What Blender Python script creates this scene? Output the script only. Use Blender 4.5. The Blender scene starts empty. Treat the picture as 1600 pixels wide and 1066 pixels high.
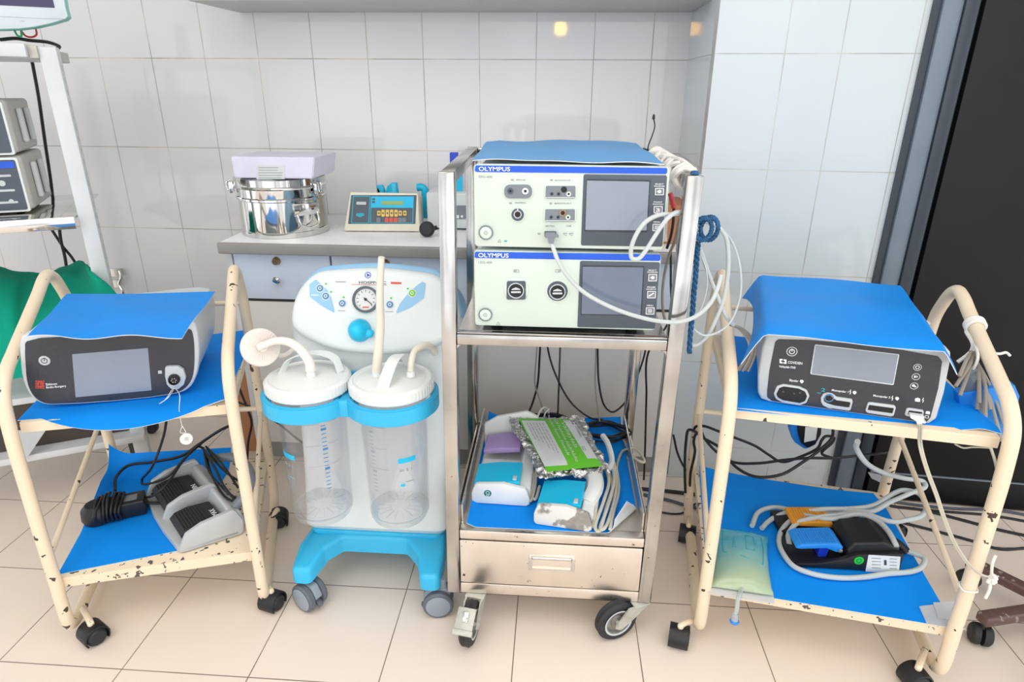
import bpy, bmesh, math, random
from mathutils import Vector as V, Matrix, noise
rnd = random.Random(7)
SC = bpy.context.scene
COL = SC.collection
# ------------------------------------------------------------------ camera
F_PX, PITCH, YAW, ROLL = 1004.22, 0.37575, -0.06575, 0.00646
CAM = V((0, 0, 1.25645))
_fw = V((math.sin(YAW) * math.cos(PITCH), math.cos(YAW) * math.cos(PITCH), -math.sin(PITCH)))
_rt = V((math.cos(YAW), -math.sin(YAW), 0))
_up = _rt.cross(_fw)
RIGHT = _rt * math.cos(ROLL) + _up * math.sin(ROLL)
UP = _up * math.cos(ROLL) - _rt * math.sin(ROLL)
cam = bpy.data.objects.new('camera', bpy.data.cameras.new('camera'))
COL.objects.link(cam)
cam.data.sensor_width = 36
cam.data.sensor_fit = 'HORIZONTAL'
cam.data.lens = F_PX / 1600 * 36
cam.data.clip_start = .02
m = Matrix.Identity(4)
for i in range(3):
    m[i][0], m[i][1], m[i][2], m[i][3] = RIGHT[i], UP[i], -_fw[i], CAM[i]
cam.matrix_world = m
SC.camera = cam


def ray(px, py):
    return _fw + RIGHT * ((px - 800) / F_PX) - UP * ((py - 533) / F_PX)


def U(px, py, ax, val):
    """the point of the plane x, y or z = val seen at pixel (px, py) of the photograph"""
    d = ray(px, py)
    i = 'xyz'.index(ax)
    return CAM + d * ((val - CAM[i]) / d[i])


# ------------------------------------------------------------------ materials
def lin(c):
    out = []
    for v in c[:3]:
        v = v / 255
        out.append(v / 12.92 if v <= .04045 else ((v + .055) / 1.055) ** 2.4)
    return (*out, 1)


class N:
    """tiny node helper"""
    def __init__(s, name):
        s.m = bpy.data.materials.new(name)
        s.m.use_nodes = True
        s.t = s.m.node_tree
        s.b = s.t.nodes['Principled BSDF']
        s.geo = None

    def n(s, typ, **kw):
        x = s.t.nodes.new(typ)
        for k, v in kw.items():
            setattr(x, k, v)
        return x

    def l(s, a, b):
        s.t.links.new(a, b)

    def val(s, sock, v):
        if isinstance(v, (int, float, tuple)):
            sock.default_value = v
        else:
            s.l(v, sock)

    def math(s, op, a, b=0.0, c=0.0):
        x = s.n('ShaderNodeMath', operation=op)
        s.val(x.inputs[0], a)
        s.val(x.inputs[1], b)
        s.val(x.inputs[2], c)
        return x.outputs[0]

    def pos(s):
        if not s.geo:
            s.geo = s.n('ShaderNodeNewGeometry')
            s.sep = s.n('ShaderNodeSeparateXYZ')
            s.l(s.geo.outputs['Position'], s.sep.inputs[0])
        return s.sep.outputs

    def obj(s):
        return s.n('ShaderNodeTexCoord').outputs['Object']

    def noise(s, scale, detail=3, vec=None, rough=.5):
        x = s.n('ShaderNodeTexNoise')
        x.inputs['Scale'].default_value = scale
        x.inputs['Detail'].default_value = detail
        x.inputs['Roughness'].default_value = rough
        s.l(vec if vec is not None else s.obj(), x.inputs['Vector'])
        return x.outputs['Fac']

    def mix(s, fac, a, b):
        x = s.n('ShaderNodeMix', data_type='RGBA')
        s.val(x.inputs['Factor'], fac)
        s.val(x.inputs['A'], a)
        s.val(x.inputs['B'], b)
        return x.outputs['Result']

    def ramp(s, fac, lo, hi):
        x = s.n('ShaderNodeMapRange')
        x.inputs['From Min'].default_value = lo
        x.inputs['From Max'].default_value = hi
        s.val(x.inputs['Value'], fac)
        return x.outputs['Result']

    def bump(s, h, strength=.2, dist=.002):
        x = s.n('ShaderNodeBump')
        x.inputs['Strength'].default_value = strength
        x.inputs['Distance'].default_value = dist
        s.l(h, x.inputs['Height'])
        s.l(x.outputs['Normal'], s.b.inputs['Normal'])

    def col(s, c):
        s.val(s.b.inputs['Base Color'], c)

    def rough(s, r):
        s.val(s.b.inputs['Roughness'], r)


def plain(name, c, rough=.45, metal=0.0, var=.04, vs=9, bump=0, spec=None, bs=60):
    k = N(name)
    c = lin(c)
    d = tuple(x * (1 - 2 * var) for x in c[:3]) + (1,)
    e = tuple(min(1, x * (1 + var)) for x in c[:3]) + (1,)
    nz = k.noise(vs, 3)
    k.col(k.mix(k.ramp(nz, .3, .7), d, e))
    k.rough(k.math('MULTIPLY_ADD', nz, rough * .3, rough * .85))
    k.b.inputs['Metallic'].default_value = metal
    if spec is not None:
        k.b.inputs['Specular IOR Level'].default_value = spec
    if bump:
        k.bump(k.noise(bs, 3), bump, .003)
    return k.m


def tiles(name, axis_lines, zlines, c1, grout, rough, gw=.0017, varscale=2.0, var=.05, bump=.05):
    """axis_lines / zlines: list of (axis, origin, period) giving the joint lines in the world"""
    k = N(name)
    p = k.pos()
    mask = None
    for ax, o, per in axis_lines + zlines:
        f = k.math('PINGPONG', k.math('SUBTRACT', p['XYZ'.index(ax)], o), per / 2)
        g = k.math('LESS_THAN', f, gw)
        mask = g if mask is None else k.math('MAXIMUM', mask, g)
    nz = k.noise(varscale, 4, k.geo.outputs['Position'])
    c = lin(c1)
    d = tuple(x * (1 - 2 * var) for x in c[:3]) + (1,)
    base = k.mix(nz, d, c)
    gn = k.noise(7, 3, k.geo.outputs['Position'])
    gcol = k.mix(k.ramp(gn, .35, .65), lin(grout), tuple(min(1, x * 1.7) for x in lin(grout)[:3]) + (1,))
    k.col(k.mix(mask, base, gcol))
    k.rough(k.math('MULTIPLY_ADD', mask, .5, rough))
    h = k.math('MULTIPLY_ADD', mask, -1.0, k.math('MULTIPLY', k.noise(5, 2, k.geo.outputs['Position']), .6))
    k.bump(h, bump, .002)
    return k.m


FX0, FY0 = -1.56707, 1.03983
M = {}
M['floor'] = tiles('floor_tiles', [('X', FX0, .3), ('Y', FY0, .3)], [], (243, 229, 215), (118, 102, 90), .34, .0013, 3, .03, .03)
M['wall'] = tiles('wall_tiles', [('X', -1.6363, .1944)], [('Z', 1.3455, .3034)], (228, 228, 229), (168, 162, 154), .045, .0016, 1.5, .03, .035)
M['pier'] = tiles('pier_tiles', [('X', .601, .3245), ('X', .7435, .3245)], [('Z', 1.3455, .3034)], (205, 214, 218), (158, 158, 154), .06, .0014, 1.5, .02, .03)
M['ceiling'] = plain('ceiling_paint', (235, 235, 232), .8)
M['white'] = plain('white_plastic', (218, 226, 226), .35, var=.02)
M['offwhite'] = plain('off_white_plastic', (230, 234, 232), .4, var=.02)
M['cream'] = plain('cream_enamel_panel', (208, 222, 212), .38, var=.015)
M['ltgrey'] = plain('light_grey_plastic', (196, 202, 206), .4)
M['silver'] = plain('silver_plastic', (204, 209, 213), .32, .15)
M['pedalgrey'] = plain('silver_grey_plastic', (192, 196, 199), .3, .2, var=.05)
M['grey'] = plain('grey_plastic', (122, 130, 138), .45)
M['dkgrey'] = plain('dark_grey_panel', (76, 86, 98), .35)
M['slate'] = plain('slate_panel', (52, 55, 63), .28, var=.008)
M['black'] = plain('black_plastic', (24, 25, 28), .4)
M['rubber'] = plain('black_rubber', (40, 41, 44), .6, bump=.1)
M['cable'] = plain('black_cable', (26, 26, 28), .45)
M['hole'] = plain('socket_dark', (18, 19, 22), .5)
M['screen'] = plain('glass_screen_grey', (140, 150, 164), .1, var=.03, vs=5)
M['screen2'] = plain('glass_screen_dark', (106, 118, 138), .08, var=.12, vs=5)
M['bluestripe'] = plain('blue_stripe_paint', (22, 88, 216), .35)
M['ltblue'] = plain('light_blue_print', (142, 190, 224), .4)
M['midblue'] = plain('mid_blue_button', (70, 130, 180), .35)
M['cyan'] = plain('cyan_plastic', (52, 184, 230), .32, var=.03)
M['cyan2'] = plain('bright_cyan_plastic', (18, 190, 234), .35)
M['teal'] = plain('teal_print', (30, 170, 190), .4)
M['beige'] = plain('beige_plastic', (230, 226, 208), .4)
M['greybeige'] = plain('grey_beige_casing', (186, 184, 178), .45)
M['yellow'] = plain('yellow_button', (232, 196, 96), .4)
M['red'] = plain('red_print', (214, 84, 70), .4)
M['green'] = plain('green_print', (104, 196, 50), .4)
M['lcd'] = plain('green_lcd', (150, 178, 110), .2)
M['darkgreen'] = plain('dark_green_sticker', (20, 120, 96), .4)
M['limegreen'] = plain('lime_green_sticker', (40, 200, 60), .4)
M['whitepaint'] = plain('white_powder_coat', (214, 218, 220), .4)
M['ink'] = plain('dark_ink', (70, 74, 80), .5)
M['paleink'] = plain('pale_grey_ink', (158, 164, 164), .5)
M['whiteink'] = plain('white_ink', (240, 242, 244), .5)
M['counter'] = plain('pale_laminate', (244, 247, 249), .3, var=.02)
M['drawerface'] = plain('pale_blue_laminate', (206, 220, 236), .35, var=.02)
M['edge'] = plain('grey_edge_banding', (150, 148, 144), .4)
M['cabinet'] = plain('grey_white_laminate', (216, 214, 210), .45, var=.02)
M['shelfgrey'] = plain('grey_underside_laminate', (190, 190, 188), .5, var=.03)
M['blackpaint'] = plain('black_lacquer', (20, 21, 24), .42, var=.2, vs=4, bump=.03, spec=.3)
M['jamb'] = plain('blue_grey_lacquer', (112, 126, 138), .35)
M['navy'] = plain('navy_lacquer', (44, 54, 66), .3)
M['purple'] = plain('lilac_plastic', (176, 150, 204), .45)
M['box'] = plain('pale_lilac_card', (222, 222, 238), .6)
M['cardboard'] = plain('brown_cardboard', (186, 130, 92), .8)
M['greycable'] = plain('pale_grey_cable', (196, 204, 204), .45)
M['beigecable'] = plain('beige_cable', (200, 196, 180), .5)
M['lead'] = plain('grey_lead', (152, 145, 134), .5)
M['wheelgrey'] = plain('grey_caster_wheel', (150, 160, 172), .45)
M['wheeldark'] = plain('dark_caster_tyre', (98, 104, 114), .5)
M['brass'] = plain('brass_metal', (170, 140, 100), .3, 1)
M['chrome'] = plain('chrome_metal', (225, 225, 222), .08, 1, var=.02)
M['zinc'] = plain('galvanised_steel', (192, 192, 182), .42, .3, var=.10, vs=40)
M['filter'] = plain('ivory_filter_plastic', (240, 232, 224), .45)
M['tubeivory'] = plain('ivory_silicone', (232, 226, 212), .4)
M['rope'] = plain('blue_rope_fibre', (32, 92, 140), .7, var=.3, vs=120)
M['tie'] = plain('white_string', (236, 234, 228), .7)
M['yelped'] = plain('orange_yellow_pedal', (228, 160, 50), .5)
M['blueped'] = plain('blue_pedal', (36, 140, 230), .45)
M['redc'] = plain('red_plug', (200, 60, 70), .4)
M['greenc'] = plain('green_cable_sleeve', (30, 160, 110), .4)
M['deepblue'] = plain('deep_blue_plastic', (20, 60, 200), .4)
M['monitor'] = plain('pale_monitor_casing', (214, 226, 232), .4)
M['monedge'] = plain('mint_monitor_rim', (130, 214, 196), .4)
M['monscreen'] = plain('violet_dark_screen', (64, 62, 96), .15)


def stainless(name, c=(206, 204, 200), rough=.16, specks=True, warp=.35, dark=.6):
    k = N(name)
    nz = k.noise(7, 4)
    base = k.mix(k.ramp(nz, .3, .7), tuple(x * dark for x in lin(c)[:3]) + (1,), lin(c))  # darker patches mixed into the colour in place of uneven reflections
    if specks:
        sp = k.ramp(k.noise(70, 2), .70, .76)
        low = k.ramp(k.pos()[2], .75, .2)
        base = k.mix(k.math('MULTIPLY', sp, low), base, lin((70, 56, 44)))
    k.col(base)
    k.b.inputs['Metallic'].default_value = 1
    k.rough(k.math('MULTIPLY_ADD', nz, rough * .7, rough * .65))
    k.bump(k.noise(6, 2), warp, .008)
    return k.m


M['steel'] = stainless('stainless_steel')
M['polished'] = stainless('polished_steel', (222, 220, 216), .06, False, .12, .85)
M['steelsheet'] = stainless('satin_steel_sheet', (240, 232, 222), .3, True, .1, .84)


def chipped(name, c=(240, 222, 194), chip=.66, scale=46, chipc=(74, 60, 52), low=True):
    k = N(name)
    nz = k.noise(scale, 4, k.pos() and k.geo.outputs['Position'], .45)
    big = k.noise(9, 2, k.geo.outputs['Position'])
    thr = k.math('MULTIPLY_ADD', big, -.16, chip + .08)
    if low:
        thr = k.math('ADD', thr, k.math('MULTIPLY', k.ramp(k.pos()[2], .05, .7), .05))
    msk = k.math('GREATER_THAN', nz, thr)
    c2 = k.mix(k.noise(5, 3), tuple(x * .93 for x in lin(c)[:3]) + (1,), lin(c))
    k.col(k.mix(msk, c2, lin(chipc)))
    k.rough(k.math('MULTIPLY_ADD', msk, .3, .34))
    k.bump(k.math('MULTIPLY', msk, -1.0), .3, .001)
    return k.m


M['paint'] = chipped('chipped_cream_paint')
M['paintlip'] = chipped('heavily_chipped_cream_paint', chip=.635, scale=62, chipc=(88, 84, 78), low=False)
M['brownpaint'] = chipped('chipped_brown_paint', (104, 80, 76), .635, 70, (150, 142, 134), False)


def vinyl(name, c, rough=.48, wr=.25, spec=.22):
    k = N(name)
    nz = k.noise(3.5, 4)
    k.col(k.mix(k.ramp(nz, .3, .75), tuple(x * .86 for x in lin(c)[:3]) + (1,), lin(c)))
    k.rough(k.math('MULTIPLY_ADD', nz, .2, rough - .08))
    k.b.inputs['Specular IOR Level'].default_value = spec
    k.bump(k.noise(9, 3), wr, .006)
    return k.m


M['vinyl'] = vinyl('blue_vinyl_sheet', (22, 148, 244))
M['vinylpale'] = vinyl('faded_blue_vinyl_sheet', (100, 164, 220))
M['vinylmat'] = vinyl('blue_vinyl_mat', (16, 148, 250), .58, .2, .12)
M['vinylback'] = plain('pale_vinyl_backing', (216, 222, 226), .55)
M['cloth'] = vinyl('green_surgical_cloth', (10, 158, 130), .85, .3)


def clear(name, tint=(244, 247, 248), haze=.05, gloss=.4, rough=.04):
    """clear plastic: see-through, brighter gloss towards its edges, a little milky haze"""
    k = N(name)
    t = k.n('ShaderNodeBsdfTransparent')
    t.inputs['Color'].default_value = lin(tint)
    k.b.inputs['Base Color'].default_value = lin((240, 242, 244))
    k.b.inputs['Roughness'].default_value = .5
    g = k.n('ShaderNodeBsdfGlossy')
    g.inputs['Roughness'].default_value = rough
    lw = k.n('ShaderNodeLayerWeight')
    lw.inputs['Blend'].default_value = .25
    nz = k.noise(6, 2)
    m1 = k.n('ShaderNodeMixShader')
    k.l(k.math('MULTIPLY_ADD', nz, haze, haze * .5), m1.inputs[0])
    k.l(t.outputs[0], m1.inputs[1])
    k.l(k.b.outputs[0], m1.inputs[2])
    m2 = k.n('ShaderNodeMixShader')
    k.l(k.math('MULTIPLY_ADD', lw.outputs['Facing'], gloss, .015), m2.inputs[0])
    k.l(m1.outputs[0], m2.inputs[1])
    k.l(g.outputs[0], m2.inputs[2])
    k.l(m2.outputs[0], k.t.nodes['Material Output'].inputs['Surface'])
    return k.m


M['clear'] = clear('clear_jar_plastic', (252, 252, 253), .022, .25)
M['clearbase'] = clear('clear_thick_plastic', (246, 248, 249), .10, .45)
M['tape'] = clear('clear_adhesive_tape', (240, 243, 245), .55, .2, .25)
M['cleartube'] = clear('clear_tube_plastic', (235, 244, 243), .3, .5)


def bagmat():
    k = N('aqua_fluid_bag')
    t = k.n('ShaderNodeBsdfTransparent')
    zz = k.ramp(k.pos()[1], 1.23, 1.35)
    c = k.mix(zz, lin((224, 230, 184)), lin((112, 218, 234)))
    nz = k.noise(22, 3)
    c = k.mix(k.math('MULTIPLY', nz, .35), c, lin((128, 222, 236)))
    k.l(c, t.inputs['Color'])
    k.col(c)
    k.rough(.05)
    k.b.inputs['Coat Weight'].default_value = .8
    k.b.inputs['Coat Roughness'].default_value = .03
    mx = k.n('ShaderNodeMixShader')
    mx.inputs[0].default_value = .58
    k.l(t.outputs[0], mx.inputs[1])
    k.l(k.b.outputs[0], mx.inputs[2])
    k.l(mx.outputs[0], k.t.nodes['Material Output'].inputs['Surface'])
    k.bump(k.noise(9, 2), .15, .006)
    return k.m


M['bag'] = bagmat()


def foilmat():
    k = N('crinkled_foil')
    k.col(lin((216, 216, 214)))
    k.b.inputs['Metallic'].default_value = 1.0
    k.rough(.2)
    k.bump(k.noise(60, 4), 1.0, .016)
    return k.m


M['foil'] = foilmat()


def wornmat():
    k = N('worn_white_enamel')
    nz = k.noise(16, 5)
    msk = k.ramp(nz, .52, .56)
    k.col(k.mix(msk, lin((216, 218, 214)), k.mix(k.noise(80, 3), lin((120, 116, 110)), lin((168, 164, 158)))))
    k.rough(.5)
    k.bump(k.math('MULTIPLY', msk, -1.0), .4, .002)
    return k.m


M['worn'] = wornmat()


def emis(name, c, s):
    k = N(name)
    k.b.inputs['Base Color'].default_value = lin(c)
    k.b.inputs['Emission Color'].default_value = lin(c)
    k.b.inputs['Emission Strength'].default_value = s
    return k.m


M['hubmetal'] = plain('worn_hub_metal', (158, 156, 150), .4, .5, var=.15, vs=40)
M['lamp'] = emis('warm_lamp_glow', (255, 190, 84), 34)

# ------------------------------------------------------------------ objects
ROOT = {}


def tag(o, label, cat, group=None, kind=None):
    if label:
        o['label'] = label
    if cat:
        o['category'] = cat
    if group:
        o['group'] = group
    if kind:
        o['kind'] = kind
    return o


def thing(name, label, cat, loc, rz=0, group=None, kind=None):
    o = bpy.data.objects.new(name, None)
    COL.objects.link(o)
    o.empty_display_size = .05
    o.location = loc
    o.rotation_euler = (0, 0, rz)
    ROOT[o.name] = Matrix.Translation(V(loc)) @ Matrix.Rotation(rz, 4, 'Z')
    return tag(o, label, cat, group, kind)


def obj(name, bm, mats, parent=None, label=None, smooth=35):
    me = bpy.data.meshes.new(name)
    bmesh.ops.recalc_face_normals(bm, faces=bm.faces)
    bm.to_mesh(me)
    bm.free()
    for x in (mats if isinstance(mats, (list, tuple)) else [mats]):
        me.materials.append(x)
    o = bpy.data.objects.new(name, me)
    COL.objects.link(o)
    if parent is not None:
        mw = ROOT[parent.name]
        me.transform(mw.inverted())
        o.parent = parent
        ROOT[o.name] = mw
    else:
        xs = [v.co for v in me.vertices]
        c = V(((min(v.x for v in xs) + max(v.x for v in xs)) / 2, (min(v.y for v in xs) + max(v.y for v in xs)) / 2, min(v.z for v in xs)))
        me.transform(Matrix.Translation(-c))
        o.location = c
        ROOT[o.name] = Matrix.Translation(c)
    if smooth:
        for p in me.polygons:
            p.use_smooth = True
        me.set_sharp_from_angle(angle=math.radians(smooth))
    if label:
        o['label'] = label
    return o


def B():
    return bmesh.new()


def merge(bm, o):
    me = bpy.data.meshes.new('tmp')
    o.to_mesh(me)
    o.free()
    bm.from_mesh(me)
    bpy.data.meshes.remove(me)


def box(bm, lo, hi, bev=0, seg=2, M4=None, mi=0):
    t = bmesh.new()
    bmesh.ops.create_cube(t, size=1)
    lo, hi = V(lo), V(hi)
    for v in t.verts:
        v.co = V((lo[i] + (v.co[i] + .5) * (hi[i] - lo[i]) for i in range(3)))
    if bev:
        bmesh.ops.bevel(t, geom=t.edges[:], offset=bev, segments=seg, affect='EDGES', profile=.5)
    if M4:
        bmesh.ops.transform(t, matrix=M4, verts=t.verts)
    for f in t.faces:
        f.material_index = mi
    merge(bm, t)
    return bm


def frame(o, x, y, z=None):
    x, y = V(x).normalized(), V(y)
    z = x.cross(y).normalized() if z is None else V(z).normalized()
    y = z.cross(x).normalized()
    m = Matrix.Identity(4)
    o = V(o)
    for i in range(3):
        m[i][0], m[i][1], m[i][2], m[i][3] = x[i], y[i], z[i], o[i]
    return m


def yawm(o, deg):
    return Matrix.Translation(V(o)) @ Matrix.Rotation(math.radians(deg), 4, 'Z')


def axis_frame(p0, p1):
    z = (V(p1) - V(p0)).normalized()
    x = V((1, 0, 0)) if abs(z.x) < .9 else V((0, 1, 0))
    y = z.cross(x).normalized()
    x = y.cross(z)
    return frame(p0, x, y, z)


def lathe(bm, prof, M4, n=28, mi=0, caps=True):
    rings = []
    for r, z in prof:
        if r < 1e-6:
            rings.append([bm.verts.new(M4 @ V((0, 0, z)))])
        else:
            rings.append([bm.verts.new(M4 @ V((r * math.cos(2 * math.pi * i / n), r * math.sin(2 * math.pi * i / n), z))) for i in range(n)])
    for a, b in zip(rings, rings[1:]):
        for i in range(n):
            j = (i + 1) % n
            if len(a) == 1 and len(b) == 1:
                continue
            if len(a) == 1:
                vs = (a[0], b[j], b[i])
            elif len(b) == 1:
                vs = (a[i], a[j], b[0])
            else:
                vs = (a[i], a[j], b[j], b[i])
            bm.faces.new(vs).material_index = mi
    for rg, rev in ((rings[0], True), (rings[-1], False)):
        if len(rg) > 2 and caps:
            bm.faces.new(rg[::-1] if rev else rg).material_index = mi
    return bm


def cyl(bm, p0, p1, r, r1=None, n=20, bev=0, mi=0):
    h = (V(p1) - V(p0)).length
    r1 = r if r1 is None else r1
    if bev:
        pr = [(r - bev, 0), (r, bev), (r1, h - bev), (r1 - bev, h)]
    else:
        pr = [(r, 0), (r1, h)]
    return lathe(bm, pr, axis_frame(p0, p1), n, mi)


def spline(pts, sub=8, closed=False):
    pts = [V(p) for p in pts]
    if len(pts) < 3 and not closed:
        return pts
    out = []
    n = len(pts)
    rng = range(n) if closed else range(n - 1)
    for i in rng:
        if closed:
            p0, p1, p2, p3 = pts[i - 1], pts[i], pts[(i + 1) % n], pts[(i + 2) % n]
        else:
            p1, p2 = pts[i], pts[i + 1]
            p0 = pts[i - 1] if i else p1 * 2 - p2
            p3 = pts[i + 2] if i + 2 < n else p2 * 2 - p1
        d1 = max((p1 - p0).length, 1e-6) ** .5
        d2 = max((p2 - p1).length, 1e-6) ** .5
        d3 = max((p3 - p2).length, 1e-6) ** .5
        m1 = ((p1 - p0) / d1 - (p2 - p0) / (d1 + d2) + (p2 - p1) / d2) * d2
        m2 = ((p2 - p1) / d2 - (p3 - p1) / (d2 + d3) + (p3 - p2) / d3) * d2
        for k in range(sub):
            t = k / sub
            t2, t3 = t * t, t * t * t
            out.append(p1 * (2 * t3 - 3 * t2 + 1) + m1 * (t3 - 2 * t2 + t) + p2 * (-2 * t3 + 3 * t2) + m2 * (t3 - t2))
    if not closed:
        out.append(pts[-1])
    return out


def tube(bm, pts, r, n=10, sub=8, closed=False, flat=1.0, mi=0, smooth=True, rfun=None):
    P = spline(pts, sub, closed) if smooth else [V(p) for p in pts]
    q = [P[0]]
    for p in P[1:]:
        if (p - q[-1]).length > 1e-5:
            q.append(p)
    P = q
    L = len(P)
    rings = []
    prev = None
    for i, p in enumerate(P):
        if closed:
            t = (P[(i + 1) % L] - P[i - 1]).normalized()
        else:
            t = (P[min(i + 1, L - 1)] - P[max(i - 1, 0)]).normalized()
        if prev is None:
            a = V((0, 0, 1)) if abs(t.z) < .9 else V((1, 0, 0))
            x = t.cross(a).normalized()
        else:
            x = (prev - t * prev.dot(t)).normalized()
        prev = x
        y = t.cross(x)
        rr = rfun(i / max(1, L - 1)) * r if rfun else r
        rings.append([bm.verts.new(p + x * (rr * flat * math.cos(2 * math.pi * k / n)) + y * (rr * math.sin(2 * math.pi * k / n))) for k in range(n)])
    pairs = list(zip(rings, rings[1:]))
    if closed:
        pairs.append((rings[-1], rings[0]))
    for a, b in pairs:
        for k in range(n):
            j = (k + 1) % n
            bm.faces.new((a[k], a[j], b[j], b[k])).material_index = mi
    if not closed:
        bm.faces.new(rings[0][::-1]).material_index = mi
        bm.faces.new(rings[-1]).material_index = mi
    return bm


def prism(bm, poly, M4, z0, z1, bev=0, mi=0, seg=2):
    t = bmesh.new()
    a = [t.verts.new(V((p[0], p[1], z0))) for p in poly]
    b = [t.verts.new(V((p[0], p[1], z1))) for p in poly]
    n = len(poly)
    t.faces.new(a[::-1])
    top = t.faces.new(b)
    for i in range(n):
        j = (i + 1) % n
        t.faces.new((a[i], a[j], b[j], b[i]))
    bmesh.ops.recalc_face_normals(t, faces=t.faces)
    if bev:
        bmesh.ops.bevel(t, geom=list(top.edges), offset=bev, segments=seg, affect='EDGES', profile=.5)
    bmesh.ops.transform(t, matrix=M4, verts=t.verts)
    for f in t.faces:
        f.material_index = mi
    merge(bm, t)
    return bm


def ring_prism(bm, outer, inner, M4, z0, z1, mi=0):
    """flat ring between two outlines with equal point counts"""
    n = len(outer)
    vs = [[bm.verts.new(M4 @ V((p[0], p[1], z))) for p in poly] for poly, z in ((outer, z0), (outer, z1), (inner, z1), (inner, z0))]
    for k in range(4):
        a, b = vs[k], vs[(k + 1) % 4]
        for i in range(n):
            j = (i + 1) % n
            bm.faces.new((a[i], a[j], b[j], b[i])).material_index = mi
    return bm


def rpoly(pts, r, seg=5):
    """round the corners of a polygon; r one radius or one per corner"""
    out = []
    n = len(pts)
    P = [V((p[0], p[1])) for p in pts]
    for i in range(n):
        rr = r[i] if isinstance(r, (list, tuple)) else r
        p, a, b = P[i], P[i - 1], P[(i + 1) % n]
        if rr <= 0:
            out.append(p)
            continue
        da, db = (a - p), (b - p)
        ang = da.angle(db)
        d = min(rr / math.tan(ang / 2), da.length * .49, db.length * .49)
        s, e = p + da.normalized() * d, p + db.normalized() * d
        for k in range(seg + 1):
            t = k / seg
            out.append(s * (1 - t) ** 2 + p * (2 * t * (1 - t)) + e * t * t)
    return out


def rrect(u0, v0, u1, v1, r, seg=5):
    return rpoly([(u0, v0), (u1, v0), (u1, v1), (u0, v1)], r, seg)


def sheet(bm, f, nu, nv, th, mtop=0, mrim=1):
    """thin sheet of real thickness; f(u,v) gives its upper side"""
    top = [[V(f(i / nu, j / nv)) for j in range(nv + 1)] for i in range(nu + 1)]
    vt, vb = [], []
    for i in range(nu + 1):
        rt, rb = [], []
        for j in range(nv + 1):
            du = top[min(i + 1, nu)][j] - top[max(i - 1, 0)][j]
            dv = top[i][min(j + 1, nv)] - top[i][max(j - 1, 0)]
            n = du.cross(dv)
            n = n.normalized() if n.length > 1e-12 else V((0, 0, 1))
            rt.append(bm.verts.new(top[i][j]))
            rb.append(bm.verts.new(top[i][j] - n * th))
        vt.append(rt)
        vb.append(rb)
    for i in range(nu):
        for j in range(nv):
            bm.faces.new((vt[i][j], vt[i + 1][j], vt[i + 1][j + 1], vt[i][j + 1])).material_index = mtop
            bm.faces.new((vb[i][j], vb[i][j + 1], vb[i + 1][j + 1], vb[i + 1][j])).material_index = mrim
    for i in range(nu):
        for j in (0, nv):
            bm.faces.new((vt[i][j], vt[i + 1][j], vb[i + 1][j], vb[i][j])).material_index = mrim
    for j in range(nv):
        for i in (0, nu):
            bm.faces.new((vt[i][j], vt[i][j + 1], vb[i][j + 1], vb[i][j])).material_index = mrim
    return bm


def bil(p00, p10, p11, p01):
    p00, p10, p11, p01 = map(V, (p00, p10, p11, p01))
    return lambda u, v: p00 * ((1 - u) * (1 - v)) + p10 * (u * (1 - v)) + p11 * (u * v) + p01 * ((1 - u) * v)


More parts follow.
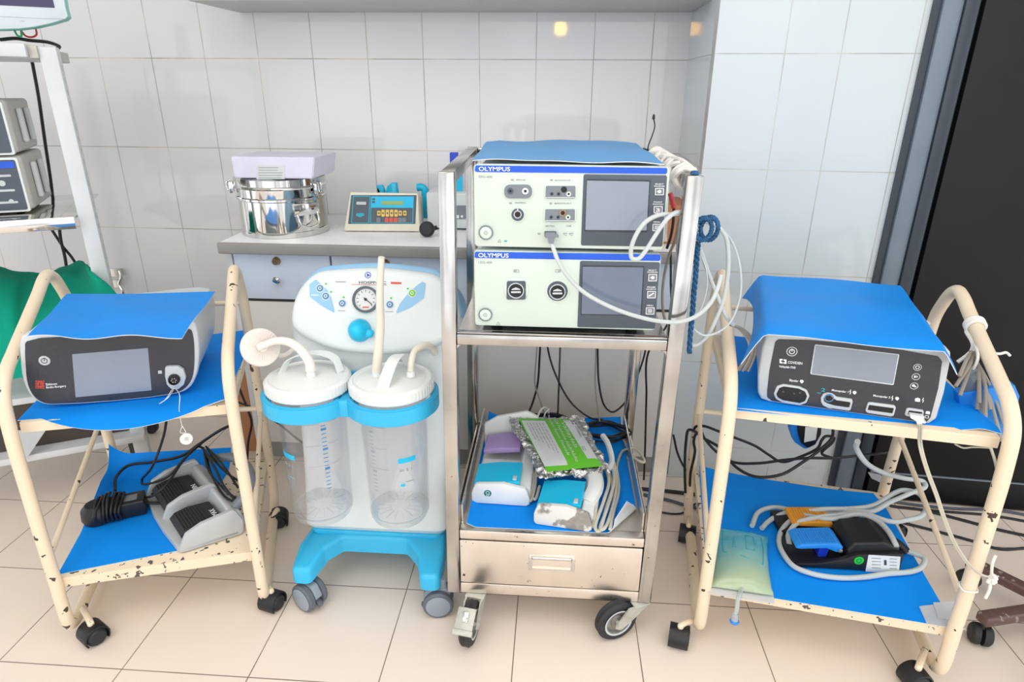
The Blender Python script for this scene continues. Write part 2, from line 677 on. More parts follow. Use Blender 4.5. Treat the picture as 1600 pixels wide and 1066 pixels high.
class Face:
    """a flat front of a device: plates, sockets and lettering are placed on it"""
    def __init__(s, o, u, v):
        s.o, s.u = V(o), V(u).normalized()
        s.n = s.u.cross(V(v)).normalized()
        s.v = s.n.cross(s.u)
        s.M = frame(s.o, s.u, s.v, s.n)

    def p(s, px, py):
        d = ray(px, py)
        w = CAM + d * ((s.o - CAM).dot(s.n) / d.dot(s.n)) - s.o
        return V((w.dot(s.u), w.dot(s.v)))

    def w(s, u, v, n=0):
        return s.M @ V((u, v, n))

    def poly(s, pts):
        return [s.p(*q) for q in pts]

    def plate(s, name, pts, th, mat, parent, r=0, off=0, bev=0, label=None, bm=None, uv=False):
        P = [V(q) for q in pts] if uv else s.poly(pts)
        if r:
            P = rpoly(P, r)
        if bm is not None:
            return prism(bm, P, s.M, off, off + th, bev)
        return obj(name, prism(B(), P, s.M, off, off + th, bev), mat, parent, label)

    def rad(s, px, py, rp):
        return (s.p(px + rp, py) - s.p(px - rp, py)).length / 2

    def disc(s, name, px, py, rp, th, mat, parent, off=0, bev=0, bm=None, n=28, label=None):
        c = s.p(px, py)
        r = s.rad(px, py, rp)
        P = [(c.x + r * math.cos(2 * math.pi * i / n), c.y + r * math.sin(2 * math.pi * i / n)) for i in range(n)]
        if bm is not None:
            return prism(bm, P, s.M, off, off + th, bev)
        return obj(name, prism(B(), P, s.M, off, off + th, bev), mat, parent, label)

    def ring(s, name, px, py, rp, rin, th, mat, parent, off=0, bm=None, n=28):
        c = s.p(px, py)
        r, q = s.rad(px, py, rp), s.rad(px, py, rin)
        o = [(c.x + r * math.cos(2 * math.pi * i / n), c.y + r * math.sin(2 * math.pi * i / n)) for i in range(n)]
        k = [(c.x + q * math.cos(2 * math.pi * i / n), c.y + q * math.sin(2 * math.pi * i / n)) for i in range(n)]
        if bm is not None:
            return ring_prism(bm, o, k, s.M, off, off + th)
        return obj(name, ring_prism(B(), o, k, s.M, off, off + th), mat, parent)

    def line(s, bm, pts, wpx, th=.0006, off=0):
        P = s.poly(pts)
        for a, b in zip(P, P[1:]):
            d = (b - a)
            w = s.rad(*pts[0], wpx / 2)
            nn = V((-d.y, d.x)).normalized() * w
            prism(bm, [a - nn, b - nn, b + nn, a + nn], s.M, off, off + th)
        return bm

    def text(s, txt, p0, p1, hpx, mat=None, parent=None, off=0, th=.0006, name='lettering', bm=None):
        """lettering whose baseline runs from pixel p0 to p1, capitals hpx tall"""
        t = textmesh(txt)
        a, b = s.p(*p0), s.p(*p1)
        ex = b - a
        perp = V((-ex.y, ex.x)).normalized()
        sc = (s.p(p0[0], p0[1]) - s.p(p0[0], p0[1] - 4)).length / 4
        h = hpx * sc
        xs = [v.co.x for v in t.verts]
        x0, x1 = min(xs), max(xs)
        for v in t.verts:
            q = a + ex * ((v.co.x - x0) / (x1 - x0)) + perp * (v.co.y / .72 * h)
            v.co = s.M @ V((q.x, q.y, off + (th if v.co.z > .001 else 0)))
        if bm is not None:
            merge(bm, t)
            return bm
        return obj(name, t, mat, parent, smooth=0)


def textmesh(txt):
    cu = bpy.data.curves.new('t', 'FONT')
    cu.body = txt
    cu.extrude = .02
    cu.offset = .012
    cu.resolution_u = 3
    o = bpy.data.objects.new('t', cu)
    COL.objects.link(o)
    me = bpy.data.meshes.new_from_object(o)
    bpy.data.objects.remove(o)
    bpy.data.curves.remove(cu)
    bm = bmesh.new()
    bm.from_mesh(me)
    bpy.data.meshes.remove(me)
    return bm


def px_on(px, py, p0, ang):
    """point of the vertical plane through p0 with horizontal direction ang (degrees)"""
    a = math.radians(ang)
    n = V((-math.sin(a), math.cos(a), 0))
    d = ray(px, py)
    return CAM + d * ((V((p0[0], p0[1], 0)) - CAM).dot(n) / d.dot(n))

# ------------------------------------------------------------------ the room
def struct(name, bm, mat, parent=None, **k):
    o = obj(name, bm, mat, parent, **k)
    if parent is None:
        o['kind'] = 'structure'
    return o


struct('floor', box(B(), (-4.4, -2.6, -.05), (3.2, 2.6, 0)), M['floor'])
struct('wall_back', box(B(), (-4.4, 2.39, 0), (.5, 2.5, 2.55)), M['wall'])
PA, PB = V((.4195, 1.947)), V((.93, 1.905))
pdir = (PB - PA).normalized()
PE = PA + pdir * 2.78
struct('wall_right', prism(B(), [(PA.x, PA.y), (PE.x, PE.y), (PE.x, 2.6), (.432, 2.6)], Matrix.Identity(4), 0, 2.55), M['pier'])
struct('ceiling', box(B(), (-4.4, -2.6, 2.55), (3.2, 2.6, 2.65)), M['ceiling'])

# black door set in the right wall
DF = Face(V((PA.x, PA.y, 0)) , (pdir.x, pdir.y, 0), (0, 0, 1))
dr = thing('door_1', None, None, (1.5, 1.86, 0), 0, kind='structure')
def dx(px, py): return DF.p(px, py).x
xa, xb, xc, xd = (dx(1411, 215), dx(1452, 215), dx(1473, 215), dx(1480, 215))
H = 2.1
bm = B()
# architrave: shading of its bevel painted as a flat navy strip, then blue-grey face
prism(bm, [(xa, .02), (xa + .018, .02), (xa + .018, H + .06), (xa, H + .06)], DF.M, .0, .012)
obj('door_architrave_edge', bm, M['navy'], dr)
bm = B(); prism(bm, [(xa + .018, .0), (xb, 0), (xb, H + .03), (xa + .018, H + .03)], DF.M, 0, .022, .004)
obj('door_architrave', bm, M['jamb'], dr)
bm = B(); prism(bm, [(xb, 0), (xc, 0), (xc, H), (xb, H)], DF.M, 0, .03, .003)
obj('door_stop', bm, M['navy'], dr)
bm = B(); prism(bm, [(xc, 0), (xc + 1.1, 0), (xc + 1.1, H), (xc, H)], DF.M, 0, .008)
obj('door_rebate', bm, M['hole'], dr)
bm = B(); prism(bm, [(xd, .105), (xd + 1.05, .105), (xd + 1.05, H - .01), (xd, H - .01)], DF.M, .008, .03, .002)
obj('door_leaf', bm, M['blackpaint'], dr)
bm = B(); prism(bm, [(xd, .006), (xd + 1.05, .006), (xd + 1.05, .10), (xd, .10)], DF.M, .008, .034, .003)
kp = obj('door_kick_plate', bm, M['blackpaint'], dr)
bm = B(); prism(bm, [(xd, .1), (xd + 1.05, .1), (xd + 1.05, .104), (xd, .104)], DF.M, .008, .033)
obj('door_sill_line', bm, M['grey'], dr)

# overhead cabinet
oc = thing('overhead_cabinet', 'long grey-white wall cabinet above the worktop, seen from below', 'cabinet', (-.33, 2.2, 1.489))
box(bm := B(), (-1.1, 2.06, 1.489), (.424, 2.388, 1.51), .002)
obj('bottom_panel', bm, M['shelfgrey'], oc)
box(bm := B(), (-1.1, 2.085, 1.5105), (.424, 2.388, 2.3), .002)
obj('carcass', bm, M['cabinet'], oc)
for i in range(3):
    box(bm := B(), (-1.1 + i * .508 + .002, 2.062, 1.515), (-1.1 + (i + 1) * .508 - .002, 2.084, 2.295), .003)
    d = obj('door', bm, M['cabinet'], oc)
    cyl(bm := B(), (-1.1 + i * .508 + .44, 2.062, 1.6), (-1.1 + i * .508 + .44, 2.04, 1.6), .008, .01)
    obj('knob', bm, M['chrome'], d)

# lamp behind the viewpoint, mirrored in the glazed tiles and once more in the corner
LP = V((-.0025, -.509, 1.665))
t = thing('pendant_lamp', 'warm round pendant lamp hanging behind the viewpoint, mirrored in the wall tiles', 'lamp', tuple(LP))
lathe(bm := B(), [(0, -.05), (.034, -.036), (.047, 0), (.034, .034), (.014, .048), (0, .048)], Matrix.Translation(LP))
obj('bulb', bm, M['lamp'], t)
cyl(bm := B(), LP + V((0, 0, .0481)), (LP.x, LP.y, 2.55), .005)
obj('cord', bm, M['black'], t)

# ------------------------------------------------------------------ counter
CX0, CX1, CYF, CYB, CZ = -1.035, .412, 1.885, 2.386, .806
bm = B()
box(bm, (CX0, CYF + .012, CZ - .032), (CX1, CYB, CZ), .002)
wt = thing('worktop', 'pale laminate worktop with a grey front edge along the tiled wall', 'worktop', ((CX0 + CX1) / 2, 2.1, CZ - .032))
obj('slab', bm, M['counter'], wt)
bm = box(B(), (CX0 - .002, CYF - .004, CZ - .034), (CX1, CYF + .0115, CZ + .001), .005, 3)
obj('edge_band', bm, M['edge'], wt)
CF = 1.925
def cabinet(x0, x1, label, knobx):
    t = thing('base_cabinet', label, 'cabinet', ((x0 + x1) / 2, 2.1, 0), 0, 'base cabinets under the worktop')
    box(bm := B(), (x0, CF + .019, .08), (x1, 2.38, CZ - .036), .001)
    obj('carcass', bm, M['cabinet'], t)
    box(bm := B(), (x0 + .002, 1.965, .001), (x1 - .002, 2.37, .079))
    obj('plinth', bm, M['edge'], t)
    xi = x0 + .018 if x0 < -1 else x0 + .002
    box(bm := B(), (xi, CF, .616), (x1 - .002, CF + .018, CZ - .042), .0015)
    d = obj('drawer', bm, M['drawerface'], t)
    lx = knobx
    lathe(bm := B(), [(.0, .014), (.010, .014), (.012, .008), (.0135, 0)], frame((lx - .004, CF, .743), (1, 0, 0), (0, 0, 1)))
    obj('lock', bm, M['brass'], d, 'round brass drawer lock')
    lathe(bm := B(), [(.005, 0), (.005, .012), (.0115, .016), (.0125, .022), (.008, .027), (0, .028)], frame((lx - .006, CF, .683), (1, 0, 0), (0, 0, 1)))
    obj('knob', bm, M['chrome'], d, 'round chrome knob')
    box(bm := B(), (xi, CF, .084), (x1 - .002, CF + .018, .606), .0015)
    obj('door', bm, M['cabinet'], t)
    box(bm := B(), (xi, CF + .006, .606), (x1 - .002, CF + .0185, .616))  # shade of the open gap put in as a black strip
    obj('gap_shade', bm, M['black'], t)
    if x0 < -1:
        box(bm := B(), (x0, CF - .004, .08), (x0 + .016, CF + .018, CZ - .036))
        obj('side_panel', bm, M['whitepaint'], t)


cabinet(CX0 + .004, -.70, 'base cabinet at the left end of the worktop, with brass lock and chrome knob', -.869)
cabinet(-.698, -.334, 'base cabinet standing behind the white suction machine', -.52)
cabinet(-.332, .028, 'base cabinet seen through the left half of the steel rack', -.15)
cabinet(.03, .408, 'base cabinet next to the tiled wall, seen through the right half of the steel rack', .22)

# steel drum and box
dc = V((-.898, 2.088, CZ))
Rd = .139
t = thing('sterilizing_drum', 'round polished steel drum with ribs and clasps on the worktop', 'drum', dc)
lathe(bm := B(), [(0, .001), (Rd, .001), (Rd, .016), (Rd - .002, .018), (Rd - .002, .112), (Rd + .003, .115), (Rd + .003, .121), (Rd - .002, .124), (Rd - .001, .150), (0, .150)], Matrix.Translation(dc), 56)
obj('body', bm, M['polished'], t)
lathe(bm := B(), [(0, .1505), (Rd + .006, .1505), (Rd + .008, .154), (Rd + .006, .158), (Rd + .004, .160), (Rd + .004, .18), (Rd - .004, .184), (0, .184)], Matrix.Translation(dc), 56)
obj('lid', bm, M['polished'], t)
for a in (-20, 200):
    ca, sa = math.cos(math.radians(a)), math.sin(math.radians(a))
    c = dc + V((ca * (Rd + .012), sa * (Rd + .012), .152))
    bm = box(B(), (-.007, -.016, -.022), (.007, .016, .014), .003, 2, yawm(c, a))
    tube(bm, [c + V((0, 0, -.02)), c + V((ca * .012, sa * .012, -.01)), c + V((ca * .012, sa * .012, .012)), c + V((0, 0, .02))], .003)
    obj('clasp', bm, M['chrome'], t)
a = math.radians(-38)
c = dc + V((math.cos(a) * (Rd + .004), math.sin(a) * (Rd + .004), .055))
tx = V((-math.sin(a), math.cos(a), 0))
no = V((math.cos(a), math.sin(a), 0))
bm = tube(B(), [c + tx * -.036 + V((0, 0, .02)), c + tx * -.03 + no * .012 + V((0, 0, -.012)), c + no * .014 + V((0, 0, -.022)), c + tx * .03 + no * .012 + V((0, 0, -.012)), c + tx * .036 + V((0, 0, .02))], .0028)
box(bm, (-.006, -.045, .014), (.0, .045, .05), .002, 2, yawm(c, math.degrees(a)))
obj('handle', bm, M['chrome'], t)

# white card box with folded rim on the drum: front edge seen at z ~ .99
zt = CZ + .186
bc = Face(V((-1.02, 1.955, zt)), (1, .02, 0), (0, 0, 1))
t = thing('card_box', 'shallow pale lilac card box lying on the steel drum', 'box', (-.90, 2.09, zt))
q = [bc.p(361, 251), bc.p(492, 251), bc.p(489, 284), bc.p(367, 284)]
f0, f1 = [bc.w(q[3].x, 0), bc.w(q[2].x, 0)]
top0, top1 = bc.w(q[0].x, q[0].y - q[3].y), bc.w(q[1].x, q[1].y - q[2].y)
dep = V((.006, .185, 0))
hgt = q[0].y - q[3].y
bm = B()
vs = [bm.verts.new(p) for p in (f0, f1, f1 + dep, f0 + dep, top0, top1, top1 + dep, top0 + dep)]
for f in ((0, 1, 2, 3), (4, 5, 6, 7), (0, 1, 5, 4), (1, 2, 6, 5), (2, 3, 7, 6), (3, 0, 4, 7)):
    bm.faces.new([vs[i] for i in f])
bmesh.ops.bevel(bm, geom=bm.edges[:], offset=.003, segments=2, affect='EDGES')
for v in bm.verts:
    v.co.z += .0015
obj('carton', bm, M['box'], t)
bc2 = Face(f0 + V((0, 0, .0)), (1, .02, 0), (top0 - f0))
bc2 = Face(f0 + V((0, -.0004, .0)), (f1 - f0), ((top0 + top1) - (f0 + f1)))
bc2.plate('label', [(401, 258), (445, 258), (445, 280), (401, 280)], .0006, M['whitepaint'], t)
bm = B()
for y in (262, 266, 270, 274, 278):
    bc2.line(bm, [(404, y), (442 - (y * 7) % 9, y)], 1.2, .0004, .0006)
obj('label_print', bm, M['paleink'], t)

# infusion pump
pf0, pf1 = U(537, 361, 'z', CZ + .003), U(656, 362, 'z', CZ + .003)
pt = px_on(545, 300, pf0 + V((0, .028, 0)), math.degrees(math.atan2((pf1 - pf0).y, (pf1 - pf0).x)))
P = Face(pf0, pf1 - pf0, V((0, pt.y - pf0.y, pt.z - pf0.z)))
t = thing('infusion_pump', 'beige desktop controller with sloping black and cyan keypad on the worktop', 'medical device', (pf0 + pf1) / 2 + V((0, .05, -.003)))
outl = rpoly(P.poly([(537, 361), (656, 362), (653, 302), (547, 300)]), .006)
prism(bm := B(), outl, P.M, -.10, 0, .004)
kk = [v for v in bm.verts if v.co.z < CZ + .003]
for v in kk:
    v.co.z = CZ + .003
obj('casing', bm, M['beige'], t)
for xx in (pf0.x + .03, pf1.x - .03):
    cyl(bm := B(), (xx, pf0.y + .03, CZ + .0002), (xx, pf0.y + .03, CZ + .004), .008)
    obj('foot', bm, M['rubber'], t)
P.plate('keypad', [(544, 350), (649, 350), (651, 305), (549, 305)], .0012, M['dkgrey'], t, .002)
S7 = 7.2727
def q7(x, y): return (520 + x / S7, 270 + y / S7)
bm = B()
P.line(bm, [q7(235, 268), q7(425, 268), q7(408, 572), q7(215, 572), q7(235, 268)], 1.3, .0005, .0013)
P.line(bm, [q7(440, 268), q7(428, 572), q7(908, 572), q7(918, 268)], 1.3, .0005, .0013)
obj('cyan_frame_line', bm, M['teal'], t)
P.plate('display_panel', [q7(435, 398), q7(915, 400), q7(920, 270), q7(440, 270)], .0009, M['cyan2'], t, 0, .0012)
P.plate('display', [q7(553, 366), q7(800, 366), q7(803, 322), q7(557, 322)], .0009, M['lcd'], t, 0, .0021)
P.plate('nameplate', [q7(268, 362), q7(378, 365), q7(380, 330), q7(272, 330)], .0008, M['ltgrey'], t, .002, .0013)
P.plate('emblem', [q7(262, 485), q7(310, 508), q7(362, 485), q7(350, 458), q7(275, 460)], .0006, M['teal'], t, .002, .0013)
for i, x in enumerate((525, 573, 622, 670, 720, 768, 820)):
    h = 40 if 0 < i < 5 else 28
    P.plate('key', [q7(x - 19, 460 + h), q7(x + 19, 460 + h), q7(x + 19, 460 - h), q7(x - 19, 460 - h)], .0016, M['yellow'], t, .003, .0013)
for x in (615, 665, 716):
    P.plate('key', [q7(x - 22, 564), q7(x + 22, 564), q7(x + 22, 512), q7(x - 22, 512)], .0016, M['red'], t, .003, .0013)
for x in (520, 765, 812):
    P.plate('key', [q7(x - 22, 564), q7(x + 22, 564), q7(x + 22, 512), q7(x - 22, 512)], .0016, M['grey'], t, .003, .0013)
P.plate('key', [q7(447, 345), q7(480, 345), q7(482, 322), q7(449, 322)], .0008, M['dkgrey'], t, 0, .0021)
P.plate('key', [q7(448, 312), q7(481, 312), q7(483, 290), q7(450, 290)], .0008, M['dkgrey'], t, 0, .0021)
bm = B()
for x in (525, 573, 622, 670, 720, 768, 820):
    P.disc('', *q7(x, 460), 1.4, .0004, None, None, .0029, bm=bm, n=10)
obj('key_print', bm, M['ink'], t)

# cyan connectors and grey box behind / beside the pump
def down(pts, th, r, y):
    """a moulded piece standing on the worktop, its upper outline as seen at depth y"""
    f = Face(V((0, y, 0)), (1, 0, 0), (0, 0, 1))
    P = [f.p(*q) for q in pts]
    P += [V((P[-1].x, CZ + .001)), V((P[0].x, CZ + .001))]
    return prism(B(), rpoly(P, r), f.M, -th / 2, th / 2, .003)


o = obj('connector_cap', down([q7(590, 190), q7(565, 140), q7(505, 138), q7(500, 165), q7(530, 200)], .02, .003, 2.26), M['cyan2'])
tag(o, 'smaller cyan moulded cap peeping above the beige controller', 'cap')
o = obj('connector_cap', down([q7(740, 200), q7(728, 115), q7(670, 112), q7(625, 150), q7(610, 198)], .02, .003, 2.26), M['cyan2'])
tag(o, 'larger cyan curved cap peeping above the beige controller', 'cap')
yb = 2.27
f = Face(V((0, yb, 0)), (1, 0, 0), (0, 0, 1))
P1 = [f.p(*q7(*q)) for q in ((958, 168), (1010, 165), (1045, 190), (1048, 250), (1048, 330), (1050, 385))]
pts = [V((p.x, yb, p.y)) for p in P1] 
pts += [V((pts[-1].x, yb, CZ + .016))]
bm = tube(B(), pts, .013, 12, 6)
o = obj('handset', bm, M['cyan2'])
tag(o, 'cyan hooked tube standing behind the right end of the beige controller', 'tube')

# black round bulb beside the pump
c = U(667, 354, 'y', 2.03)
r = .0245
c = V((c.x, 2.03, CZ + r + .0008))
t = thing('foot_bulb', 'black round rubber bulb on the worktop beside the beige controller', 'bulb', (c.x, c.y, CZ))
fm = frame(c, (1, 0, 0), (0, .25, .97))
lathe(bm := B(), [(0, -.022), (.014, -.02), (.0235, -.01), (.0245, 0), (.0235, .006), (.018, .012), (.0, .014)], fm)
obj('bulb', bm, M['rubber'], t)
lathe(bm := B(), [(.0245, -.003), (.0256, 0), (.0245, .003)], fm)
obj('rim', bm, M['dkgrey'], t)
cyl(bm := B(), c + V((.018, .005, .0)), c + V((.030, .012, .004)), .007)
obj('neck', bm, M['black'], t)

# grey device standing behind the rack's left post
d0 = U(662, 366, 'z', CZ).x
t = thing('syringe_pump', 'pale bench device with an upright cyan scale, behind the left rack post', 'medical device', (-.355, 2.22, CZ))
box(bm := B(), (-.43, 2.14, CZ + .006), (-.25, 2.3, CZ + .125), .006, 3)
obj('casing', bm, M['whitepaint'], t)
f = Face(V((-.43, 2.1398, CZ)), (1, 0, 0), (0, 0, 1))
f.plate('key_strip', [q7(1380, 525), q7(1520, 525), q7(1520, 372), q7(1380, 372)], .002, M['grey'], t, .002)
bm = B()
f.plate('', [q7(1410, 515), q7(1435, 515), q7(1435, 480), q7(1410, 480)], .001, None, None, 0, .002, bm=bm)
f.disc('', *q7(1468, 495), 2, .001, None, None, .002, bm=bm)
obj('key', bm, M['whiteink'], t)
for x in (-.40, -.28):
    cyl(bm := B(), (x, 2.17, CZ + .0002), (x, 2.17, CZ + .008), .008)
    obj('foot', bm, M['black'], t)
box(bm := B(), (-.37, 2.187, CZ + .1255), (-.335, 2.20, CZ + .17), .003)
obj('scale_holder', bm, M['ltgrey'], t)
f = Face(V((-.43, 2.185, CZ)), (1, 0, 0), (0, 0, 1))
bm = f.plate('', [q7(1402, 250), q7(1475, 252), q7(1478, -20), q7(1405, -22)], .005, None, None, .004, bm=B())
obj('scale', bm, M['cyan2'], t)
f2 = Face(V((-.43, 2.183, CZ)), (1, 0, 0), (0, 0, 1))
f.disc('scale_mark', *q7(1412, 72), 1.6, .001, M['deepblue'], t, off=.005)
o = obj('clip', box(B(), (U(703, 240, 'y', 2.28).x, 2.27, CZ + .0012), (U(716, 240, 'y', 2.28).x, 2.29, U(706, 238.5, 'y', 2.27).z), .003), M['deepblue'])
tag(o, 'deep blue plastic upright behind the rack, its tip above the top rail', 'clip')

# brown carton on the worktop behind the generators
c0, c1 = U(1040, 388, 'y', 2.0), U(1066, 388, 'y', 2.0)
o = obj('carton', box(B(), (.27, 2.0, CZ + .001), (.40, 2.16, CZ + .085), .003), M['cardboard'])
tag(o, 'small brown cardboard carton on the worktop, seen right of the upper generator', 'box')
o = obj('flat_carton', box(B(), (.265, 2.0, CZ + .0855), (.405, 2.17, CZ + .12), .003), M['cardboard'])
tag(o, 'flat brown cardboard piece resting on the small carton behind the generators', 'box')
# floor carton behind left trolley
o = obj('carton', box(B(), (-1.135, 1.99, .001), (-1.04, 2.13, .30), .003), M['cardboard'])
tag(o, 'brown cardboard carton on the floor behind the left cream trolley', 'box')
# wall latch at the left
LW = Face(V((0, 2.389, 0)), (1, 0, 0), (0, 0, 1))
t = thing('wall_latch', 'chromed hasp latch screwed to the tiles near the green cloth', 'latch', LW.w(*LW.p(180, 432)))
for (a, b) in (((172, 419), (192, 431)), ((172, 437), (188, 448))):
    LW.plate('plate', [(a[0], b[1]), b, (b[0], a[1]), a], .012, M['chrome'], t, .002)
bm = tube(B(), [LW.w(*LW.p(x, y), .018) for x, y in ((191, 421), (194, 432), (191, 442), (196, 452), (197, 459))], .006)
obj('pin', bm, M['chrome'], t)

# ------------------------------------------------------------------ steel rack
RK = thing('instrument_rack', 'tall stainless steel rack on casters holding two stacked generators', 'rack', (.012, 1.513, 0))
def lean(z): return (z - .1) * .0125
YF, YB = 1.23, 1.795
def post(xl, w, y0, y1, z0, z1):
    bm = box(B(), (xl, y0, z0), (xl + w, y1, z1), .003)
    for v in bm.verts:
        v.co.x += lean(v.co.z)
    return bm
for xl, y0 in ((-.236, YF), (.2275, YF), (-.256, YB - .031), (.2275, YB - .031)):
    obj('post', post(xl, .031, y0, y0 + .031, .1, 1.108), M['steel'], RK)
for xl, bk in ((-.236, -.0195), (.2275, 0)):
    bm = post(xl + .001, .029, YF + .032, YB - .032, 1.082, 1.107)
    for v in bm.verts:
        v.co.x += bk * (v.co.y - YF) / (YB - YF)
    obj('top_rail', bm, M['steel'], RK)
obj('top_rail', post(-.224, .4505, YB - .029, YB - .002, 1.082, 1.107), M['steel'], RK)
l = lean(.77)
bm = box(B(), (-.2045 + l, YF + .002, .757), (.2272 + l, YF + .03, .781), .003)
box(bm, (-.204 + l, YF + .03, .775), (.227 + l, YB - .032, .781))
box(bm, (-.204 + l, YF + .004, .7815), (.227 + l, YF + .012, .785), .0012)
box(bm, (-.204 + l, YF + .035, .757), (-.196 + l, YB - .035, .775))
box(bm, (.219 + l, YF + .035, .757), (.227 + l, YB - .035, .775))
for sx, c in ((1, V((-.2045 + l, 0, .757))), (-1, V((.2272 + l, 0, .757)))):
    n = 6
    P = [(c.x, c.z)] + [(c.x + sx * (.012 - .012 * math.sin(k / n * math.pi / 2)), c.z - (.012 - .012 * math.cos(k / n * math.pi / 2))) for k in range(n + 1)]
    prism(bm, P, frame((0, YF + .003, 0), (1, 0, 0), (0, 0, 1)), -.026, 0)
obj('upper_shelf', bm, M['steel'], RK)
l = lean(.28)
bm = box(B(), (-.2045 + l, YF + .002, .262), (.2272 + l, YF + .03, .287), .003)
box(bm, (-.204 + l, YF + .03, .278), (.227 + l, YB - .032, .286))
box(bm, (-.204 + l, YF + .034, .286), (-.200 + l, YB - .034, .335))
box(bm, (.2235 + l, YF + .034, .286), (.227 + l, YB - .034, .335))
obj('lower_shelf', bm, M['steelsheet'], RK)
l = lean(.2)
bm = box(B(), (-.2045 + l, YF + .002, .1), (.2272 + l, YF + .03, .131), .003)
box(bm, (-.226 + l, YF + .033, .104), (-.222 + l, YB - .033, .277))
box(bm, (.244 + l, YF + .033, .104), (.248 + l, YB - .033, .277))
box(bm, (-.222 + l, YB - .02, .104), (.244 + l, YB - .014, .277))
box(bm, (-.222 + l, YF + .03, .116), (.244 + l, YB - .02, .119))
obj('base_frame', bm, M['steelsheet'], RK)
box(bm := B(), (-.2035 + l, YF + .001, .134), (.2262 + l, YF + .02, .259), .002)
box(bm, (-.198 + l, YF + .02, .14), (.221 + l, YB - .06, .146))
dw = obj('drawer', bm, M['steelsheet'], RK)
hf = Face(V((0, YF + .001, 0)), (1, 0, 0), (0, 0, 1))
bm = ring_prism(B(), rrect(-.038, .185, .072, .227, .004), rrect(-.030, .191, .064, .221, .004), hf.M, 0, .004)
prism(bm, rrect(-.030, .2165, .064, .223, .002), hf.M, .0, .006, .002)
for xx in (-.038, .064):
    prism(bm, rrect(xx, .186, xx + .008, .226, .003), hf.M, .003, .007, .002)
obj('handle', bm, M['polished'], dw)


def big_caster(px, py, ang, parent, brake):
    """px,py: wheel contact on the floor; ang: rolling direction; fork top at z=.1"""
    c = U(px, py, 'z', 0)
    c = V((c.x, c.y, 0))
    r = .0535
    w = Matrix.Translation(c + V((0, 0, r))) @ Matrix.Rotation(ang, 4, 'Z')
    ax = w @ Matrix.Rotation(math.pi / 2, 4, 'X')
    fr = .028
    # fork: offset along +x (leading the wheel)
    bm = B()
    box(bm, (.036, -.024, .0405), (.078, .024, .0455), .002, 2, w)
    for s in (-1, 1):
        yy = s * .0195
        prism(bm, rpoly([(-.014, -.006), (.004, -.016), (.030, .002), (.078, .043), (.022, .043)], .006), w @ frame((0, yy - .002, 0), (1, 0, 0), (0, 0, 1), (0, -1, 0)), -.004, 0)
    cyl(bm, w @ V((0, -.024, 0)), w @ V((0, .024, 0)), .006)
    o = obj('caster', bm, M['zinc'], parent)
    lathe(bm := B(), [(r * .62, -.0125), (r * .9, -.0135), (r, -.008), (r, -.003), (r * .97, 0), (r, .003), (r, .008), (r * .9, .0135), (r * .62, .0125)], ax, 40, 0, False)
    obj('tyre', bm, M['rubber'], o)
    lathe(bm := B(), [(0, -.010), (r * .3, -.010), (r * .34, -.006), (r * .5, -.006), (r * .55, -.0125), (r * .64, -.0125), (r * .64, .0125), (r * .55, .0125), (r * .5, .006), (r * .34, .006), (r * .3, .010), (0, .010)], ax, 32)
    obj('hub', bm, M['hubmetal'], o)
    for sg in (-1, 1):
        lathe(bm := B(), [(r * .60, sg * .0127), (r * .67, sg * .0136), (r * .69, sg * .0145), (r * .66, sg * .0150), (r * .60, sg * .0138)], ax, 32, 0, False)
        obj('wheel_rim', bm, M['ltgrey'], o)
    if brake:
        bq_ = w @ Matrix.Translation((-.046, 0, .026)) @ Matrix.Rotation(-.62, 4, 'Y')
        bm = box(B(), (-.004, -.022, .006), (.046, .022, .011), .002, 2, bq_)
        box(bm, (-.016, -.024, .003), (-.003, .024, .013), .002, 2, bq_)
        obj('brake_pedal', bm, M['zinc'], o)
        bm = box(B(), (.012, -.008, .0112), (.036, .008, .018), .002, 2, bq_)
        obj('brake_button', bm, M['chrome'], o)


big_caster(735, 1000, math.radians(80), RK, True)
big_caster(960, 994, math.radians(24), RK, False)
for x in (-.2, .22):
    q = V((x, 1.72, 0))
    r = .0475
    w = Matrix.Translation(q + V((0, 0, r)))
    ax = w @ Matrix.Rotation(math.pi / 2, 4, 'X')
    bm = B()
    box(bm, (-.006, -.024, .030), (.062, .024, .0445), .003, 2, w)
    for s in (-1, 1):
        prism(bm, rpoly([(-.012, -.004), (.006, -.012), (.05, .032), (.014, .034)], .006), w @ frame((0, s * .0195 - .002, 0), (1, 0, 0), (0, 0, 1), (0, -1, 0)), -.004, 0)
    cyl(bm, w @ V((.034, 0, .044)), w @ V((.034, 0, .0545)), .02)
    o = obj('caster', bm, M['zinc'], RK)
    lathe(bm := B(), [(r * .62, -.0125), (r * .9, -.0135), (r, -.008), (r, .008), (r * .9, .0135), (r * .62, .0125)], ax, 32)
    obj('tyre', bm, M['rubber'], o)
    cyl(bm := B(), w @ V((0, -.0125, 0)), w @ V((0, .0125, 0)), r * .62)
    obj('hub', bm, M['zinc'], o)

# ------------------------------------------------------------------ the two stacked generators
GY = 1.25


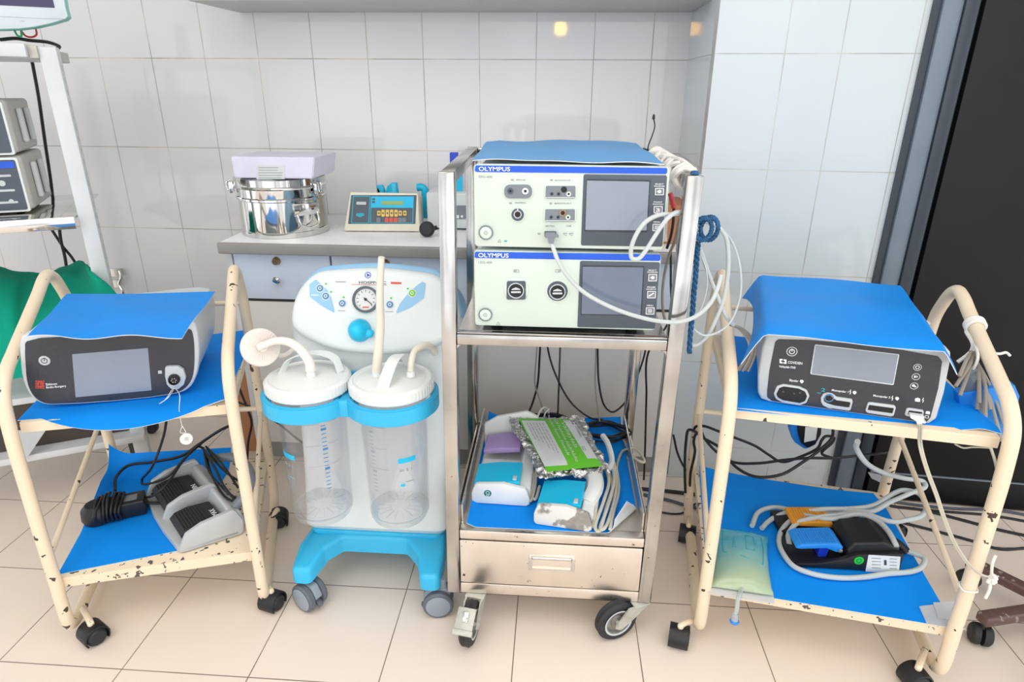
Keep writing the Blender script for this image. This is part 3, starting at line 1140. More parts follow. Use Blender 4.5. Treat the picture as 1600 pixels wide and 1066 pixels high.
def gen_base(name, label, x0, x1, z0, z1, feet):
    t = thing(name, label, 'medical device', ((x0 + x1) / 2, 1.48, feet))
    box(bm := B(), (x0 + .008, GY + .022, z0 + .003), (x1 - .008, GY + .46, z1 - .004), .004)
    obj('casing', bm, M['ltgrey'], t)
    f = Face(V((0, GY + .02, 0)), (1, 0, 0), (0, 0, 1))
    prism(bm := B(), rrect(x0, z0, x1, z1, .008), f.M, 0, .02, .003)
    obj('front_panel', bm, M['cream'], t)
    for xx in (x0 + .04, x1 - .04):
        for yy in (GY + .06, GY + .42):
            cyl(bm := B(), (xx, yy, feet + .0003), (xx, yy, z0 + .0031), .012)
            obj('foot', bm, M['rubber'], t)
    return t, Face(V((0, GY, 0)), (1, 0, 0), (0, 0, 1))


def q6(x, y): return (740 + x / 8.2, 250 + y / 8.2)
def r7(x, y): return (830 + x / 7.105, 250 + y / 7.105)
def r8(x, y): return (730 + x / 5, 380 + y / 5)


ES, f = gen_base('generator', 'white generator with a black socket panel, topmost of the two on the steel rack', -.158, .212, .962, 1.120, .952)
f.plate('blue_stripe', [q6(14, 152), r7(1506, 156), r7(1514, 88), q6(22, 68)], .0012, M['bluestripe'], ES, .004)
f.text('OLYMPUS', q6(68, 138), q6(468, 142), 6.6, M['whiteink'], ES, .0012)
f.text('ESG-400', q6(66, 228), q6(240, 230), 3.6, M['paleink'], ES)
f.plate('display_panel', [r7(552, 948), r7(1456, 962), r7(1508, 170), r7(582, 158)], .0022, M['dkgrey'], ES, .004, 0, .001)
f.plate('screen_frame', [r7(590, 790), r7(1285, 800), r7(1322, 222), r7(615, 212)], .0012, M['slate'], ES, .002, .0022)
f.plate('screen', [r7(600, 772), r7(1278, 778), r7(1308, 238), r7(618, 226)], .0008, M['screen'], ES, .001, .0034)


def keypad(f, t, keys, fn, rot):
    for (x, y, tx, l1, l2) in keys:
        k = f.plate('key', [fn(x - rot[0], y + rot[1]), fn(x + rot[0], y + rot[1]), fn(x + rot[0] + 2, y - rot[1]), fn(x - rot[0] + 2, y - rot[1])], .0014, M['grey'], t, .003, .0022)
        bm = B()
        a = rot[0] * .95
        b = rot[1] * .95
        f.line(bm, [fn(x - a, y + b), fn(x + a, y + b), fn(x + a + 2, y - b), fn(x - a + 2, y - b), fn(x - a, y + b)], 1.0, .0005, .0036)
        if tx == 'd':
            f.disc('', *fn(x + 2, y), 2.6, .0004, None, None, .0036, bm=bm)
            f.line(bm, [fn(x - a * .6, y), fn(x + a * .2, y)], 1.2, .0005, .0038)
        elif tx == 's':
            f.line(bm, [fn(x - a * .5, y + b * .5), fn(x + a * .5, y + b * .5), fn(x - a * .4, y - b * .4)], 1.3, .0005, .0036)
            f.line(bm, [fn(x - a * .4, y - b * .4), fn(x + a * .5, y - b * .1)], 1.0, .0005, .0036)
        elif tx == 'p':
            f.line(bm, [fn(x - a * .7, y + b * .5), fn(x, y), fn(x + a * .6, y - b * .5)], 2.0, .0005, .0036)
        else:
            for dy in (-.4, 0, .4):
                f.line(bm, [fn(x - a * .5, y + b * dy), fn(x + a * .5, y + b * dy)], .9, .0005, .0036)
        obj('key_symbol', bm, M['whiteink'], k)
        bm = B()
        w = rot[0] * 1.1
        if l2:
            f.text(l1, fn(x - w * .9, y - rot[1] - 38 * rot[2]), fn(x + w * .9, y - rot[1] - 37 * rot[2]), 2.0, bm=bm, off=.0022)
            f.text(l2, fn(x - w * 1.1, y - rot[1] - 14 * rot[2]), fn(x + w * 1.1, y - rot[1] - 13 * rot[2]), 2.0, bm=bm, off=.0022)
        else:
            f.text(l1, fn(x - w * .7, y - rot[1] - 14 * rot[2]), fn(x + w * .7, y - rot[1] - 13 * rot[2]), 2.0, bm=bm, off=.0022)
        obj('lettering', bm, M['whiteink'], t)


keypad(f, ES, [(1420, 348, 'd', 'SELECT', 'PROCEDURE'), (1405, 548, 's', 'FOOT', 'SWITCH'), (1392, 745, 'm', 'MENU', None)], r7, (48, 38, 1))


def socket(f, t, pts, r, collar, mat=None):
    c = [sum(p[0] for p in pts) / len(pts), sum(p[1] for p in pts) / len(pts)]
    big = [(c[0] + (p[0] - c[0]) * collar, c[1] + (p[1] - c[1]) * collar) for p in pts]
    k = f.plate('socket', big, .0025, M['cream'], t, r * collar, 0, .001)
    s = f.plate('socket_well', pts, .0012, mat or M['grey'], k, r, .0025)
    return k, s


def dots(f, t, lst, off):
    for (x, y, ro, ri, m) in lst:
        bm = f.ring('', x, y, ro, ri, .0016, None, None, off, bm=B(), n=18)
        obj('contact', bm, M[m], t)
        f.disc('contact_hole', x, y, ri, .0005, M['hole'], t, off, n=14)


k, s = socket(f, ES, [q6(392, 490), q6(752, 490), q6(752, 312), q6(392, 312)], .013, 1.1)
dots(f, k, [(*q6(472, 394), 4.8, 2.0, 'dkgrey'), (*q6(664, 396), 5.0, 2.3, 'whiteink')], .0037)
f.text('BIPOLAR', q6(548, 264), q6(668, 264), 2.4, M['paleink'], ES)
f.text('UNIVERSAL', q6(526, 558), q6(676, 558), 2.4, M['paleink'], ES)
f.text('MONOPOLAR 1', q6(1042, 270), q6(1260, 270), 2.4, M['paleink'], ES)
f.text('MONOPOLAR 2', q6(1036, 566), q6(1250, 566), 2.4, M['paleink'], ES)
f.text('NEUTRAL', q6(920, 856), q6(1042, 856), 2.4, M['paleink'], ES)
f.text('COM', q6(1185, 856), q6(1248, 856), 2.4, M['paleink'], ES)
bm = B()
for (x, y) in ((478, 254), (456, 552), (980, 256), (972, 556), (820, 944)):
    f.plate('', [q6(x, y + 14), q6(x + 36, y + 14), q6(x + 36, y - 10), q6(x, y - 10)], .0005, None, None, 0, bm=bm)
f.line(bm, [q6(310, 1054), q6(350, 1054), q6(330, 1020), q6(310, 1054)], .8)
obj('symbol', bm, M['paleink'], ES)
f.plate('symbol', [q6(392, 1048), q6(430, 1048), q6(430, 1030), q6(392, 1030)], .0006, M['teal'], ES, .001)
for sx, sy, jack in ((0, 0, 'dk'), (-8, 298, 'br')):
    k, s = socket(f, ES, [q6(922 + sx, 490 + sy), q6(1302 + sx, 490 + sy), q6(1306 + sx, 330 + sy), q6(926 + sx, 330 + sy)], .003, 1.1)
    f.plate('socket_ledge', [q6(926 + sx, 482 + sy), q6(1298 + sx, 482 + sy), q6(1298 + sx, 470 + sy), q6(926 + sx, 470 + sy)], .0016, M['ltgrey'], k, 0, .0037)
    dots(f, k, [(*q6(1002 + sx, 430 + sy), 2.6, 1.6, 'dkgrey'), (*q6(1090 + sx, 430 + sy), 2.6, 1.6, 'dkgrey'), (*q6(1218 + sx, 432 + sy), 3.8, 1.8, 'cream')], .0037)
    if jack == 'dk':
        f.disc('jack', *q6(1158 + sx, 376 + sy), 4.6, .001, M['hole'], k, .0037)
    else:
        dots(f, k, [(*q6(1150 + sx, 376 + sy), 5.2, 3.4, 'brass')], .0040)
k = f.disc('socket', *q6(566, 704), 11.8, .0025, M['cream'], ES, 0, .001)
s = f.disc('socket_well', *q6(566, 698), 9.8, .0012, M['dkgrey'], k, .0025)
f.ring('socket_ring', *q6(566, 694), 6.2, 4.8, .001, M['ltgrey'], k, .0037)
f.disc('contact_hole', *q6(566, 694), 4.2, .0006, M['hole'], k, .0037)
f.disc('alignment_dot', *q6(566, 630), 1.2, .0006, M['whiteink'], k, .0037)


def power(f, t, x, y, R):
    f.ring('button_ring', x, y, R, R * .84, .003, M['grey'], t)
    k = f.disc('power_button', x, y, R * .84, .0025, M['cream'], t, 0, .001)
    bm = f.ring('', x, y, R * .28, R * .2, .0004, None, None, .0025, bm=B())
    f.line(bm, [(x, y - R * .12), (x, y + R * .12)], .8, .0004, .0025)
    obj('symbol', bm, M['paleink'], k)


power(f, ES, *q6(158, 930), 11.4)
kp = f.plate('socket', [q6(908, 985), q6(1058, 985), q6(1058, 912), q6(908, 912)], .003, M['dkgrey'], ES, .002)
for x in (1145, 1222):
    bm = B()
    f.line(bm, [q6(x, 940), q6(x + 55, 940)], 1.6)
    f.line(bm, [q6(x + 10, 950), q6(x + 25, 965), q6(x + 50, 965)], .9)
    obj('symbol', bm, M['paleink'], ES)

US, f2 = gen_base('generator', 'white generator with two round sockets, lower of the two on the steel rack', -.160, .2105, .7945, .954, .7812)
f = f2
f.plate('blue_stripe', [r8(56, 115), r8(1508, 138), r8(1512, 88), r8(62, 66)], .0012, M['bluestripe'], US, .004)
f.text('OLYMPUS', r8(88, 108), r8(324, 112), 6.6, M['whiteink'], US, .0012)
f.text('USG-400', r8(88, 158), r8(194, 160), 3.6, M['paleink'], US)
f.plate('display_panel', [r8(860, 655), r8(1466, 668), r8(1506, 150), r8(882, 138)], .0022, M['dkgrey'], US, .004, 0, .001)
f.plate('screen_frame', [r8(886, 556), r8(1360, 566), r8(1384, 178), r8(898, 172)], .0012, M['slate'], US, .002, .0022)
f.plate('screen', [r8(893, 548), r8(1352, 556), r8(1374, 186), r8(902, 180)], .0008, M['screen2'], US, .001, .0034)
keypad(f, US, [(1446, 266, 'd', 'SELECT', 'PROCEDURE'), (1437, 398, 'p', 'PROBE', 'CHECK'), (1426, 525, 'm', 'MENU', None)], r8, (33, 27, .66))
for x, y, sq in ((382, 362, 1), (705, 372, 0)):
    k = f.disc('socket', *r8(x, y), 19.5, .0022, M['cream'], US, 0, .0012)
    if sq:
        f.plate('socket_well', [r8(308, 438), r8(458, 438), r8(458, 293), r8(310, 293)], .0014, M['dkgrey'], k, .005, .0022)
    else:
        f.disc('socket_well', *r8(x, y), 16, .0014, M['dkgrey'], k, .0022)
    f.ring('socket_ring', *r8(x, y + 4), 12.6, 11.2, .0026, M['ltgrey'], k, .0036)
    f.disc('socket_insert', *r8(x, y), 11.2, .001, M['hole'], k, .0036)
    bm = f.plate('', [r8(x - 38, y + 22), r8(x + 38, y + 22), r8(x + 38, y + 8), r8(x - 38, y + 8)], .0012, None, None, .001, .0046, bm=B())
    f.plate('', [r8(x - 36, y - 2), r8(x + 36, y - 2), r8(x + 30, y - 10), r8(x, y - 22), r8(x - 30, y - 10)], .0010, None, None, .001, .0046, bm=bm)
    obj('contact_bar', bm, M['ltgrey'], k)
bm = B()
for x in (365, 690):
    f.line(bm, [r8(x, 227), r8(x + 38, 227), r8(x + 38, 207), r8(x, 207), r8(x, 227)], .8)
    f.plate('', [r8(x + (0 if x < 500 else 20), 227), r8(x + (20 if x < 500 else 38), 227), r8(x + (20 if x < 500 else 38), 207), r8(x + (0 if x < 500 else 20), 207)], .0005, None, None, 0, bm=bm)
f.line(bm, [r8(230, 640), r8(256, 640), r8(243, 616), r8(230, 640)], .8)
obj('symbol', bm, M['paleink'], US)
power(f, US, *r8(142, 558), 10.8)

# blue sheet on the top generator
fb = bil((-.163, 1.275, 1.1225), (.203, 1.272, 1.1225), (.203, 1.80, 1.1225), (-.184, 1.79, 1.1225))
def fs(u, v):
    p = fb(u, v)
    p.z += .003 + .0016 * math.sin(u * 9 + v * 3) + .0014 * math.sin(v * 11 + u * 4) + .001 * math.sin(u * 17 - v * 6)
    p.y += .006 * math.sin(u * 5) * (1 - v)
    if u > .9 and v > .9:
        p.x -= .03 * (u - .9) * 10 * (v - .9) * 10
    if u < .1 and v > .85:
        p.x += .03 * (.1 - u) * 10 * (v - .85) * 6
    return p
o = obj('vinyl_sheet', sheet(B(), fs, 30, 30, .0016), [M['vinylpale'], M['vinylback']], None, None, 60)
tag(o, 'faded blue vinyl sheet spread over the upper of the two stacked generators', 'sheet')

# blue mat on the rack's lower shelf
l = lean(.28)
mb = bil((-.186, 1.243, .288), (.222, 1.245, .288), (.222, 1.79, .288), (-.188, 1.775, .288))
def fm_(u, v):
    p = mb(u, v)
    p.z += .0018
    # front right corner folded back over itself, pale backing showing
    fd = (u - .80) / .20 - v / .20
    if fd > 0:
        n_ = V((.20, -.20 * .8, 0)).normalized()
        q_ = mb(u - fd * .10, v + fd * .10)
        w_ = p - q_
        th_ = math.radians(78) * min(1, fd * 2.5)
        p = q_ + w_ * (.95 * math.cos(th_))
        p.z = .2898 + w_.length * math.sin(th_) * .9
    if v > .93:
        p.z += (v - .93) * .25 * (.5 + .5 * abs(2 * u - 1) ** 2)
    p.z += .010 * max(0, .05 - u) / .05
    return p
o = obj('vinyl_mat', sheet(B(), fm_, 60, 50, .0014), [M['vinylmat'], M['vinylback']], None, None, 60)
tag(o, 'blue vinyl mat lining the lower shelf of the steel rack, one corner curled up', 'mat')

# ---- foot switches on the lower shelf
MZ = .2915


def fswitch(label, o, deg, L, D, double):
    w = yawm(o, deg)
    t = thing('foot_switch', label, 'foot switch', tuple(o), math.radians(deg))
    bm = box(B(), (0, .004, 0), (L, D, .014), .004, 2, w)
    prism(bm, rpoly([(L * .70, .012), (L, .012), (L, .040), (L * .80, .046)], .006), w @ frame((0, .02, 0), (1, 0, 0), (0, 0, 1), (0, -1, 0)), -(D - .024), 0, .002)
    obj('base', bm, M['offwhite'], t)
    fx = w @ frame((0, 0, 0), (1, 0, 0), (0, 0, 1), (0, -1, 0))
    wall = rpoly([(0, 0), (L * .98, 0), (L, .02), (L * .93, .050), (L * .55, .062), (.01, .056), (0, .03)], .012, 6)
    obj('side_guard', prism(B(), wall, fx, -.009, .001, .003), M['worn' if not double else 'offwhite'], t)
    return t, w, fx


FSd, w, fx = fswitch('white double foot switch with a lilac and a blue pedal, left on the rack shelf', V((-.186, 1.335, MZ)), -2, .145, .27, True)
wall = rpoly([(-.006, 0), (.146, 0), (.152, .03), (.148, .105), (.115, .122), (.03, .100), (-.006, .075)], .014, 6)
obj('side_guard', prism(B(), wall, w @ frame((0, .268, 0), (1, 0, 0), (0, 0, 1), (0, -1, 0)), -.009, 0, .003), M['offwhite'], FSd)
def pedal(parent, w, x0, x1, y0, y1, za, zb, mat, name='pedal', clip=True):
    bm = B()
    prism(bm, rpoly([(x0, za - .013), (x1, zb - .013), (x1, zb), ((x0 + x1) / 2, (za + zb) / 2 + .004), (x0, za)], .003), w @ frame((0, y0, 0), (1, 0, 0), (0, 0, 1), (0, -1, 0)), -(y1 - y0), 0, .002)
    p = obj(name, bm, mat, parent)
    prism(bm := B(), rrect(x0 + .012, y0 + .01, x1 - .03, y1 - .01, .006), w @ Matrix.Translation((0, 0, (za + zb) / 2 + .0045)), 0, .0005)
    if clip:
        box(bm := B(), (x1 - .018, y0 + .006, zb - .004), (x1 - .008, y0 + .022, zb + .003), .001, 2, w)
        obj('clip', bm, M['ltgrey'], p)
    return p
pedal(FSd, w, .004, .118, .012, .10, .050, .062, M['cyan2'])
pedal(FSd, w, .006, .105, .170, .252, .050, .062, M['purple'], clip=False)
box(bm := B(), (.006, .112, .014), (.135, .158, .034), .006, 3, w)
obj('divider', bm, M['offwhite'], FSd)
sf = Face(w @ V((0, -.0012, 0)), w.to_3x3() @ V((1, 0, 0)), (0, 0, 1))
sf.disc('round_sticker', 762, 771, 5.8, .0006, M['darkgreen'], FSd)
bm = sf.ring('', 762, 770, 3.0, 2.2, .0004, None, None, .0006, bm=B())
sf.line(bm, [(760, 773), (762, 776), (765, 772)], .8, .0004, .0006)
obj('sticker_print', bm, M['whiteink'], FSd)

FSs, w, fx = fswitch('worn white foot switch with one blue pedal and scuffed enamel front', V((-.029, 1.263, MZ)), -9, .138, .17, False)
pedal(FSs, w, .004, .108, .014, .115, .046, .060, M['cyan2'])
bm = tube(B(), [w @ V(p) for p in ((.118, .06, .035), (.132, .10, .05), (.125, .15, .055), (.10, .18, .05))], .017, 10, 8, flat=1.2)
obj('cable_hood', bm, M['offwhite'], FSs)

# foil pouch resting on the foot switches
pz = .372
pc = bil((-.018, 1.352, .361), (.160, 1.392, .361), (.096, 1.628, .384), (-.118, 1.606, .394))
def fp(u, v):
    p = pc(u, v)
    e = min(u, 1 - u, v, 1 - v)
    p.z += .010 * min(1, e * 6) + (.011 * noise.noise(p * 55) + .007 * noise.noise(p * 120)) * max(.06, 1 - e * 7)
    k = max(0, 1 - e * 12)
    p.x += k * .008 * noise.noise(p * 45 + V((3, 1, 0)))
    p.y += k * .008 * noise.noise(p * 45 + V((0, 5, 2)))
    return p
PO = thing('electrode_pouch', 'crinkled foil pouch with a green and white label lying across the foot switches', 'pouch', (.03, 1.49, .36))
obj('foil', sheet(B(), fp, 64, 64, .004, 0, 0), M['foil'], PO, None, 70)
def on_pouch(pts, lift, nn=14):
    """label area given by its corners in the pouch's own u,v"""
    b = bil(*[(p[0], p[1], 0) for p in pts])
    def g(u, v):
        q = b(u, v)
        s = pc(q.x, q.y)
        e = min(q.x, 1 - q.x, q.y, 1 - q.y)
        s.z += .010 * min(1, e * 6) + .002 + lift
        return s
    return sheet(B(), g, nn, nn, .0003, 0, 0)
obj('label', on_pouch([(.12, .05), (.90, .07), (.81, .92), (.11, .92)], .0006), M['green'], PO)
la = obj('label_panel', on_pouch([(.12, .11), (.44, .11), (.44, .85), (.13, .85)], .0012), M['whitepaint'], PO)
lb = obj('label_panel', on_pouch([(.74, .17), (.88, .17), (.82, .88), (.69, .88)], .0012), M['whitepaint'], PO)
PF = Face(pc(.5, .5) + V((0, 0, .0145)), pc(1, .5) - pc(0, .5), pc(.5, 1) - pc(.5, 0))
def puv(u, v):
    s = pc(u, v)
    s.z += .010 * min(1, min(u, 1 - u, v, 1 - v) * 6) + .0036
    return s
def ptext(txt, a, b, h, mat):
    t = textmesh(txt)
    p0, p1 = V(a), V(b)
    d = p1 - p0
    perp = V((-d.y, d.x)).normalized()
    xs = [v.co.x for v in t.verts]
    for v in t.verts:
        q = p0 + d * ((v.co.x - min(xs)) / (max(xs) - min(xs))) + perp * (v.co.y / .72 * h)
        v.co = puv(q.x, q.y)
    return t
obj('lettering', ptext('Valleylab', (.645, .84), (.645, .36), .055, None), M['whiteink'], PO)
obj('lettering', ptext('REM Polyhesive Adult/Adulto', (.565, .90), (.565, .14), .045, None), M['whiteink'], PO)
obj('lettering', ptext('Patient Return Electrode', (.495, .90), (.495, .24), .045, None), M['whiteink'], PO)
obj('lettering', ptext('COVIDIEN', (.80, .74), (.80, .56), .028, None), M['paleink'], PO)
bm = B()
for dx_, w_ in ((0, 1), (.045, -1)):
    pts = [(.795 + dx_ * 0, .84 - dx_), (.835, .84 - dx_)]
for (u0, v0, u1, v1) in ((.785, .80, .795, .86), (.785, .84, .835, .86), (.825, .84, .835, .86), (.785, .80, .795, .82), (.825, .78, .835, .80), (.785, .78, .80, .80), (.82, .80, .835, .81)):
    vs = [bm.verts.new(puv(*q)) for q in ((u0, v0), (u1, v0), (u1, v1), (u0, v1))]
    bm.faces.new(vs)
obj('emblem', bm, M['black'], PO)
bm = B()
for i in range(6):
    u = .385 - i * .042
    v0 = .80
    while v0 > .30 + .05 * i:
        ln = .03 + .05 * rnd.random()
        vs = [bm.verts.new(puv(*q)) for q in ((u, v0 - ln), (u + .010, v0 - ln), (u + .010, v0), (u, v0))]
        bm.faces.new(vs)
        v0 -= ln + .014
for i in range(2):
    u = .74 + i * .03
    vs = [bm.verts.new(puv(*q)) for q in ((u, .30), (u + .012, .30), (u + .012, .38), (u, .38))]
    bm.faces.new(vs)
obj('small_print', bm, M['paleink'], PO)

# cable bundles on the lower shelf
def coil(name, label, c, rx, ry, n, r, mat, cat, tilt=0, group=None, seedv=1, squash=1.3):
    rr = random.Random(seedv)
    pts = []
    for k in range(n * 10):
        a = 2 * math.pi * k / 10
        turn_ = k / 10
        j = 1 + rr.uniform(-.16, .16) + .10 * math.sin(turn_ * 2.1)
        turn = k / 10
        pts.append(V((c[0] + rx * j * math.cos(a + tilt), c[1] + ry * j * math.sin(a + tilt), c[2] + r + (turn % 3) * r * 1.9 * squash + rr.uniform(0, r))))
    o = obj(name, tube(B(), pts, r, 8, 4), mat)
    return tag(o, label, cat, group)
coil('coiled_cable', 'coil of black cable tied with string behind the foil pouch, left of the two', (.0, 1.745, .293), .066, .038, 6, .0029, M['cable'], 'cable', seedv=3)
coil('coiled_cable', 'coil of black cable near the back right post of the steel rack', (.165, 1.695, .293), .068, .052, 6, .0031, M['cable'], 'cable', seedv=5)
bm = tube(B(), [(-.03, 1.715, .30), (-.035, 1.71, .335), (-.02, 1.745, .35), (-.005, 1.775, .33), (.0, 1.78, .3)], .003)
tube(bm, [(-.02, 1.715, .31), (-.012, 1.72, .345), (.0, 1.75, .345)], .002)
tag(obj('cable_tie', bm, M['tie']), 'white string tied round the left black cable coil', 'string')
bm = B()
zs = MZ + .008
def sp(pts, z): return [V((*U(x, y, 'z', z)[:2], z + dz)) for (x, y, dz) in pts]
for k, pts in enumerate([
    [(940, 735, .03), (950, 770, .035), (942, 800, .03), (930, 828, .005), (935, 832, .002), (948, 800, .02), (958, 770, .03), (955, 735, .03)],
    [(946, 735, .02), (956, 775, .025), (948, 805, .02), (938, 829, .002), (944, 828, .004), (956, 800, .01), (962, 765, .02), (958, 738, .03)],
    [(935, 735, .04), (938, 770, .04), (932, 800, .03), (927, 826, .004)],
    [(962, 740, .02), (966, 770, .01), (958, 805, .006), (953, 829, .003)]]):
    tube(bm, sp(pts, zs), .0042, 8, 8)
tag(obj('cable_bundle', bm, M['beigecable']), 'folded bundle of beige cable beside the worn foot switch', 'cable')
bm = tube(B(), sp([(940, 705, .05), (948, 715, .045), (955, 735, .03), (950, 750, .035)], zs), .008, 8, 6)
tag(obj('cable_plug', bm, M['offwhite']), 'white cable plug sticking out under the right edge of the foil pouch', 'plug')
bm = tube(B(), sp([(962, 745, .004), (966, 720, .003), (975, 705, .003), (990, 702, .003), (1004, 715, .003), (1006, 724, .003), (995, 720, .003), (983, 705, .003), (974, 688, .003)], MZ + .002), .0036, 8, 8)
tag(obj('loose_cable', bm, M['beigecable']), 'single loop of beige cable lying on the blue mat near the right rear post', 'cable')
bm = tube(B(), sp([(822, 735, .03), (826, 760, .02), (822, 778, .004), (828, 785, .003), (835, 770, .01), (838, 745, .03)], zs), .0038, 8, 8)
tube(bm, sp([(828, 735, .03), (834, 760, .02), (830, 776, .004), (836, 782, .003), (843, 765, .01)], zs), .0038, 8, 8)
tag(obj('cable_bundle', bm, M['beigecable']), 'short folded white cable between the two foot switches', 'cable')

# cables hanging from the generators behind the shelf
YC = 1.80
def hang(name, label, pts, r, mat, y=YC, cat='cable', group=None, flat=1):
    P = []
    for q in pts:
        yy = q[2] if len(q) > 2 else y
        P.append(U(q[0], q[1], 'y', yy))
    return tag(obj(name, tube(B(), P, r, 8, 8, flat=flat), mat), label, cat, group)
hang('power_cable', 'black cable hanging left of centre behind the rack shelf', [(846, 500, 1.78), (843, 560), (840, 600), (832, 630), (826, 645, 1.79)], .0032, M['cable'])
hang('lead', 'grey lead crossing the black cable left of centre behind the rack shelf', [(842, 500, 1.77), (838, 560, 1.785), (836, 600, 1.79), (845, 630, 1.785), (856, 662, 1.76)], .0022, M['lead'])
hang('power_cable', 'black cable curving from the rack centre to the right cable coil', [(853, 500, 1.78), (857, 550), (870, 590), (893, 630), (920, 652, 1.78), (942, 656, 1.72)], .003, M['cable'])
hang('lead', 'grey lead hanging straight down to the right cable coil', [(931, 500, 1.78), (931, 560), (930, 600), (934, 640, 1.78), (937, 658, 1.72)], .0024, M['lead'])
hang('power_cable', 'black cable sagging in a U beside the right rear rack post', [(934, 500, 1.81), (934, 560, 1.82), (936, 600, 1.82), (945, 635, 1.82), (957, 644, 1.82), (975, 631, 1.83), (995, 590, 1.84), (1008, 550, 1.84), (1012, 510, 1.83)], .003, M['cable'])
hang('power_cable', 'black cable dropping past the right rear post to the floor', [(1048, 395, 1.80), (1048, 440), (1046, 500), (1013, 551, 1.82), (1010, 620, 1.84), (1008, 700, 1.86), (1006, 750, 1.86)], .0032, M['cable'])

# ------------------------------------------------------------------ suction machine
SM = thing('suction_machine', 'white and cyan mobile suction machine with a round gauge, between trolley and steel rack', 'medical device', (-.44, 1.44, 0))
SCX = -.447
# base
base = [(-.188, 1.245), (-.140, 1.245), (-.122, 1.31), (-.085, 1.352), (.085, 1.352), (.122, 1.31), (.140, 1.245), (.188, 1.245), (.190, 1.32), (.175, 1.45), (.185, 1.60), (.15, 1.63), (-.15, 1.63), (-.185, 1.60), (-.175, 1.45), (-.190, 1.32)]
base = [(SCX + x, y) for x, y in base]
bm = prism(B(), rpoly(base, .018, 5), Matrix.Identity(4), .088, .150, .012, 0, 3)
for v in bm.verts:
    if v.co.z > .12:
        v.co.z += .008 * max(0, min(1, (v.co.y - 1.26) / .12)) - .018 * max(0, min(1, (1.33 - v.co.y) / .08))
    else:
        v.co.z += .012 * max(0, min(1, (v.co.y - 1.24) / .1))
        if v.co.y < 1.36 and abs(v.co.x - SCX) < .12:
            v.co.z += .006
obj('chassis', bm, M['cyan'], SM)
bm = prism(B(), rpoly([(SCX - .178, 1.362), (SCX + .178, 1.362), (SCX + .178, 1.62), (SCX - .178, 1.62)], .03), Matrix.Identity(4), .152, .164, .003)
obj('chassis_recess', bm, M['cyan'], SM)


def twin_caster(x, y, deg, parent):
    w = yawm((x, y, .0385), deg) @ Matrix.Scale(1.08, 4)
    bm = B()
    cyl(bm, w @ V((.012, 0, .02)), w @ V((.012, 0, .062)), .009)
    prism(bm, rpoly([(-.036, .006), (-.02, .034), (.02, .037), (.03, .02), (.012, -.008), (-.016, -.012)], .008), w @ frame((0, .010, 0), (1, 0, 0), (0, 0, 1), (0, -1, 0)), 0, .020, .003)
    o = obj('caster', bm, M['wheelgrey'], parent)
    for s in (-1, 1):
        ax = w @ Matrix.Translation((0, s * .0185, 0)) @ Matrix.Rotation(-s * math.pi / 2, 4, 'X')
        lathe(bm := B(), [(0, -.008), (.030, -.008), (.0355, -.006), (.0355, .004), (.032, .008), (.029, .008)], ax, 32)
        k = obj('wheel', bm, M['wheeldark'], o)
        lathe(bm := B(), [(0, .0075), (.0275, .0075), (.0285, .0085), (.026, .0095), (0, .0105)], ax, 32)
        obj('hub_cap', bm, M['wheelgrey'], o)
    bm = box(B(), (-.034, -.007, .002), (-.012, .007, .012), .003, 2, w @ Matrix.Translation((-.006, 0, -.006)) @ Matrix.Rotation(-.5, 4, 'Y'))
    obj('brake_lever', bm, M['wheeldark'], o)


twin_caster(-.602, 1.266, 150, SM)
twin_caster(-.268, 1.272, 8, SM)
twin_caster(SCX - .165, 1.585, 80, SM)
twin_caster(SCX + .165, 1.585, 60, SM)

# column: rounded tower lofted upward
bm = B()
rings = []
for (z, hw, y0, y1, rr) in ((.1642, .184, 1.368, 1.61, .03), (.18, .192, 1.358, 1.62, .035), (.25, .190, 1.366, 1.61, .04), (.30, .190, 1.378, 1.60, .04), (.50, .194, 1.405, 1.59, .05), (.64, .200, 1.415, 1.585, .05), (.70, .200, 1.43, 1.585, .05)):
    P = rrect(SCX - hw, y0, SCX + hw, y1, rr, 6)
    rings.append([bm.verts.new((p.x, p.y, z)) for p in P])
for a, b in zip(rings, rings[1:]):
    for i in range(len(a)):
        j = (i + 1) % len(a)
        bm.faces.new((a[i], a[j], b[j], b[i]))
bm.faces.new(rings[0][::-1]); bm.faces.new(rings[-1])
obj('column', bm, M['white'], SM)

# head
hb = U(585, 552, 'y', 1.375)
ht = U(590, 415, 'y', 1.465)
HF = Face((SCX, hb.y, hb.z), (1, 0, 0), V((0, ht.y - hb.y, ht.z - hb.z)))
hl = [(455, 512), (453, 490), (460, 462), (474, 440), (495, 424), (530, 419), (590, 416.5)]
L = HF.poly(hl)
cxh = HF.p(588, 416).x
bot = HF.poly([(585, 552), (540, 549), (495, 537)])
half = [bot[0], bot[1], bot[2]] + L
full = half + [V((2 * cxh - p.x, p.y)) for p in half[::-1][1:-1]]
full = [V((p.x, p.y)) for p in spline([V((p.x, p.y, 0)) for p in full], 4, True)]
def outset(P, d):
    c = sum(P, V((0, 0))) / len(P)
    out = []
    for i, p in enumerate(P):
        t = (P[(i + 1) % len(P)] - P[i - 1]).normalized()
        n = V((t.y, -t.x))
        if n.dot(p - c) < 0:
            n = -n
        out.append(p + n * d)
    return out
bm = prism(B(), full, HF.M, -.075, 0, .016, 0, 4)
obj('head_shell', bm, M['white'], SM)
bm = prism(B(), [p + V((0, .012)) for p in outset(full, .003)], HF.M, -.15, -.022, .012, 0, 3)
for v in bm.verts:
    q = HF.M.inverted() @ v.co
    if q.y < .10:
        q.y = .10 + (q.y - .10) * .2
        v.co = HF.M @ q
obj('head_band', bm, M['ltblue'], SM)
bm = prism(B(), [V((p.x * .97, max(p.y, .0) + .004)) for p in full], HF.M @ Matrix.Translation((0, 0, -.10)), -.03, .03, .01)
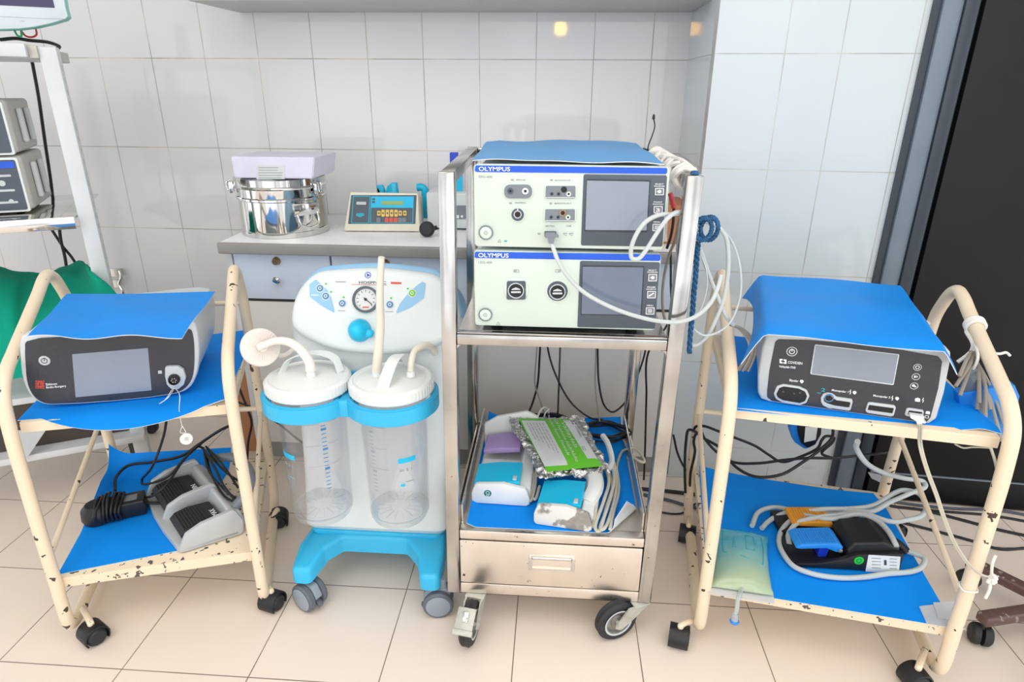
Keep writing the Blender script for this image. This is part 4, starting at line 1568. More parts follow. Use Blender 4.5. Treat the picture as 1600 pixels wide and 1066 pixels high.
for v in bm.verts:
    pass
obj('head_underside', bm, M['offwhite'], SM)
s5 = 3.947
def q5(x, y): return (360 + x / s5, 390 + y / s5)
HP = HF
HP.plate('control_label', [q5(490, 292), q5(570, 350), q5(650, 400), q5(740, 422), q5(850, 430), q5(940, 424), q5(1020, 402), q5(1120, 355), q5(1204, 300), q5(1206, 205), q5(1180, 196), q5(1000, 186), q5(700, 184), q5(530, 184), q5(490, 212)], .0006, M['white'], SM)
HP.plate('blue_panel', [q5(488, 215), q5(528, 184), q5(600, 250), q5(625, 300), q5(648, 396), q5(560, 345), q5(490, 292)], .0006, M['ltblue'], SM, .004, .0006)
HP.plate('blue_panel', [q5(1206, 210), q5(1185, 198), q5(1150, 222), q5(1085, 285), q5(1045, 335), q5(1016, 400), q5(1110, 360), q5(1195, 300)], .0006, M['ltblue'], SM, .004, .0006)
for (x, y, m) in ((555, 240, 'midblue'), (590, 288, 'midblue'), (692, 333, 'midblue'), (985, 340, 'midblue'), (1122, 270, 'green')):
    HP.disc('button_ring', *q5(x, y), 6.6, .0008, M['whitepaint'], SM, .0012)
    k = HP.disc('button', *q5(x, y), 5.0, .002, M[m], SM, .0018, .0006)
    HP.ring('button_symbol', *q5(x, y), 2.6, 1.7, .0004, M['whiteink'], k, .0038)
for (x, y) in ((590, 212), (622, 262), (700, 295), (992, 300), (1095, 242)):
    HP.disc('indicator', *q5(x, y), 1.5, .0006, M['limegreen'], SM, .0012)
HP.text('HOSPIVAC', q5(793, 211), q5(960, 213), 4.0, M['ink'], SM, .0008)
bm = B()
HP.line(bm, [q5(745, 216), q5(965, 219)], .7, .0004, .0008)
obj('underline', bm, M['red'], SM)
bm = HP.ring('', *q5(848, 158), 5.0, 4.0, .0006, None, None, .0, bm=B())
HP.plate('', [q5(842, 147), q5(862, 158), q5(842, 170)], .0006, None, None, 0, 0, bm=bm)
obj('emblem', bm, M['deepblue'], SM)
HP.plate('print_red', [q5(990, 213), q5(1045, 215), q5(1045, 202), q5(990, 200)], .0005, M['red'], SM, 0, .0007)
HP.disc('print_red', *q5(1050, 208), 1.6, .0005, M['red'], SM, .0007)
bm = B()
HP.line(bm, [q5(648, 200), q5(712, 200)], 1.8, .0004, .0007)
HP.line(bm, [q5(664, 378), q5(708, 379)], 1.2, .0004, .0007)
HP.line(bm, [q5(955, 384), q5(1005, 384)], 1.2, .0004, .0007)
obj('print', bm, M['paleink'], SM)
bm = B()
HP.line(bm, [q5(500, 282), q5(545, 282)], 1.2, .0004, .0013)
obj('print', bm, M['whiteink'], SM)
# gauge
gx, gy = q5(838, 310)
bm = HP.ring('', gx, gy, 20.5, 17, .008, None, None, .0006, bm=B(), n=40)
G = obj('gauge', bm, M['dkgrey'], SM)
HP.disc('dial', gx, gy, 17, .004, M['whitepaint'], G, .0006, n=40)
bm = B()
for k in range(11):
    a = math.radians(225 - 27 * k)
    HP.line(bm, [(gx + 14.5 * math.cos(a), gy - 14.5 * math.sin(a)), (gx + 11.5 * math.cos(a), gy - 11.5 * math.sin(a))], .9, .0004, .0046)
obj('dial_marks', bm, M['ink'], G)
bm = B()
HP.line(bm, [(gx - 3, gy - 3), (gx + 10, gy + 8)], 1.2, .0006, .0052)
HP.disc('', gx, gy, 2.2, .002, None, None, .0046, bm=bm, n=14)
obj('needle', bm, M['black'], G)
HP.plate('dial_print', [(gx - 5, gy + 13), (gx + 5, gy + 13), (gx + 5, gy + 11), (gx - 5, gy + 11)], .0004, M['red'], G, 0, .0046)
# knob
c = HP.p(*q5(800, 500))
r = HP.rad(*q5(800, 500), 17)
lathe(bm := B(), [(r * 1.05, 0), (r * 1.05, .006), (r, .010), (r * .9, .02), (r * .62, .032), (r * .3, .038), (0, .040)], HP.M @ Matrix.Translation((c.x, c.y, 0)), 32)
o = obj('regulator_knob', bm, M['cyan2'], SM)
box(bm := B(), (r * .2, -.010, .004), (r * 1.42, .010, .022), .007, 3, HP.M @ Matrix.Translation((c.x, c.y, 0)) @ Matrix.Rotation(math.radians(-15), 4, 'Z'))
obj('knob_pointer', bm, M['cyan2'], o)

# jars
lid1 = U(482, 597, 'z', .622)
lid2 = U(612, 600, 'z', .622)
jx = [V((lid1.x, lid1.y, 0)), V((lid2.x, lid2.y, 0))]
print('JAR', jx, 'base px should be 505,793 / 626,797')
JR, JB, JT = .080, .268, .610
# holder ring with clip
bm = B()
pts = []
def ringpts(off):
    c1, c2 = jx
    R = .094 + off
    out = []
    n = 26
    a0, a1 = math.radians(110), math.radians(332)
    for k in range(n + 1):
        a = a0 + (a1 - a0) * k / n
        out.append(V((c1.x + R * math.cos(a), c1.y + R * math.sin(a))))
    a0, a1 = math.radians(208), math.radians(430)
    for k in range(n + 1):
        a = a0 + (a1 - a0) * k / n
        out.append(V((c2.x + R * math.cos(a), c2.y + R * math.sin(a))))
    out += [V((c2.x + .02, 1.43)), V((c1.x - .02, 1.43))]
    return out
oo, ii = ringpts(.013), ringpts(0)
ii[-2:] = [V((jx[1].x - .0, 1.40)), V((jx[0].x + .0, 1.40))]
bm = ring_prism(B(), oo, ii, Matrix.Translation((0, 0, .566)), 0, .040)
bmesh.ops.bevel(bm, geom=[e for e in bm.edges if abs(e.verts[0].co.z - e.verts[1].co.z) < .001], offset=.003, segments=2, affect='EDGES')
JH = obj('jar_holder', bm, M['cyan'], SM)
mx = (jx[0] + jx[1]) / 2
box(bm := B(), (mx.x - .012, mx.y - .062, .565), (mx.x + .012, mx.y + .03, .6055), .004, 3)
for s in (-1, 1):
    box(bm, (mx.x + s * .019 - .005, mx.y - .062, .566), (mx.x + s * .019 + .005, mx.y - .02, .605), .003, 2)
obj('holder_clip', bm, M['cyan'], JH)
box(bm := B(), (SCX - .10, 1.395, .55), (SCX + .10, 1.435, .60), .004)
obj('holder_bracket', bm, M['cyan'], JH)
for i, x in enumerate((-.038, .004)):
    o = obj('rating_label', box(B(), (mx.x + x, 1.409, .515 - .01), (mx.x + x + .016, 1.4098, .545), 0), M['darkgreen'], SM)


def jar(i, label):
    c = jx[i]
    t = thing('collection_jar', label, 'jar', (c.x, c.y, JB), 0, 'collection jars of the suction machine')
    T = Matrix.Translation((c.x, c.y, 0))
    rb = JR * .88
    lathe(bm := B(), [(0, JB + .006), (rb - .010, JB + .006), (rb, JB + .018), (rb + .002, JB + .03), (JR - .001, JT - .02), (JR - .001, JT), (JR - .0035, JT), (JR - .0035, JT - .02), (rb - .0015, JB + .032), (rb - .004, JB + .022), (0, JB + .018)], T, 48)
    obj('jar_body', bm, M['clear'], t)
    lathe(bm := B(), [(rb - .016, JB), (rb - .004, JB), (rb + .001, JB + .012), (rb + .002, JB + .02), (rb - .003, JB + .020), (rb - .008, JB + .012), (rb - .014, JB + .006)], T, 48, 0, False)
    for k in range(16):
        a = 2 * math.pi * k / 16
        d = V((math.cos(a), math.sin(a), 0))
        e = V((-math.sin(a), math.cos(a), 0)) * .0012
        z = V((0, 0, JB + .019))
        p = V((c.x, c.y, 0))
        vs = [bm.verts.new(p + z + d * .022 - e), bm.verts.new(p + z + d * (rb - .014) - e), bm.verts.new(p + z + d * (rb - .014) + e), bm.verts.new(p + z + d * .022 + e)]
        v2 = [bm.verts.new(v.co + V((0, 0, .003))) for v in vs]
        bm.faces.new(v2)
        for q in range(4):
            bm.faces.new((vs[q], vs[(q + 1) % 4], v2[(q + 1) % 4], v2[q]))
    obj('jar_foot', bm, M['clearbase'], t)
    # printed scale on the jar wall
    def wallpt(ang, z):
        k = (z - JB) / (JT - JB)
        r = (rb + .002) + (JR - .001 - rb - .002) * max(0, (k - .088) / .86) + .0007
        return V((c.x + r * math.cos(ang), c.y + r * math.sin(ang), z))
    def patch(bm, a0, a1, z0, z1, n=4):
        col = [[bm.verts.new(wallpt(a0 + (a1 - a0) * k / n, z)) for z in (z0, z1)] for k in range(n + 1)]
        for p, q in zip(col, col[1:]):
            bm.faces.new((p[0], q[0], q[1], p[1]))
    R = math.radians
    sa, la = (-53, -124) if i == 0 else (-118, -57)
    bm = B()
    for k in range(20):
        z = .375 + k * .0105
        patch(bm, R(sa - 4), R(sa + 4), z, z + .0022)
    for k in range(4):
        z = .43 + k * .052
        patch(bm, R(sa - 4), R(sa + 5), z - .002, z + .004)
    obj('scale_print', bm, M['midblue'] if i == 0 else M['paleink'], t)
    bm = B()
    for k in range(3):
        z = .44 + k * .055
        patch(bm, R(sa - 32), R(sa - 6), z, z + .0012, 8)
        patch(bm, R(sa + 6), R(sa + 28), z - .001, z + .0004, 8)
    obj('scale_lines', bm, M['paleink'], t)
    bm = B()
    patch(bm, R(la - 16), R(la + 16), .455, .468, 8)
    obj('label_print', bm, M['cyan2'], t)
    bm = B()
    patch(bm, R(la - 14), R(la - 6), .392, .399)
    obj('factory_mark', bm, M['cyan2'], t)
    bm = B()
    patch(bm, R(la - 14), R(la - 7), .433, .439)
    patch(bm, R(la - 2), R(la + 1), .432, .44)
    patch(bm, R(la + 6), R(la + 8), .432, .44)
    patch(bm, R(la - 4), R(la + 10), .402, .405)
    obj('label_print', bm, M['paleink'], t)
    # lid
    RL = .0955
    pr = [(0, JT - .006), (RL - .004, JT - .006)]
    lathe(bm := B(), [(JR, JT + .0), (RL - .004, JT - .002), (RL, JT + .002), (RL, JT + .024), (RL - .004, JT + .029), (RL - .008, JT + .030), (RL - .010, JT + .027), (RL - .016, JT + .026), (RL - .022, JT + .029), (.02, JT + .031), (0, JT + .031)], T, 64)
    for k in range(64):
        a = 2 * math.pi * k / 64
        box(bm, (RL - .001, -.0016, JT + .003), (RL + .0016, .0016, JT + .024), 0, 1, T @ Matrix.Rotation(a, 4, 'Z'))
    ld = obj('lid', bm, M['offwhite'], t)
    return t, ld, c


J1, ld1, c1 = jar(0, 'collection jar with white screw lid at the left, feeding the round ivory filter')
J2, ld2, c2 = jar(1, 'collection jar with white screw lid at the right, tall ivory tube standing in it')
zt = JT + .030
# carrying strap handles
def strap(parent, pts, w):
    bm = B()
    P = spline(pts, 8)
    vs = []
    side = V(w)
    for p in P:
        vs.append([bm.verts.new(p - side), bm.verts.new(p + side), bm.verts.new(p + side + V((0, 0, .003))), bm.verts.new(p - side + V((0, 0, .003)))])
    for a, b in zip(vs, vs[1:]):
        for k in range(4):
            bm.faces.new((a[k], a[(k + 1) % 4], b[(k + 1) % 4], b[k]))
    bm.faces.new(vs[0][::-1]); bm.faces.new(vs[-1])
    return obj('handle', bm, M['offwhite'], parent)
strap(ld1, [V((c1.x - .062, c1.y + .0, zt - .001)), V((c1.x - .05, c1.y + .028, zt + .024)), V((c1.x, c1.y + .05, zt + .034)), V((c1.x + .05, c1.y + .044, zt + .024)), V((c1.x + .07, c1.y + .022, zt - .001))], (.004, .011, 0))
strap(ld2, [V((c2.x - .004, c2.y - .06, zt - .001)), V((c2.x + .004, c2.y - .045, zt + .026)), V((c2.x + .012, c2.y - .0, zt + .046)), V((c2.x + .022, c2.y + .05, zt + .032)), V((c2.x + .03, c2.y + .066, zt - .001))], (.013, .002, 0))
for c, ld, offs in ((c1, ld1, [(.012, -.008)]), (c2, ld2, [(-.033, .0), (.045, .005)])):
    for (ox, oy) in offs:
        bm = cyl(B(), (c.x + ox, c.y + oy, zt + .0012), (c.x + ox, c.y + oy, zt + .014), .011, .0095)
        obj('port', bm, M['offwhite'], ld)
# filter with elbow hose
e = V((c1.x + .012, c1.y - .008, zt + .0142))
fpt = U(407, 543, 'y', e.y + .01)
FT = thing('suction_filter', 'round ribbed ivory filter disc on a bent hose rising from the left jar lid', 'filter', tuple(e))
nrm = (CAM - fpt).normalized()
nrm = (nrm + V((.45, 0, .15))).normalized()
fmx = frame(fpt, nrm.cross(V((0, 0, 1))), V((0, 0, 1)), nrm)
Rf = .044
lathe(bm := B(), [(0, -.014), (Rf * .3, -.013), (Rf * .95, -.007), (Rf, -.004), (Rf, .003), (Rf * .96, .006), (Rf * .3, .012), (Rf * .26, .016), (0, .017)], fmx, 48)
for k in range(36):
    a = 2 * math.pi * k / 36
    d0, d1 = V((math.cos(a), math.sin(a), 0)), V((-math.sin(a), math.cos(a), 0)) * .0007
    p = [d0 * Rf * .32 + V((0, 0, .0118)), d0 * Rf * .93 + V((0, 0, .0062))]
    vs = [bm.verts.new(fmx @ (p[0] - d1)), bm.verts.new(fmx @ (p[1] - d1)), bm.verts.new(fmx @ (p[1] + d1)), bm.verts.new(fmx @ (p[0] + d1))]
    v2 = [bm.verts.new(v.co + fmx.to_3x3() @ V((0, 0, .0022))) for v in vs]
    bm.faces.new(v2)
    for q in range(4):
        bm.faces.new((vs[q], vs[(q + 1) % 4], v2[(q + 1) % 4], v2[q]))
obj('filter_disc', bm, M['filter'], FT)
bm = tube(B(), [e, e + V((-.002, .002, .02)), U(470, 547, 'y', e.y + .008), U(452, 535, 'y', e.y + .01), U(430, 533, 'y', e.y + .012), fpt + fmx.to_3x3() @ V((.012, 0, .014))], .0095, 14, 8, rfun=lambda t: 1.25 - .4 * t)
obj('elbow_hose', bm, M['filter'], FT)
bm = tube(B(), [fpt + fmx.to_3x3() @ V((-.01, 0, -.014)), U(440, 556, 'y', 1.36), U(456, 548, 'y', 1.40), U(462, 540, 'y', 1.425)], .006, 12, 8)
obj('hose', bm, M['filter'], FT)
# tall tube in right jar
b0 = V((c2.x - .033, c2.y, zt + .0142))
tp = U(596, 402, 'y', c2.y - .02)
bm = tube(B(), [b0, b0 * .6 + tp * .4 + V((.004, 0, 0)), b0 * .3 + tp * .7, tp], .0098, 14, 8, rfun=lambda t: 1.15 - .45 * t)
tag(obj('suction_tube', bm, M['tubeivory']), 'straight ivory tube standing upright in the right jar lid', 'tube')
b1 = V((c2.x + .045, c2.y + .005, zt + .0142))
bm = tube(B(), [b1, b1 + V((.002, .002, .02)), U(648, 549, 'y', b1.y + .02), U(660, 541, 'y', b1.y + .04), U(672, 542, 'y', b1.y + .07), U(680, 552, 'y', 1.412)], .0075, 12, 8)
tag(obj('connecting_hose', bm, M['tubeivory']), 'short bent ivory hose from the right jar lid back into the machine', 'hose')

# ------------------------------------------------------------------ cream trolleys
PROF = [(0, .06), (-.001, .2), (.003, .4), (.012, .58), (.026, .645), (.065, .685), (.13, .712), (.24, .753), (.33, .787), (.375, .806), (.412, .812), (.445, .796), (.472, .764), (.497, .72), (.508, .65), (.525, .4), (.536, .2), (.535, .10), (.515, .055), (.46, .036), (.3, .034), (.1, .034), (.035, .036), (.012, .045)]


def loop(base, ang, sc, zsc=1.0):
    a = math.radians(ang)
    d = V((math.cos(a), math.sin(a), 0))
    return (lambda s, z: V((base[0], base[1], 0)) + d * (s * sc) + V((0, 0, z * zsc)))


def caster(parent, px, py, top, deg):
    c = U(px, py, 'z', 0)
    c.z = 0
    r = .0235
    w = yawm((c.x, c.y, r), deg)
    ax = w @ Matrix.Rotation(math.pi / 2, 4, 'X')
    hood = []
    bm = B()
    for s in (-1, 1):
        lathe(bm, [(0, s * .0235), (r * .75, s * .0235), (r * .98, s * .017), (r, s * .010), (r, s * .004), (0, s * .004)], ax, 28)
    o = obj('caster', bm, M['rubber'], parent)
    n = 12
    oo = [((r + .0055) * math.cos(math.radians(-35 + 245 * k / n)), (r + .0055) * math.sin(math.radians(-35 + 245 * k / n))) for k in range(n + 1)]
    ii = [((r + .001) * math.cos(math.radians(210 - 245 * k / n)), (r + .001) * math.sin(math.radians(210 - 245 * k / n))) for k in range(n + 1)]
    prism(bm := B(), oo + ii, w @ frame((0, 0, 0), (1, 0, 0), (0, 0, 1), (0, -1, 0)), -.0245, .0225, .002)
    obj('hood', bm, M['black'], o)
    tp = V(top)
    bm = tube(B(), [V((c.x, c.y, 2 * r + .0055)), V((c.x, c.y, 2 * r + .010)), (V((c.x, c.y, 2 * r + .012)) + tp) / 2 + V((0, 0, .006)), tp], .0075, 10, 4)
    obj('stem', bm, M['paint'], o)
    return o


def trolley(name, label, L, R, zup, zlo, r, cast, lip):
    (lb, la, ls), (rb, ra, rs) = L, R
    fl, fr_ = loop(lb, la, ls), loop(rb, ra, rs)
    c = (fl(.27, 0) + fr_(.27, 0)) / 2
    t = thing(name, label, 'trolley', (c.x, c.y, 0))
    for f in (fl, fr_):
        obj('side_frame', tube(B(), [f(s, z) for s, z in PROF], r, 14, 6, True), M['paint'], t)
    def shelf(z, th, s0, s1, mat, nm, dz=0):
        e1 = (fr_(s0, 0) - fl(s0, 0)).normalized() * (r * .35)
        P = [fl(s0, 0) + e1, fr_(s0, 0) - e1, fr_(s1, 0) - e1, fl(s1, 0) + e1]
        bm = prism(B(), rpoly([(p.x, p.y) for p in P], [.004, .004, .03, .03]), Matrix.Identity(4), z - .006, z, .0015)
        # turned-down front lip and side/back lips
        for a, b in ((0, 1), (1, 2), (2, 3), (3, 0)):
            p, q = P[a], P[b]
            d = (q - p).normalized()
            n = V((-d.y, d.x, 0))
            ins = 0.03 if a == 1 or a == 2 else .0005
            e = .03 if a in (1, 2) else .0005
            p2 = p + d * (0.0005 if a == 1 else (.03 if a in (2, 3) else .0005))
            q2 = q - d * (.03 if a in (1, 2) else .0005)
            prism(bm, [(p2.x, p2.y), (q2.x, q2.y), ((q2 + n * .003).x, (q2 + n * .003).y), ((p2 + n * .003).x, (p2 + n * .003).y)], Matrix.Identity(4), z - th, z - .0061)
        return obj(nm, bm, mat, t), P
    up, PU = shelf(zup, .024, .045, .50, M['paint'], 'upper_shelf')
    lo, PLo = shelf(zlo, .026, .008, .525, lip, 'lower_shelf')
    bm = tube(B(), [fl(.528, .36), fr_(.528, .36)], .0075, 10)
    obj('cross_rod', bm, M['paint'], t)
    bm = tube(B(), [fl(.497, .70), fr_(.497, .70)], .0065, 10)
    obj('cross_rod', bm, M['paint'], t)
    for f in (fl, fr_):
        obj('brace_rod', tube(B(), [f(.527, .355), f(.005, .245)], .0065, 10), M['paint'], t)
    for px, py, f, s, deg in cast:
        caster(t, px, py, f(s, .034) if callable(f) else f, deg)
    return t, fl, fr_, PU, PLo


Ll = ((-1.132, 1.109), 110, .955)
Lr = ((-.71, 1.239), 109.6, .84)
fl, fr_ = loop(*Ll), loop(*Lr)
LT, lfl, lfr, LPU, LPL = trolley('trolley', 'cream two-shelf trolley at the left carrying the silver-rimmed touchscreen generator', Ll, Lr, .576, .183, .0138,
    [(150, 1002, fl, .08, 60), (428, 950, fr_, .05, 75), (437, 821, fr_, .40, 20), (255, 800, fl, .46, 40)], M['paintlip'])
Rl = ((.378, 1.221), 82.5, 1.0)
Rr = ((.89, 1.13), 80, 1.0)
gl, gr = loop(*Rl), loop(*Rr)
RT, rfl, rfr, RPU, RPL = trolley('trolley', 'cream two-shelf trolley at the right carrying the generator with a wide screen', Rl, Rr, .618, .166, .0145,
    [(1060, 1006, gl, .03, 75), (1426, 1072, gr, .08, 10), (1073, 845, gl, .45, 75), (1395, 840, gr, .46, 30)], M['paintlip'])

# ------------------------------------------------------------------ left trolley: generator, sheet, mats
def g2(x, y): return (x / 3.1357, 380 + y / 3.1357)
UZ = .576
gz = UZ + .0085
a, b = U(75, 634, 'z', gz), U(300, 611, 'z', gz)
gdir = (b - a).normalized()
GF = Face(a, gdir, (0, 0, 1))
GN = thing('generator', 'black-fronted generator with silver rim and grey touchscreen on the left cream trolley', 'medical device', tuple(a + gdir * .15 - GF.n * .17 + V((0, 0, -.003))))
rim = [g2(130, 466), g2(112, 500), g2(112, 570), g2(128, 690), g2(165, 765), g2(215, 800), g2(280, 808), g2(860, 756), g2(930, 728), g2(968, 670), g2(984, 560), g2(972, 440), g2(950, 398), g2(540, 430)]
P = GF.poly(rim)
P = [V((p.x, p.y)) for p in spline([V((p.x, p.y, 0)) for p in P], 4, True)]
ylow = min(p.y for p in P)
P = [V((p.x, p.y - min(0, ylow + .004))) for p in P]
prism(bm := B(), P, GF.M, -.012, .008, .004, 0, 3)
obj('rim', bm, M['silver'], GN)
cen = sum(P, V((0, 0))) / len(P)
Pb = [V((cen.x + (p.x - cen.x) * .985, cen.y + (p.y - cen.y) * .975)) for p in P]
prism(bm := B(), Pb, GF.M, -.258, -.012, .003)
obj('casing', bm, M['silver'], GN)
fpx = [g2(140, 474), g2(132, 510), g2(134, 580), g2(146, 685), g2(176, 742), g2(220, 772), g2(280, 778), g2(850, 728), g2(908, 704), g2(944, 655), g2(956, 560), g2(948, 440), g2(935, 416), g2(540, 445)]
Pf = [V((p.x, p.y)) for p in spline([V((p.x, p.y, 0)) for p in GF.poly(fpx)], 4, True)]
prism(bm := B(), Pf, GF.M, .008, .0095)
obj('front_panel', bm, M['slate'], GN)
FO = .0095
GF.plate('screen', [g2(378, 746), g2(748, 712), g2(730, 506), g2(361, 536)], .001, M['screen'], GN, .002, FO)
k = GF.disc('power_button', *g2(227, 567), 9.2, .002, M['ltgrey'], GN, FO, .0006)
bm = GF.ring('', *g2(227, 567), 5.2, 4.0, .0004, None, None, FO + .002, bm=B())
GF.line(bm, [g2(227, 552), g2(227, 568)], 1.3, .0005, FO + .002)
obj('symbol', bm, M['slate'], k)
bm = B()
for xx in (185, 196, 208, 222):
    GF.line(bm, [g2(xx, 664), g2(xx, 704)], 1.0, .0004, FO)
for yy in (668, 680, 692, 702):
    GF.line(bm, [g2(182, yy), g2(226, yy)], 1.0, .0004, FO)
GF.line(bm, [g2(194, 672), g2(216, 672), g2(216, 696), g2(194, 696), g2(194, 672)], 1.4, .0005, FO)
obj('emblem', bm, M['red'], GN)
GF.text('Ethicon', g2(235, 689), g2(288, 685), 3.4, M['whiteink'], GN, FO)
GF.text('Endo-Surgery', g2(236, 703), g2(333, 695), 3.2, M['whiteink'], GN, FO)
GF.plate('symbol', [g2(780, 632), g2(798, 631), g2(797, 616), g2(779, 617)], .0005, M['ltgrey'], GN, 0, FO)
k = GF.plate('socket', [g2(815, 640), g2(824, 680), g2(846, 702), g2(880, 704), g2(908, 680), g2(918, 645), g2(906, 605), g2(878, 588), g2(815, 590)], .008, M['ltgrey'], GN, .008, FO, .003)
lathe(bm := B(), [(.0, 0), (.0125, 0), (.0125, .006), (.011, .007), (.011, .012), (.0095, .012), (.0095, .006), (0, .006)], GF.M @ Matrix.Translation((*GF.p(*g2(862, 650)), FO + .008)), 28)
obj('socket_plug', bm, M['black'], k)
bm = B()
c = GF.p(*g2(862, 652))
for j in range(6):
    an = j * math.pi / 3
    cyl(bm, GF.w(c.x + .005 * math.cos(an), c.y + .005 * math.sin(an), FO + .014), GF.w(c.x + .005 * math.cos(an), c.y + .005 * math.sin(an), FO + .0162), .0013, n=8)
obj('contact', bm, M['zinc'], k)
prism(bm := B(), rrect(-.02, -.02, .02, .02, .004), GF.M @ Matrix.Translation((.15, .1, -.2622)), 0, .004)
obj('rear_plate', bm, M['grey'], GN)
for uu in (.03, .27):
    for nn in (-.03, -.235):
        p = GF.w(uu, 0, nn)
        cyl(bm := B(), (p.x, p.y, UZ + .0022), (p.x, p.y, gz + .006), .009)
        obj('foot', bm, M['rubber'], GN)
ztop = a.z + max(p.y for p in P)
# cover sheet
zs = GF.p(330, 500).y + a.z
topz = ztop + .0005
s00, s10 = U(47, 526, 'z', topz), U(285, 524, 'z', topz)
s11, s01 = U(337, 458, 'z', topz), U(105, 461, 'z', topz)
gb = bil(s00, s10, s11, s01)
def fgs(u, v):
    p = gb(u, v)
    w = max(0, 1 - v * 5)
    p.z += .0022 * math.sin(u * 10 + 1) * (1 - v) + .0015 * math.sin(v * 9 + u * 5) + .0025 + w * (.0022 * math.sin(u * 9.5 + .8) - .001)
    p += GF.n * (.010 * w - .003 * math.sin(u * 13) * w)
    return p
o = obj('vinyl_sheet', sheet(B(), fgs, 34, 24, .0016), [M['vinyl'], M['vinylback']], None, None, 60)
tag(o, 'bright blue vinyl sheet draped on the silver-rimmed touchscreen generator at the left', 'sheet')
# mats
mz = UZ + .0019
m00, m10 = U(27, 657, 'z', mz), U(352, 634, 'z', mz)
m11, m01 = U(398, 514, 'z', mz), lfl(.50, 0) + V((.02, -.01, mz))
mb2 = bil(m00, m10, m11, m01)
nf = V((GF.n.x, GF.n.y, 0))
def fum(u, v):
    p = mb2(u, v)
    if v < .1:
        k = (.1 - v) / .1
        s = math.sin(min(1, max(0, (u - .12) / .76)) * math.pi) ** .8
        p += nf * (.050 * k * s)
        p.z += .003 * s - (.018 * k ** 3) * s
    if u > .88 and v < .45:
        p.z += .016 * (u - .88) / .12 * (1 - v / .45)
    return p
o = obj('vinyl_mat', sheet(B(), fum, 36, 40, .0014), [M['vinylmat'], M['vinylback']], None, None, 60)
tag(o, 'blue vinyl mat on the upper shelf of the left trolley, under the touchscreen generator', 'mat')
LZ = .183
lz = LZ + .0019
n00, n10 = U(90, 898, 'z', lz), U(277, 861, 'z', lz)
n11, n01 = lfr(.515, 0) + V((-.10, -.02, lz)), lfl(.515, 0) + V((.012, -.01, lz))
nb = bil(n00, n10, n11, n01)
def flm(u, v):
    p = nb(u, v)
    if u < .16:
        p.z += .035 * ((.16 - u) / .16) ** 2 * max(0, min(1, (v - .35) / .4))
    if v > .86:
        p.z += .055 * ((v - .86) / .14) ** 2
    return p
o = obj('vinyl_mat', sheet(B(), flm, 36, 36, .0014), [M['vinylmat'], M['vinylback']], None, None, 60)
tag(o, 'blue vinyl mat on the lower shelf of the left trolley, turned up at the back', 'mat')

# dangling plug cap with string
st = GF.w(*GF.p(*g2(865, 690)), FO + .010)
t = thing('plug_cap', 'white round plug cap dangling on a string from the left generator socket', 'plug', tuple(U(289, 686, 'y', st.y - .06)))
yy = st.y - .055
bm = tube(B(), [GF.w(*GF.p(*g2(858, 690)), FO + .012), U(257, 626, 'y', yy + .02), U(249, 631, 'y', yy + .01), U(262, 622, 'y', yy + .015), st], .0008, 6)
tube(bm, [st, U(281, 620, 'y', yy), U(280, 640, 'y', yy - .003), U(283, 660, 'y', yy), U(285, 668, 'y', yy)], .0008, 6)
tube(bm, [U(285, 666, 'y', yy), U(282, 676, 'y', yy), U(290, 676, 'y', yy), U(285, 666, 'y', yy)], .0008, 6)
obj('string', bm, M['tie'], t)
c = U(291, 686, 'y', yy)
d = (CAM - c).normalized()
fm2 = frame(c, d.cross(V((0, 0, 1))), (0, 0, 1), (d + V((.3, 0, 0))).normalized())
lathe(bm := B(), [(0, -.018), (.010, -.018), (.0105, -.004), (.013, -.002), (.013, .002), (.009, .003), (.009, .0015), (0, .0015)], fm2, 28)
obj('cap', bm, M['offwhite'], t)
lathe(bm := B(), [(0, .0016), (.0045, .0016), (.0045, .004), (.002, .004), (.002, .003), (0, .003)], fm2, 20)
obj('pin', bm, M['zinc'], t)

# silver double foot pedal on the lower left shelf
o0 = U(288, 866, 'z', lz + .002)
w = yawm((o0.x - .012, o0.y, lz + .0022), 36) @ Matrix(((1, -.17, 0, 0), (0, 1, 0, 0), (0, 0, 1.25, 0), (0, 0, 0, 1)))
DP = thing('foot_switch', 'silver double foot switch with two ribbed black pedals on the left lower shelf', 'foot switch', (o0.x - .012, o0.y, lz + .0022), math.radians(37))
Ld, Wd = .150, .30
bm = prism(B(), rpoly([(0, 0), (Ld, 0), (Ld + .02, .05), (Ld + .02, Wd - .05), (Ld, Wd), (0, Wd), (-.008, Wd * .5 + .04), (-.008, Wd * .5 - .04)], .02), w, 0, .012, .004)
fx = w @ frame((0, 0, 0), (1, 0, 0), (0, 0, 1), (0, -1, 0))
wl = [(0, 0), (Ld, 0), (Ld + .004, .03), (Ld - .012, .062), (.06, .052), (.022, .038), (.006, .014)]
obj('base', bm, M['pedalgrey'], DP)
obj('side_guard', prism(B(), rpoly(wl, .012, 6), fx, -.010, 0, .003), M['pedalgrey'], DP)
obj('side_guard', prism(B(), rpoly([(p[0], p[1] * 1.05) for p in wl], .012, 6), fx, -(Wd * .5 + .005), -(Wd * .5 - .005), .003), M['pedalgrey'], DP)
obj('side_guard', prism(B(), rpoly([(p[0], p[1] * 1.1) for p in wl], .012, 6), fx, -Wd, -Wd + .010, .003), M['pedalgrey'], DP)
bm = prism(B(), rpoly([(Ld * .72, .012), (Ld + .012, .012), (Ld + .004, .05), (Ld * .86, .058)], .01, 5), fx, -Wd + .012, -.012, .004)
obj('rear_hood', bm, M['pedalgrey'], DP)
hp = [w @ V(p) for p in ((Ld - .004, .03, .05), (Ld + .045, .05, .075), (Ld + .07, .12, .088), (Ld + .06, .20, .088), (Ld + .015, Wd - .02, .065))]
obj('carry_handle', tube(B(), hp, .0125, 14, 8), M['grey'], DP)
